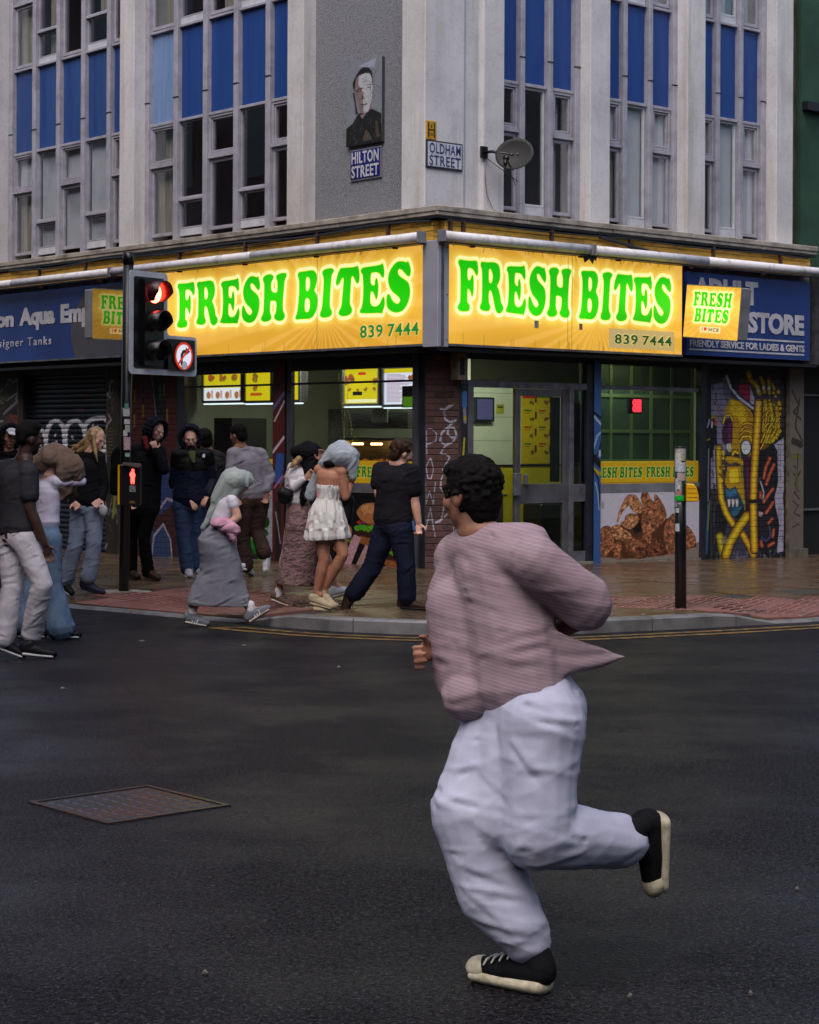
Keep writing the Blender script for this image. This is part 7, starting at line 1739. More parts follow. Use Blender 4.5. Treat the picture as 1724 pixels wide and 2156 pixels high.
b.ell(hc+U*.040-F*.018, (.078,.090,.080), (S,F,U)); b.ell(hc-F*.045-U*.005, (.074,.056,.082), (S,F,U)); b.ell(hc+U*.08+F*.02, (.06,.07,.034), (S,F,U)); b.ell(hc-F*.05-U*.055, (.056,.036,.045), (S,F,U))
for k in range(240):
    v = Vector((rng.normal(), rng.normal()-.4, rng.normal()+.7)).normalized(); b.ell(hc+U*.028-F*.015+S*v.x*.082+F*v.y*.093+U*v.z*.089, .006+.005*rng.random())
b.build('hair', HAIRB, RUN, 0, folds=[(.004, 70, HZ)])
MAUVE = cloth('mauve_cotton', rgb(146,126,134), rgb(134,113,122), .9, 9, .25, 260)
def stripes(m, c, freq, wdt, bend=.02):
    nt = m.node_tree; b = nt.nodes['Principled BSDF']; g_ = nt.nodes.new('ShaderNodeNewGeometry'); sx_ = nt.nodes.new('ShaderNodeSeparateXYZ'); nt.links.new(g_.outputs['Position'], sx_.inputs[0])
    a_ = nt.nodes.new('ShaderNodeMath'); a_.operation = 'MULTIPLY_ADD'; a_.inputs[1].default_value = .22; nt.links.new(sx_.outputs[0], a_.inputs[0]); nt.links.new(sx_.outputs[2], a_.inputs[2])
    q_ = nt.nodes.new('ShaderNodeMath'); q_.operation = 'MULTIPLY'; q_.inputs[1].default_value = freq; nt.links.new(a_.outputs[0], q_.inputs[0])
    f_ = nt.nodes.new('ShaderNodeMath'); f_.operation = 'FRACT'; nt.links.new(q_.outputs[0], f_.inputs[0]); r_ = ramp(nt, f_.outputs[0], wdt+.06, wdt)
    old_ = b.inputs['Base Color'].links[0].from_socket; nt.links.new(mix_rgb(nt, old_, c, r_), b.inputs['Base Color'])
stripes(MAUVE, rgb(152,133,141), 88, .25)
VZ = (.15,0,1)
b = torso_blob(.008, J, sd_, .03, 1.02, hem=f(745,1420,.0), sleeve=.9, sl_r=.080, loose=.02, flat=.76)
b.cap(f(470,640,.14), f(330,900,.16), .075, .06); b.cap(J['shB'], f(1110,930,-.08), .082, .078); b.cap(f(560,620,.03), f(800,640,-.06), .07, .08)
flap = [f(700,1080,-.10), f(980,1120,-.10), f(1380,1262,-.06), f(1180,1345,-.06), f(880,1400,-.12)]; nf = Vector((0,.024,0)); b.hull(flap+[q+nf for q in flap], [(0,1,2,3,4),(9,8,7,6,5)]+[(i,5+i,5+(i+1)%5,(i+1)%5) for i in range(5)]); b.cap(f(760,1160,-.03), f(900,1290,-.04), .12, .08, sd_, .6); b.cap(f(720,1380,0), f(930,1300,-.02), .13, .10, sd_, .7); b.cap(f(520,1120,.1), f(560,1420,.1), .12, .11, sd_, .8); b.cap(f(540,1400,.06), f(540,1540,.06), .14, .09, sd_, .7); b.cap(f(380,950,.1), f(430,1380,.08), .11, .11, sd_, .7); b.cap(f(480,1480,.04), f(820,1380,.0), .09, .10)
b.build('t_shirt', MAUVE, RUN, 4, folds=[(.008, 1.9, (VZ, 5.5)), (.004, 5, (VZ, 5)), (.002, 12, (VZ, 4))])
PALE = cloth('pale_blue_grey_twill', rgb(176,178,198), rgb(160,162,184), .85, 7, .3, 300)
b = trousers_blob(.0085, J, 1.02, .045, .118, .078, top=f(820,1445,0)); b.cap(J['hpA'], J['knA'], .135, .118); b.cap(J['hpB'], J['knB'], .140, .095); b.cap(lerp(J['hpA'], J['hpB'], .5), lerp(J['knA'], J['knB'], .42), .135, .10)
b.cap(J['knA'], g6(600,1100,-.02), .120, .108); b.cap(g6(600,1100,-.02), Vector((.335,5.80,.19)), .108, .088); b.ell(g6(860,80,.0), (.155,.14,.15)); b.cap(J['knB'], g6(1340,815,.04), .092, .084)
b.build('trousers', PALE, RUN, 4, folds=[(.009, 2.4, ((.3,0,1), 4)), (.004, 5, ((-.35,0,1), 4)), (.0012, 12, ((.25,0,1), 4))])
def seam(name, pts, mat, r=.0016, parent=RUN):
    mb = MB(); mb.tube(pts, r, 5); return mb.build(name, mat, parent)
BLKC = cloth('black_canvas', rgb(14,14,17), rgb(22,22,26), .8, 40); CREAM = M('cream_rubber', rgb(190,182,160), .6, rgb(140,130,108), 26)
an_, to_ = Vector((.362,5.80,.10)), Vector((.185,5.925,.055))
sh = shoe(RUN, an_, to_, BLKC, CREAM, 1.08, laces=M('off_white_lace', rgb(190,188,180), .7), high=True, vox=.0045, cap=CREAM, st=.52)
shoe(RUN, g6(1450,790,.04), g6(1440,1090,.06), BLKC, CREAM, 1.0, laces=None, high=True, vox=.006, cap=CREAM, st=.5, uh=J['knB']-J['anB'])
b = Blob(.006); w_ = J['wrA']; dd = (J['elA']-w_).normalized(); b.cap(w_+dd*.02, w_+dd*.045, .032, .033); b.build('watch', BLACKPL, RUN, 1)

# ---- man in dark grey T-shirt at the left, stepping off the kerb
f = survey(0, .26848, 842, .26848, 14.4)
J = dict(head=f(225,300), neck=f(190,455), chest=f(140,620), waist=f(140,850), pelvis=f(145,1060), shA=f(20,540,.10), elA=f(-20,830,.1), wrA=f(30,1080,.05), shB=f(225,560,-.10), elB=f(238,860,-.12), wrB=f(350,1130,-.10), haB=f(385,1230,-.08),
    hpA=f(90,1110,.06), knA=f(95,1470,.0), anA=f(30,1890,.0), toA=f(110,1985,.0), hpB=f(200,1110,-.06), knB=f(330,1440,-.10), anB=f(245,1850,.05), toB=f(370,1925,.0))
P2, sd_, up_ = figure('man in a dark grey T-shirt and off-white trousers walking in at the left edge', J, .009, SK_D, Vector((.80,.55,-.12)), build=1.02)
b = Blob(.009); S, F, U = basis(Vector((.8,.55,-.12)), up_); b.ell(J['head']+U*.045-F*.02, (.083,.095,.075), (S,F,U)); b.ell(J['head']+U*.09, (.072,.085,.05), (S,F,U)); b.ell(J['head']-F*.06-U*.0, (.07,.045,.06), (S,F,U)); b.build('hair', HAIRB, P2, 1, folds=[(.003, 80, HZ)])
b = Blob(.009); b.ell(J['head']-U*.085+F*.045, (.05,.045,.04), (S,F,U)); b.build('beard', HAIRB, P2, 1)
b = torso_blob(.010, J, sd_, .02, 1.03, hem=f(140,1010), sleeve=.62, sl_r=.078, loose=.02); b.build('t_shirt', cloth('charcoal_cotton', rgb(50,49,55), rgb(38,37,43)), P2, 3, folds=[(.008, 8, ((1,0,.2), .4)), (.003, 22, HX)])
b = trousers_blob(.010, J, 1.0, .02, .095, .082); b.build('trousers', cloth('off_white_trousers', rgb(186,182,190), rgb(160,156,166)), P2, 3, folds=[(.012, 9, ((1,0,.35), .4)), (.005, 22, ((1,0,-.3), .4))])
BLS = cloth('black_shoe', rgb(22,22,26), None, .5); GSO = M('grey_white_sole', rgb(170,170,178), .6)
shoe(P2, f(35,1900), f(130,1985), BLS, GSO, 1.05); shoe(P2, f(245,1870), f(370,1930), BLS, GSO, 1.05)

# ---- woman with a brown jacket over her head, white top and flared jeans
f = survey(0, .26848, 842, .26848, 15.8)
J = dict(head=f(430,470), neck=f(385,590), chest=f(375,720), waist=f(372,900), pelvis=f(365,1060), shA=f(325,630,.08), elA=f(330,800,.15), wrA=f(420,640,.15), shB=f(450,640,-.08), elB=f(640,640,-.05), wrB=f(560,500,-.02),
    hpA=f(330,1090,.05), knA=f(250,1430,.05), anA=f(200,1760,.05), toA=f(290,1800,.05), hpB=f(400,1090,-.05), knB=f(420,1450,-.03), anB=f(470,1800,-.03), toB=f(560,1840,-.03))
P3, sd_, up_ = figure('woman in a white top and flared jeans holding a brown jacket over her head', J, .009, SK_L, Vector((.9,.3,-.35)), s=.95, build=.84)
b = torso_blob(.009, J, sd_, .010, .84, hem=f(370,955), sl_r=.050, long=True); b.build('top', cloth('white_knit', rgb(206,200,222), rgb(184,178,200)), P3, 3, folds=[(.005, 14, ((1,0,.2), .4))])
b = trousers_blob(.010, J, .88, .015, .082, .118, top=f(368,1010)); b.build('jeans', cloth('light_blue_denim', rgb(104,124,150), rgb(78,98,126), .9, 11), P3, 3, folds=[(.010, 10, ((0,0,1), .3))])
b = Blob(.010); b.ell(f(425,440), (.13,.14,.105)); b.cap(f(400,430), f(330,520), .10, .07); b.cap(f(470,450), f(570,530,-.06), .11, .10); b.cap(f(560,500,-.06), f(600,590,-.05), .09, .07); b.cap(f(530,560,-.04), f(500,690,-.0), .11, .09); b.cap(f(500,690), f(470,740), .11, .08); b.cap(f(330,480), f(240,510), .09, .06)
b.cap(f(250,500), f(60,640,.0), .05, .03); b.build('jacket', cloth('brown_suede', rgb(116,98,88), rgb(90,72,62), .9, 7), P3, 2, folds=[(.022, 8, ((1,0,1), .5)), (.010, 20, ((1,0,.5), .5))])
shoe(P3, f(470,1810), f(560,1850), BLS, GSO, .95); shoe(P3, f(200,1770,.05), f(290,1810,.05), BLS, GSO, .95)

# ---- blonde woman in a dark top and light jeans
f = survey(0, .26848, 842, .26848, 19.5)
J = dict(head=f(752,305), neck=f(705,405), chest=f(690,540), waist=f(690,700), pelvis=f(680,850), shA=f(610,450,.05), elA=f(560,690,-.02), wrA=f(575,790,-.10), haA=f(600,830,-.14), shB=f(775,450,-.05), elB=f(815,680,-.05), wrB=f(800,770,-.12), haB=f(770,800,-.15),
    hpA=f(630,870,.03), knA=f(590,1150,-.04), anA=f(510,1420,.05), toA=f(540,1490,-.05), hpB=f(735,870,-.03), knB=f(735,1150,-.08), anB=f(690,1400,-.03), toB=f(800,1470,-.06))
P4, sd_, up_ = figure('woman with long wind-blown blonde hair in a black jacket and light jeans', J, .009, SK_L, Vector((.78,-.45,-.42)), s=1., build=.94, eyes_on=True)
S, F, U = basis(Vector((.78,-.45,-.42)), up_)
b = Blob(.009); hc = J['head']; b.ell(hc+U*.04-F*.03, (.085,.09,.08), (S,F,U)); b.ell(hc-F*.06, (.075,.05,.09), (S,F,U)); b.chain([hc-F*.05+U*.03, f(680,330,.02), f(610,370,.03), f(545,395,.04)], [.07,.05,.03,.010], None, 1.); b.chain([hc-F*.06-U*.02, f(690,370,.0), f(640,400,.0), f(590,410,.02)], [.06,.045,.025,.008]); b.chain([hc+S*.07+U*.02, f(745,400,-.1), f(765,490,-.12)], [.03,.022,.008]); b.chain([hc-S*.06+F*.02+U*.02, f(790,360,-.04), f(775,430,-.06)], [.022,.018,.006])
for k in range(14): b.chain([hc-F*.05+U*(.05-.008*k), f(650+rng.normal(0,14), 335+6*k, .02), f(560+rng.normal(0,22), 360+7*k, .03)], [.03,.014,.005])
b.build('hair', HAIRBL, P4, 1, folds=[(.005, 30, ((1,0,-.5), .2))])
b = torso_blob(.010, J, sd_, .03, .98, hem=f(688,790), sl_r=.068, long=True, loose=.025); b.cap(f(560,740,-.02), f(590,770,-.08), .06, .05); b.build('jacket', cloth('black_jacket', rgb(15,15,19), rgb(22,22,28), .8), P4, 3, folds=[(.008, 11, ((1,0,.3), .5))])
b = trousers_blob(.010, J, .98, .022, .092, .088); b.build('jeans', cloth('pale_washed_denim', rgb(132,142,160), rgb(104,116,138), .9, 8), P4, 3, folds=[(.008, 12, ((1,0,.3), .4)), (.003, 30, HX)])
b = Blob(.009); b.ell(f(808,868,-.16), (.045,.03,.06)); b.ell(f(800,840,-.16), (.035,.03,.03)); b.build('white_pouch', M('white_pouch', rgb(186,184,190), .6), P4, 2)
NAVYS = cloth('navy_shoe', rgb(40,42,60), None, .6); shoe(P4, f(695,1410,-.03), f(805,1480,-.06), NAVYS, BLS, 1.05); shoe(P4, f(510,1430,.05), f(550,1500,-.03), BLS, GSO, 1.)

# ---- person in a white cap and black hood at the far left
f = survey(0, .26848, 842, .26848, 20.4)
J = dict(head=f(78,300), neck=f(60,400), chest=f(50,540), waist=f(50,720), pelvis=f(50,880), shA=f(-40,450), elA=f(-70,680), wrA=f(-30,850), shB=f(130,450), elB=f(150,680), wrB=f(110,850), hpA=f(10,900), knA=f(0,1150), anA=f(0,1380), toA=f(20,1430,-.1), hpB=f(90,900), knB=f(95,1150), anB=f(95,1380), toB=f(110,1430,-.1))
P5, sd_, up_ = figure('person in a white cap under a black hood at the far left edge', J, .009, SK_M, Vector((.35,-.93,-.05)), s=.98, eyes_on=True)
S, F, U = basis(Vector((.35,-.93,-.05)), up_); hc = J['head']
b = Blob(.008); b.ell(hc+U*.075, (.082,.098,.05), (S,F,U)); b.cap(hc+U*.06+F*.08, hc+U*.045+F*.15, .055, .045, S, .2); b.build('cap', cloth('white_cap', rgb(206,204,210)), P5, 2)
def hood(P, hc, S, F, U, mat, vox=.009, big=1.):
    b = Blob(vox)
    for t in np.linspace(-2.3, 2.3, 15):
        for dpt, rr in ((.055, .105), (.0, .112), (-.055, .105)): b.ell(hc+F*dpt+S*math.sin(t)*rr*.93*big+U*(math.cos(t)*rr*1.08*big+.012), .024*big)
    b.ell(hc-F*.075+U*.01, (.092*big,.05*big,.105*big), (S,F,U)); b.ell(hc-U*.135-F*.02, (.11,.08,.045), (S,F,U)); return b.build('hood', mat, P, 3, folds=[(.004, 20, HX)])
BLKH = cloth('black_hoodie', rgb(11,11,14), rgb(17,16,20)); hood(P5, hc-F*.01, S, F, U, BLKH, big=1.08)
b = torso_blob(.012, J, sd_, .04, 1.03, sl_r=.075, long=True, loose=.03); b.build('hoodie', BLKH, P5, 3, folds=[(.008, 10, HX)]); b = trousers_blob(.012, J, 1., .02, .08, .075); b.build('trousers', BLKH, P5, 3); shoe(P5, J['anA'], J['toA'], BLS, GSO); shoe(P5, J['anB'], J['toB'], BLS, GSO)

# ---- hooded man with his hand at his mouth beside the traffic light
f = survey(236.8, .24412, 842, .24412, 20.8)
J = dict(head=f(372,272), neck=f(325,385), chest=f(300,540), waist=f(290,720), pelvis=f(270,880), shA=f(190,440,.08), elA=f(120,680,.05), wrA=f(170,850,-.05), shB=f(405,450,-.12), elB=f(440,600,-.22), wrB=f(372,440,-.22), haB=f(352,370,-.20),
    hpA=f(210,910,.05), knA=f(165,1180,.10), anA=f(160,1490,.12), toA=f(205,1550,.02), hpB=f(320,910,-.03), knB=f(270,1200,-.08), anB=f(310,1500,-.05), toB=f(370,1570,-.14))
P6, sd_, up_ = figure('man in a dark hood with his hand to his mouth waiting beside the traffic light', J, .009, SK_L, Vector((.72,-.66,-.25)), eyes_on=True, palms=(None, Vector((-.3,.9,.1))), curls=(.5,1.0))
S, F, U = basis(Vector((.72,-.66,-.25)), up_); hc = J['head']; NVH = cloth('navy_hood', rgb(22,23,38), rgb(15,16,27)); hood(P6, hc-F*.012, S, F, U, NVH, big=1.08)
b = Blob(.008); b.ell(hc-U*.09+F*.05, (.05,.035,.035), (S,F,U)); b.build('beard', HAIRBR, P6, 1)
b = torso_blob(.012, J, sd_, .045, 1.05, hem=f(270,930), sl_r=.08, long=True, loose=.04); b.build('coat', cloth('black_wool_coat', rgb(12,12,17), rgb(17,17,24)), P6, 3, folds=[(.008, 9, HX)])
b = Blob(.010); b.cap(f(280,330,-.09), f(300,420,-.16), .03, .025); b.build('scarf', cloth('dark_red_scarf', rgb(100,30,34)), P6, 2)
b = trousers_blob(.012, J, 1., .015, .075, .07); b.build('trousers', cloth('black_trousers', rgb(8,8,10)), P6, 3, folds=[(.006, 12, HX)])
BRS = cloth('dark_brown_shoe', rgb(52,36,30), None, .5); shoe(P6, f(310,1510,-.05), f(385,1575,-.14), BRS, BLS, 1.05); shoe(P6, f(160,1500,.12), f(200,1550,.02), BRS, BLS, 1.05)
b = Blob(.012); b.cap(f(40,470,.15), f(20,780,.12), .07, .06); b.cap(f(60,440,.12), f(40,600,.12), .06, .07); b.build('rucksack', cloth('black_rucksack', rgb(8,8,11)), P6, 3, folds=[(.01, 10, HX)])

# ---- man in a navy hooded jacket facing the camera
f = survey(236.8, .24412, 842, .24412, 21.2)
J = dict(head=f(672,335), neck=f(680,440), chest=f(690,580), waist=f(680,740), pelvis=f(660,890), shA=f(560,480), elA=f(530,720,.05), wrA=f(665,840,-.12), haA=f(700,900,-.14), shB=f(815,480), elB=f(870,700,.05), wrB=f(830,820,-.10), haB=f(785,880,-.13),
    hpA=f(600,910), knA=f(615,1170,-.03), anA=f(650,1470), toA=f(665,1540,-.14), hpB=f(725,910), knB=f(735,1170,.05), anB=f(745,1440,.12), toB=f(760,1490,.02))
P7, sd_, up_ = figure('man in a navy hooded jacket and jeans with glasses, facing the road', J, .009, SK_L, Vector((.15,-.97,-.18)), build=1.05, eyes_on=True, palms=(Vector((0,.4,-1)), Vector((0,.4,-1))), curls=(.35,.5))
S, F, U = basis(Vector((.15,-.97,-.18)), up_); hc = J['head']; hood(P7, hc-F*.015, S, F, U, NVH, big=1.12)
b = Blob(.008); b.ell(hc-U*.085+F*.055, (.05,.035,.04), (S,F,U)); b.ell(hc-U*.055+F*.092, (.03,.01,.008), (S,F,U)); b.build('beard', HAIRBR, P7, 1)
mb = MB()
for q in (-1, 1): mb.tube([hc+S*(q*.034+.022*math.cos(t))+U*(.004+.017*math.sin(t))+F*.104 for t in np.linspace(0, 2*math.pi, 13)], .0022, 5, False)
mb.tube([hc-S*.012+F*.108+U*.006, hc+S*.012+F*.108+U*.006], .002, 5); mb.build('glasses', M('thin_metal', rgb(120,100,90), .3, metal=.6), P7)
NVJ = cloth('navy_nylon', rgb(20,25,46), rgb(14,18,34), .6, 6); BKJ = cloth('black_nylon_yoke', rgb(9,9,12), None, .6)
b = torso_blob(.011, J, sd_, .045, 1.07, hem=f(672,845), sl_r=.082, long=True, loose=.045); jk = b.build('jacket', NVJ, P7, 3, folds=[(.010, 9, ((1,0,.3), .5)), (.004, 22, HX)])
b = torso_blob(.011, J, sd_, .055, 1.07, hem=f(672,845), sl_r=.084, sleeve=.25, loose=.045); b.build('black_yoke', BKJ, P7, 3, folds=[(.010, 9, ((1,0,.3), .5)), (.004, 22, HX)], cut=[((0,0,f(680,610).z), (0,0,1))])
b = Blob(.008); b.cap(f(684,455,-.13), f(700,540,-.175), .045, .018, S, .5); b.build('olive_collar', cloth('olive_fleece', rgb(74,84,44)), P7, 2)
mb = MB(); q = f(785,480,-.185); mb.add([q+Vector((-.016,0,-.018)), q+Vector((.016,0,-.020)), q+Vector((.018,.004,.010)), q+Vector((.004,.002,.022)), q+Vector((-.014,0,.008)), q+Vector((0,.02,0))], [(0,1,2,3,4),(1,0,5),(2,1,5),(3,2,5),(4,3,5),(0,4,5)]); mb.build('chest_logo', WHITE_S, P7)
b = trousers_blob(.011, J, 1.03, .03, .095, .085); b.build('jeans', cloth('mid_blue_denim', rgb(54,70,100), rgb(38,50,76), .9, 9), P7, 3, folds=[(.009, 11, ((1,0,.3), .4)), (.003, 30, HX)])
GRS = cloth('light_grey_trainer', rgb(150,150,158)); shoe(P7, J['anA']+Vector((0,0,-.01)), J['toA'], GRS, GSO, 1.08, laces=WHITE_S); shoe(P7, J['anB'], J['toB'], GRS, GSO, 1.05)

# ---- shadowy person behind him
f = survey(236.8, .24412, 842, .24412, 22.0)
J = dict(head=f(795,335), neck=f(815,430), chest=f(850,560), waist=f(860,720), pelvis=f(860,880), shA=f(770,490), elA=f(760,700), wrA=f(790,840), shB=f(920,500), elB=f(935,700), wrB=f(900,840), hpA=f(820,900), knA=f(820,1130), anA=f(820,1370), toA=f(800,1420,-.1), hpB=f(900,900), knB=f(905,1130), anB=f(905,1370), toB=f(900,1420,-.1))
P8, sd_, up_ = figure('dark haired person in a quilted coat behind the man in the navy jacket', J, .011, SK_M, Vector((-.4,.85,-.1)), s=.98)
S, F, U = basis(Vector((-.4,.85,-.1)), up_); b = Blob(.010); b.ell(J['head']+U*.035-F*.02, (.088,.10,.09), (S,F,U)); b.ell(J['head']-F*.05-U*.03, (.075,.05,.08), (S,F,U)); b.build('hair', HAIRB, P8, 2, folds=[(.004,40,HZ)])
b = torso_blob(.012, J, sd_, .05, 1.03, sl_r=.085, long=True, loose=.03); b.build('coat', cloth('dark_quilted_coat', rgb(22,21,25), rgb(36,34,37), .7, 30), P8, 3, folds=[(.010, 16, ((0,0,1), 2.))]); b = trousers_blob(.012, J, 1., .02, .08, .07); b.build('trousers', cloth('dark_trousers', rgb(24,24,30)), P8, 3); shoe(P8, J['anA'], J['toA'], BLS, BLS); shoe(P8, J['anB'], J['toB'], BLS, BLS)

# ---- man in a grey sweatshirt walking away
f = survey(236.8, .24412, 842, .24412, 21.3)
J = dict(head=f(1085,300), neck=f(1105,405), chest=f(1160,540), waist=f(1190,700), pelvis=f(1205,860), shA=f(1035,470,-.05), elA=f(1010,700,-.12), wrA=f(1060,830,-.2), shB=f(1280,470,.05), elB=f(1360,660,.05), wrB=f(1330,780,-.05), haB=f(1320,850,-.05),
    hpA=f(1150,890,-.03), knA=f(1125,1170,-.0), anA=f(1150,1440,.03), toA=f(1170,1500,.12), hpB=f(1265,890,.03), knB=f(1250,1130,.05), anB=f(1310,1330,-.05), toB=f(1290,1420,-.02))
P9, sd_, up_ = figure('man in a grey sweatshirt and brown trousers walking away towards the shop', J, .009, SK_M, Vector((-.75,.55,-.15)), build=1.02)
S, F, U = basis(Vector((-.75,.55,-.15)), up_); hc = J['head']; b = Blob(.009); b.ell(hc+U*.045-F*.02, (.09,.10,.085), (S,F,U)); b.ell(hc-F*.055-U*.01, (.08,.055,.08), (S,F,U)); b.build('hair', HAIRB, P9, 2, folds=[(.004, 45, HZ)])
b = torso_blob(.010, J, sd_, .035, 1.04, hem=f(1200,800), sl_r=.078, long=True, loose=.04); b.build('sweatshirt', cloth('heather_grey_jersey', rgb(128,124,132), rgb(108,104,114), .95), P9, 3, folds=[(.009, 9, ((1,0,.3), .45)), (.003, 24, HX)])
b = trousers_blob(.010, J, 1.0, .03, .09, .085); b.build('trousers', cloth('brown_cotton', rgb(60,44,41), rgb(46,33,31)), P9, 3, folds=[(.009, 11, ((1,0,.3), .45))])
WTR = cloth('white_trainer', rgb(208,208,216)); shoe(P9, J['anA'], J['toA']+Vector((.02,0,0)), WTR, WHITE_S, 1.05); shoe(P9, f(1300,1350,-.02), f(1285,1450,-.04), WTR, WHITE_S, .95, uh=J['knB']-J['anB'])

# ---- woman with a mint jacket over her head and a long grey skirt
f = survey(236.8, .24412, 842, .24412, 16.9)
J = dict(head=f(1085,705), neck=f(1010,800), chest=f(985,900), waist=f(925,1040), pelvis=f(900,1200), shA=f(960,840,.12), elA=f(1040,980,.2), wrA=f(980,1060,.1), shB=f(1030,870,-.10), elB=f(1080,1010,-.12), wrB=f(990,1080,-.14), haB=f(940,1070,-.12),
    hpA=f(880,1230,.04), knA=f(830,1500,.03), anA=f(690,1820,.02), toA=f(770,1900,-.02), hpB=f(940,1230,-.06), knB=f(990,1480,-.02), anB=f(1185,1810,.0), toB=f(1320,1790,-.05))
P10, sd_, up_ = figure('woman with a pale mint jacket over her head and a long tight grey skirt', J, .009, SK_L, Vector((.9,.0,-.45)), s=.95, build=.86, faceup=Vector((.55,0,.85)).normalized(), curls=(.6,.8))
b = torso_blob(.009, J, sd_, .010, .88, hem=f(945,985), sleeve=.25, sl_r=.055); b.build('top', cloth('white_crop_top', rgb(212,208,220)), P10, 3)
sv = Vector((1,0,0)); gsk = cloth('grey_ribbed_jersey', rgb(128,128,138), rgb(110,110,122), .85, 8)
def sec(x0, x1, y, d, ra=.0, rn=6, dy=0., F_=None):
    F_ = F_ or f; a, b_ = F_(x0, y, dy), F_(x1, y, dy); return ((a+b_)/2, (b_-a).length/2, d, ra, rn, (b_-a).normalized())
def sec2(a, b_, d, ra=.0, rn=6): return ((a+b_)/2, (b_-a).length/2, d, ra, rn, (b_-a).normalized())
rings('skirt', gsk, P10, [sec2(f(845,1080), f(1020,1130), .125), sec2(f(790,1130), f(1045,1190), .15), sec2(f(738,1200), f(1060,1260), .165), sec2(f(750,1300), f(1085,1330), .16), sec2(f(765,1400), f(1108,1400), .15), sec2(f(752,1490), f(1122,1500), .145), sec2(f(712,1570), f(1142,1570), .14), sec2(f(672,1660), f(1168,1665), .135), sec2(f(655,1725), f(1185,1735), .132), sec2(f(650,1768), f(1198,1778), .13)], 56, [(.010, 5.5, ((1,0,.35), .45)), (.004, 16, ((1,0,-.2), .35))])
mint = cloth('mint_nylon_jacket', rgb(160,168,165), rgb(138,148,146), .7, 7)
b = Blob(.010); b.ell(f(1060,690), (.135,.14,.105)); b.cap(f(1080,680), f(1150,670), .11, .075, Vector((0,1,0)), .8); b.cap(f(1040,700), f(930,860), .125, .09); b.cap(f(930,850), f(850,1010), .085, .065, Vector((0,1,0)), .7); b.cap(f(850,1000), f(790,1110), .06, .055, Vector((0,1,0)), .6); b.cap(f(800,1090), f(745,1230), .05, .018, Vector((0,1,0)), .5); b.cap(f(1100,700,-.03), f(1050,800,-.06), .08, .05); b.cap(f(1120,640), f(1185,705), .055, .04, Vector((0,1,0)), .8); b.cap(f(1120,660,-.05), f(1160,740,-.06), .04, .02)
b.build('jacket', mint, P10, 2, folds=[(.020, 10, ((.6,0,1), .35)), (.008, 24, ((.6,0,1), .35))])
b = Blob(.009); b.ell(f(940,1060,-.15), (.10,.06,.05)); b.ell(f(1000,1100,-.15), (.09,.06,.06)); b.ell(f(1055,1120,-.14), (.05,.05,.05)); b.cap(f(1010,1130,-.15), f(1045,1210,-.15), .045, .02); b.build('pink_garment', cloth('pink_knit', rgb(206,158,178), rgb(180,128,150)), P10, 3, folds=[(.014, 14, ((1,0,.4), .6))])
GSN = cloth('grey_suede_trainer', rgb(116,118,130)); 
for an, to in ((f(690,1850,.02), f(770,1905,-.02)), (f(1190,1830,-.02), f(1335,1775,-.05))):
    shoe(P10, an, to, GSN, SOLE, .95, laces=WHITE_S, stripes=WHITE_S); b = Blob(.008); b.cap(an+Vector((0,0,.02)), an+Vector((0,0,.065)), .040, .038); b.build('sock', WHITE_S, P10, 1)

# ---- woman with a black cloth over her head, white top and brown textured skirt
f = survey(552.6, .21966, 894.6, .21966, 17.76)
J = dict(head=f(455,300), neck=f(390,400), chest=f(345,500), waist=f(330,660), pelvis=f(350,820), shA=f(290,410,.05), elA=f(300,600,-.1), wrA=f(400,520,-.15), shB=f(430,430,-.03), elB=f(540,520,-.05), wrB=f(560,360,-.1), hpA=f(310,850,.03), knA=f(240,1180,.03), anA=f(160,1560,.02), toA=f(240,1690,-.03), hpB=f(400,850,-.03), knB=f(560,1150,-.03), anB=f(700,1530,.1), toB=f(800,1600,.08))
P11, sd_, up_ = figure('woman with a black cloth over her head and a long brown textured skirt', J, .009, SK_L, Vector((.92,.15,-.35)), s=.96, build=.86, faceup=Vector((.3,0,.95)).normalized())
b = torso_blob(.009, J, sd_, .010, .90, hem=f(320,700), sl_r=.052, long=True); b.build('top', cloth('white_ribbed_top', rgb(206,202,206), rgb(180,176,184)), P11, 3, folds=[(.005, 13, ((1,0,.3), .4))])
b = Blob(.009); b.chain([f(350,330,-.08), f(300,380,-.1), f(270,410,-.1)], [.035,.025,.01]); b.build('hair', HAIRBL, P11, 2)
b = Blob(.010); b.ell(f(450,270), (.125,.13,.105)); b.cap(f(420,250), f(320,260), .10, .055); b.cap(f(480,280), f(570,290), .10, .06); b.cap(f(480,320), f(470,520,-.08), .12, .075); b.cap(f(470,500,-.08), f(400,690,-.12), .075, .045); b.cap(f(410,670,-.12), f(380,755,-.12), .045, .022); b.cap(f(560,300), f(520,420,-.05), .07, .05); b.build('black_cloth', cloth('black_jacket_cloth', rgb(10,9,12), rgb(18,16,20)), P11, 3, folds=[(.010, 10, ((1,0,.5), .5))])
bsk = M('brown_tufted_knit', rgb(142,112,112), .95, rgb(92,68,72), 22, .42, .62, bs=.9, bscale=45, bd=.02, stretch=(1,1,2.6))
rings('skirt', bsk, P11, [sec2(f(272,750), f(470,770), .10), sec2(f(250,830), f(490,850), .13), sec2(f(225,930), f(505,950), .15), sec2(f(215,1050), f(515,1060), .145), sec2(f(200,1180), f(525,1190), .14), sec2(f(175,1310), f(528,1310), .14), sec2(f(150,1420), f(525,1420), .14), sec2(f(132,1490), f(515,1510), .14), sec2(f(135,1525), f(505,1545), .138)], 56, [(.006, 28, ((1,0,.4), .6)), (.008, 8, ((1,0,.5), .6))])
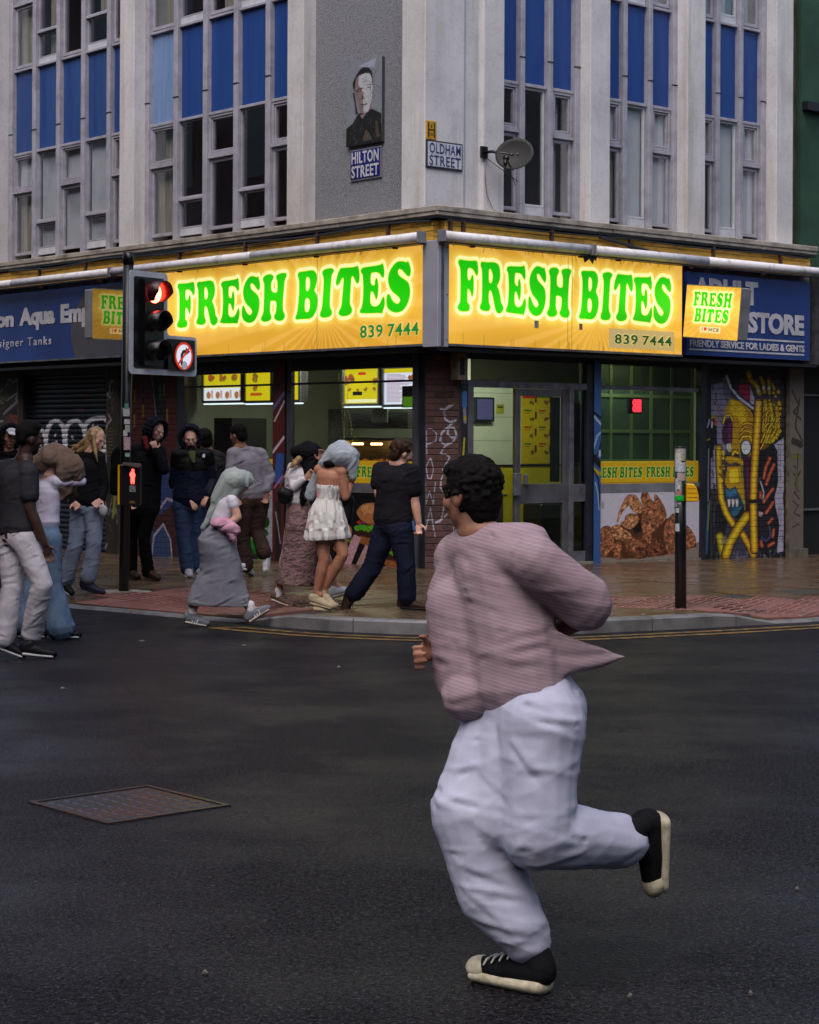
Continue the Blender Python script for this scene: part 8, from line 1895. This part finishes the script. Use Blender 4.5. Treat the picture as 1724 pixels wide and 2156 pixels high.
b = Blob(.009); b.cap(f(195,650,-.1), f(240,670,-.1), .055, .055); b.ell(f(215,700,-.1), (.07,.04,.06)); b.build('handbag', cloth('black_quilted_leather', rgb(22,20,20), rgb(34,32,32), .4, 40), P11, 2)
mb = MB(); mb.tube([f(165,600,-.12), f(205,500,-.12), f(250,420,-.1), f(290,350,-.06)], .006, 5); mb.build('bag_chain', M('gold_chain', rgb(150,110,50), .35, rgb(70,50,20), 80, metal=.7), P11)
TAN = cloth('grey_brown_suede', rgb(110,92,84)); shoe(P11, f(160,1625,.02), f(260,1705,-.03), TAN, SOLE, .95, laces=WHITE_S); b = Blob(.008); b.cap(f(158,1580,.02), f(160,1650,.02), .040, .042); b.build('sock', WHITE_S, P11, 1); shoe(P11, f(700,1570,.1), f(810,1580,.08), WTR, SOLE, .95, laces=WHITE_S)

# ---- woman in a white floral dress with a pale blue cloth over her head
f = survey(552.6, .21966, 894.6, .21966, 17.3)
J = dict(head=f(740,295), neck=f(665,385), chest=f(640,500), waist=f(625,690), pelvis=f(600,860), shA=f(545,430,.06), elA=f(600,560,.15), wrA=f(700,480,.12), shB=f(755,450,-.05), elB=f(795,690,-.04), wrB=f(860,520,.05), haB=f(860,440,.05),
    hpA=f(560,950,.0), knA=f(590,1290,-.03), anA=f(520,1600,.02), toA=f(630,1710,-.02), hpB=f(700,940,-.02), knB=f(770,1240,-.06), anB=f(590,1570,.05), toB=f(640,1680,.02))
P12, sd_, up_ = figure('woman in a short white floral dress with a pale blue cloth over her head', J, .009, SK_T, Vector((.8,.45,-.4)), s=.96, build=.9, faceup=Vector((.35,0,.94)).normalized(), curls=(.8,.8))
def floral():
    m, nt, b, N, Lk = new_mat('white_floral_cotton'); g_ = N.new('ShaderNodeNewGeometry'); P = g_.outputs['Position']; vo = N.new('ShaderNodeTexVoronoi'); vo.inputs['Scale'].default_value = 9; Lk.new(P, vo.inputs['Vector'])
    spot = ramp(nt, vo.outputs['Distance'], .34, .16); sep = N.new('ShaderNodeSeparateColor'); Lk.new(vo.outputs['Color'], sep.inputs[0]); on = ramp(nt, sep.outputs[0], .42, .48)
    ml = N.new('ShaderNodeMath'); ml.operation = 'MULTIPLY'; Lk.new(spot, ml.inputs[0]); Lk.new(on, ml.inputs[1])
    c = mix_rgb(nt, mix_rgb(nt, rgb(206,140,144), rgb(206,164,140), ramp(nt, sep.outputs[1], .45, .55)), rgb(160,164,156), ramp(nt, sep.outputs[2], .8, .85)); Lk.new(mix_rgb(nt, mix_rgb(nt, (.64,.62,.60), (.55,.53,.52), ramp(nt, noise(nt, 7, 4), .4, .7)), c, ml.outputs[0]), b.inputs['Base Color']); b.inputs['Roughness'].default_value = .9; return m
FLO = floral()
rings('dress', FLO, P12, [sec2(f(520,572), f(762,590), .118), sec2(f(515,600), f(760,615), .120), sec2(f(525,650), f(745,665), .112, .012, 9), sec2(f(520,705), f(735,715), .108, .02, 11), sec2(f(480,770), f(755,780), .130, .03, 11), sec2(f(445,850), f(785,850), .150, .03, 10), sec2(f(430,930), f(810,920), .160, .04, 9), sec2(f(418,1010), f(822,990), .168, .06, 8), sec2(f(412,1080), f(830,1055), .172, .09, 8), sec2(f(425,1108), f(822,1085), .166, .10, 8)], 72, [(.006, 10, ((0,0,1), .35))])
b = Blob(.010); b.ell(f(760,290), (.135,.14,.125)); b.cap(f(760,250), f(860,290), .11, .075, Vector((0,1,0)), .9); b.cap(f(700,290), f(600,370,.03), .10, .06); b.cap(f(850,330), f(860,500), .09, .05, Vector((0,1,0)), .8); b.cap(f(600,370,.05), f(520,520,.12), .06, .06); b.cap(f(520,520,.12), f(450,680,.14), .06, .05); b.build('blue_cloth', cloth('pale_blue_shirt_cloth', rgb(168,175,183), rgb(146,154,164), .7, 8), P12, 2, folds=[(.020, 10, ((.7,0,1), .4)), (.008, 26, ((.7,0,1), .4))])
b = Blob(.009); b.ell(f(650,372,-.04), (.07,.05,.035)); b.build('hair', HAIRB, P12, 2)
SAND = cloth('beige_suede', rgb(176,162,134)); PLAT = M('cork_platform', rgb(168,150,120), .8, rgb(140,122,96), 30)
for an, to, w_ in ((f(525,1655,.02), f(640,1730,-.02), .95), (f(590,1600,.05), f(650,1690,.02), .95)): s_ = shoe(P12, an, to, SAND, PLAT, w_); b = Blob(.008); q = lerp(an, to, .4); b.cap(q+Vector((-.06,0,-.075)), q+Vector((.09,0,-.085)), .042, .04, Vector((0,1,0)), .6); b.build('platform', PLAT, s_, 1)
b = Blob(.010); b.cap(f(830,720,.06), f(790,900,.06), .05, .07); b.build('black_bag', cloth('black_leather_bag', rgb(20,18,24), None, .5), P12, 2)

# ---- man in a black T-shirt and dark jeans at the kerb
f = survey(552.6, .21966, 894.6, .21966, 17.3)
J = dict(head=f(1335,265), neck=f(1290,370), chest=f(1270,520), waist=f(1255,740), pelvis=f(1245,950), shA=f(1130,430,.10), elA=f(1110,640,.05), wrA=f(1180,830,.05), shB=f(1430,450,-.05), elB=f(1455,730,-.05), wrB=f(1495,930,-.06), haB=f(1490,1040,-.08),
    hpA=f(1180,1010,.05), knA=f(1050,1370,.05), anA=f(875,1620,.10), toA=f(835,1750,.08), hpB=f(1320,1010,-.05), knB=f(1375,1350,-.08), anB=f(1385,1670,-.03), toB=f(1510,1760,-.06))
P13, sd_, up_ = figure('man in a black T-shirt and dark jeans striding right past the brick pier', J, .009, SK_L, Vector((.82,.45,-.3)), build=1.08, curls=(.5,.9))
S, F, U = basis(Vector((.82,.45,-.3)), up_); hc = J['head']; b = Blob(.009); b.ell(hc+U*.042-F*.025, (.09,.10,.085), (S,F,U)); b.ell(hc-F*.06-U*.02, (.08,.05,.085), (S,F,U)); b.ell(hc+U*.1, (.06,.07,.03), (S,F,U))
for k in range(20): v = Vector((rng.normal(), rng.normal()-.6, rng.normal()+.6)).normalized(); b.ell(hc+U*.03-F*.02+S*v.x*.088+F*v.y*.10+U*v.z*.088, .016)
b.build('hair', HAIRBR, P13, 1, folds=[(.004, 45, HZ)])
mb = MB(); mb.tube([hc+S*.075+U*.01-F*.0, hc+S*.07+U*.01+F*.08], .003, 5); mb.build('glasses', M('clear_glasses', rgb(150,150,150), .2), P13)
b = torso_blob(.010, J, sd_, .028, 1.10, hem=f(1250,905), sleeve=.62, sl_r=.085, loose=.03); b.build('t_shirt', cloth('black_cotton', rgb(20,19,24), rgb(30,28,34)), P13, 3, folds=[(.008, 9, ((1,0,.3), .45)), (.003, 24, HX)])
b = trousers_blob(.010, J, 1.08, .028, .10, .088); b.build('jeans', cloth('dark_indigo_denim', rgb(24,29,50), rgb(16,19,34), .85, 9), P13, 3, folds=[(.009, 10, ((1,0,.3), .4)), (.003, 28, HX)])
shoe(P13, f(1385,1705,-.03), f(1530,1765,-.06), BRS, BLS, 1.08); shoe(P13, f(870,1650,.10), f(835,1790,.08), BRS, BLS, 1.05, uh=J['knA']-J['anA'])
b = Blob(.008); b.cap(f(1455,1010,-.10), f(1440,930,-.10), .03, .022, Vector((0,1,0)), .5); b.build('blue_bag', cloth('blue_pouch', rgb(70,96,150)), P13, 1)

# ------------------------------------------------------------------ unseen blocks opposite, added to shade the street and show in the glass
def block(name, label, side, s0, s1, p0, p1, h, mat, seed):
    t = thing(name, label, 'building', side, ((s0+s1)/2, p0, 0)); mb = MB(side); mb.box(s0, s1, p0, p1, -.5, h); mb.build('wall', mat, t)
    mb = MB(side); g = np.random.default_rng(seed); n = int((s1-s0)/3)
    for i in range(n):
        for f in range(1, int(h/3.4)):
            a = s0+1+i*3; mb.box(a, a+1.3, p0-.02, p0+.05, f*3.4+.6, f*3.4+2.6)
    mb.build('window', M('opposite_window_%s' % name, rgb(40,44,50), .1), t)
block('unseen_brick_block', 'unseen dark brick building added across the side street for shade and reflections', 'L', -5, 30, 10.3, 22, 14.5, M('opposite_brick', rgb(110,72,60), .85, rgb(80,52,44), 3), 1)
block('unseen_stone_block', 'unseen grey stone building added across the main street for shade and reflections', 'R', -3.5, 30, 13.5, 24, 11.5, M('opposite_stone', rgb(140,132,120), .85, rgb(100,94,86), 3), 2)
t = thing('unseen_brown_block', 'unseen brown brick building added behind the camera for shade and reflections', 'building', None, (0, -14, 0))
mb = MB(); mb.box(-16, 16, -20, -8, -.5, 11); mb.build('wall', M('opposite_brown', rgb(104,84,70), .85, rgb(70,58,50), 3), t)
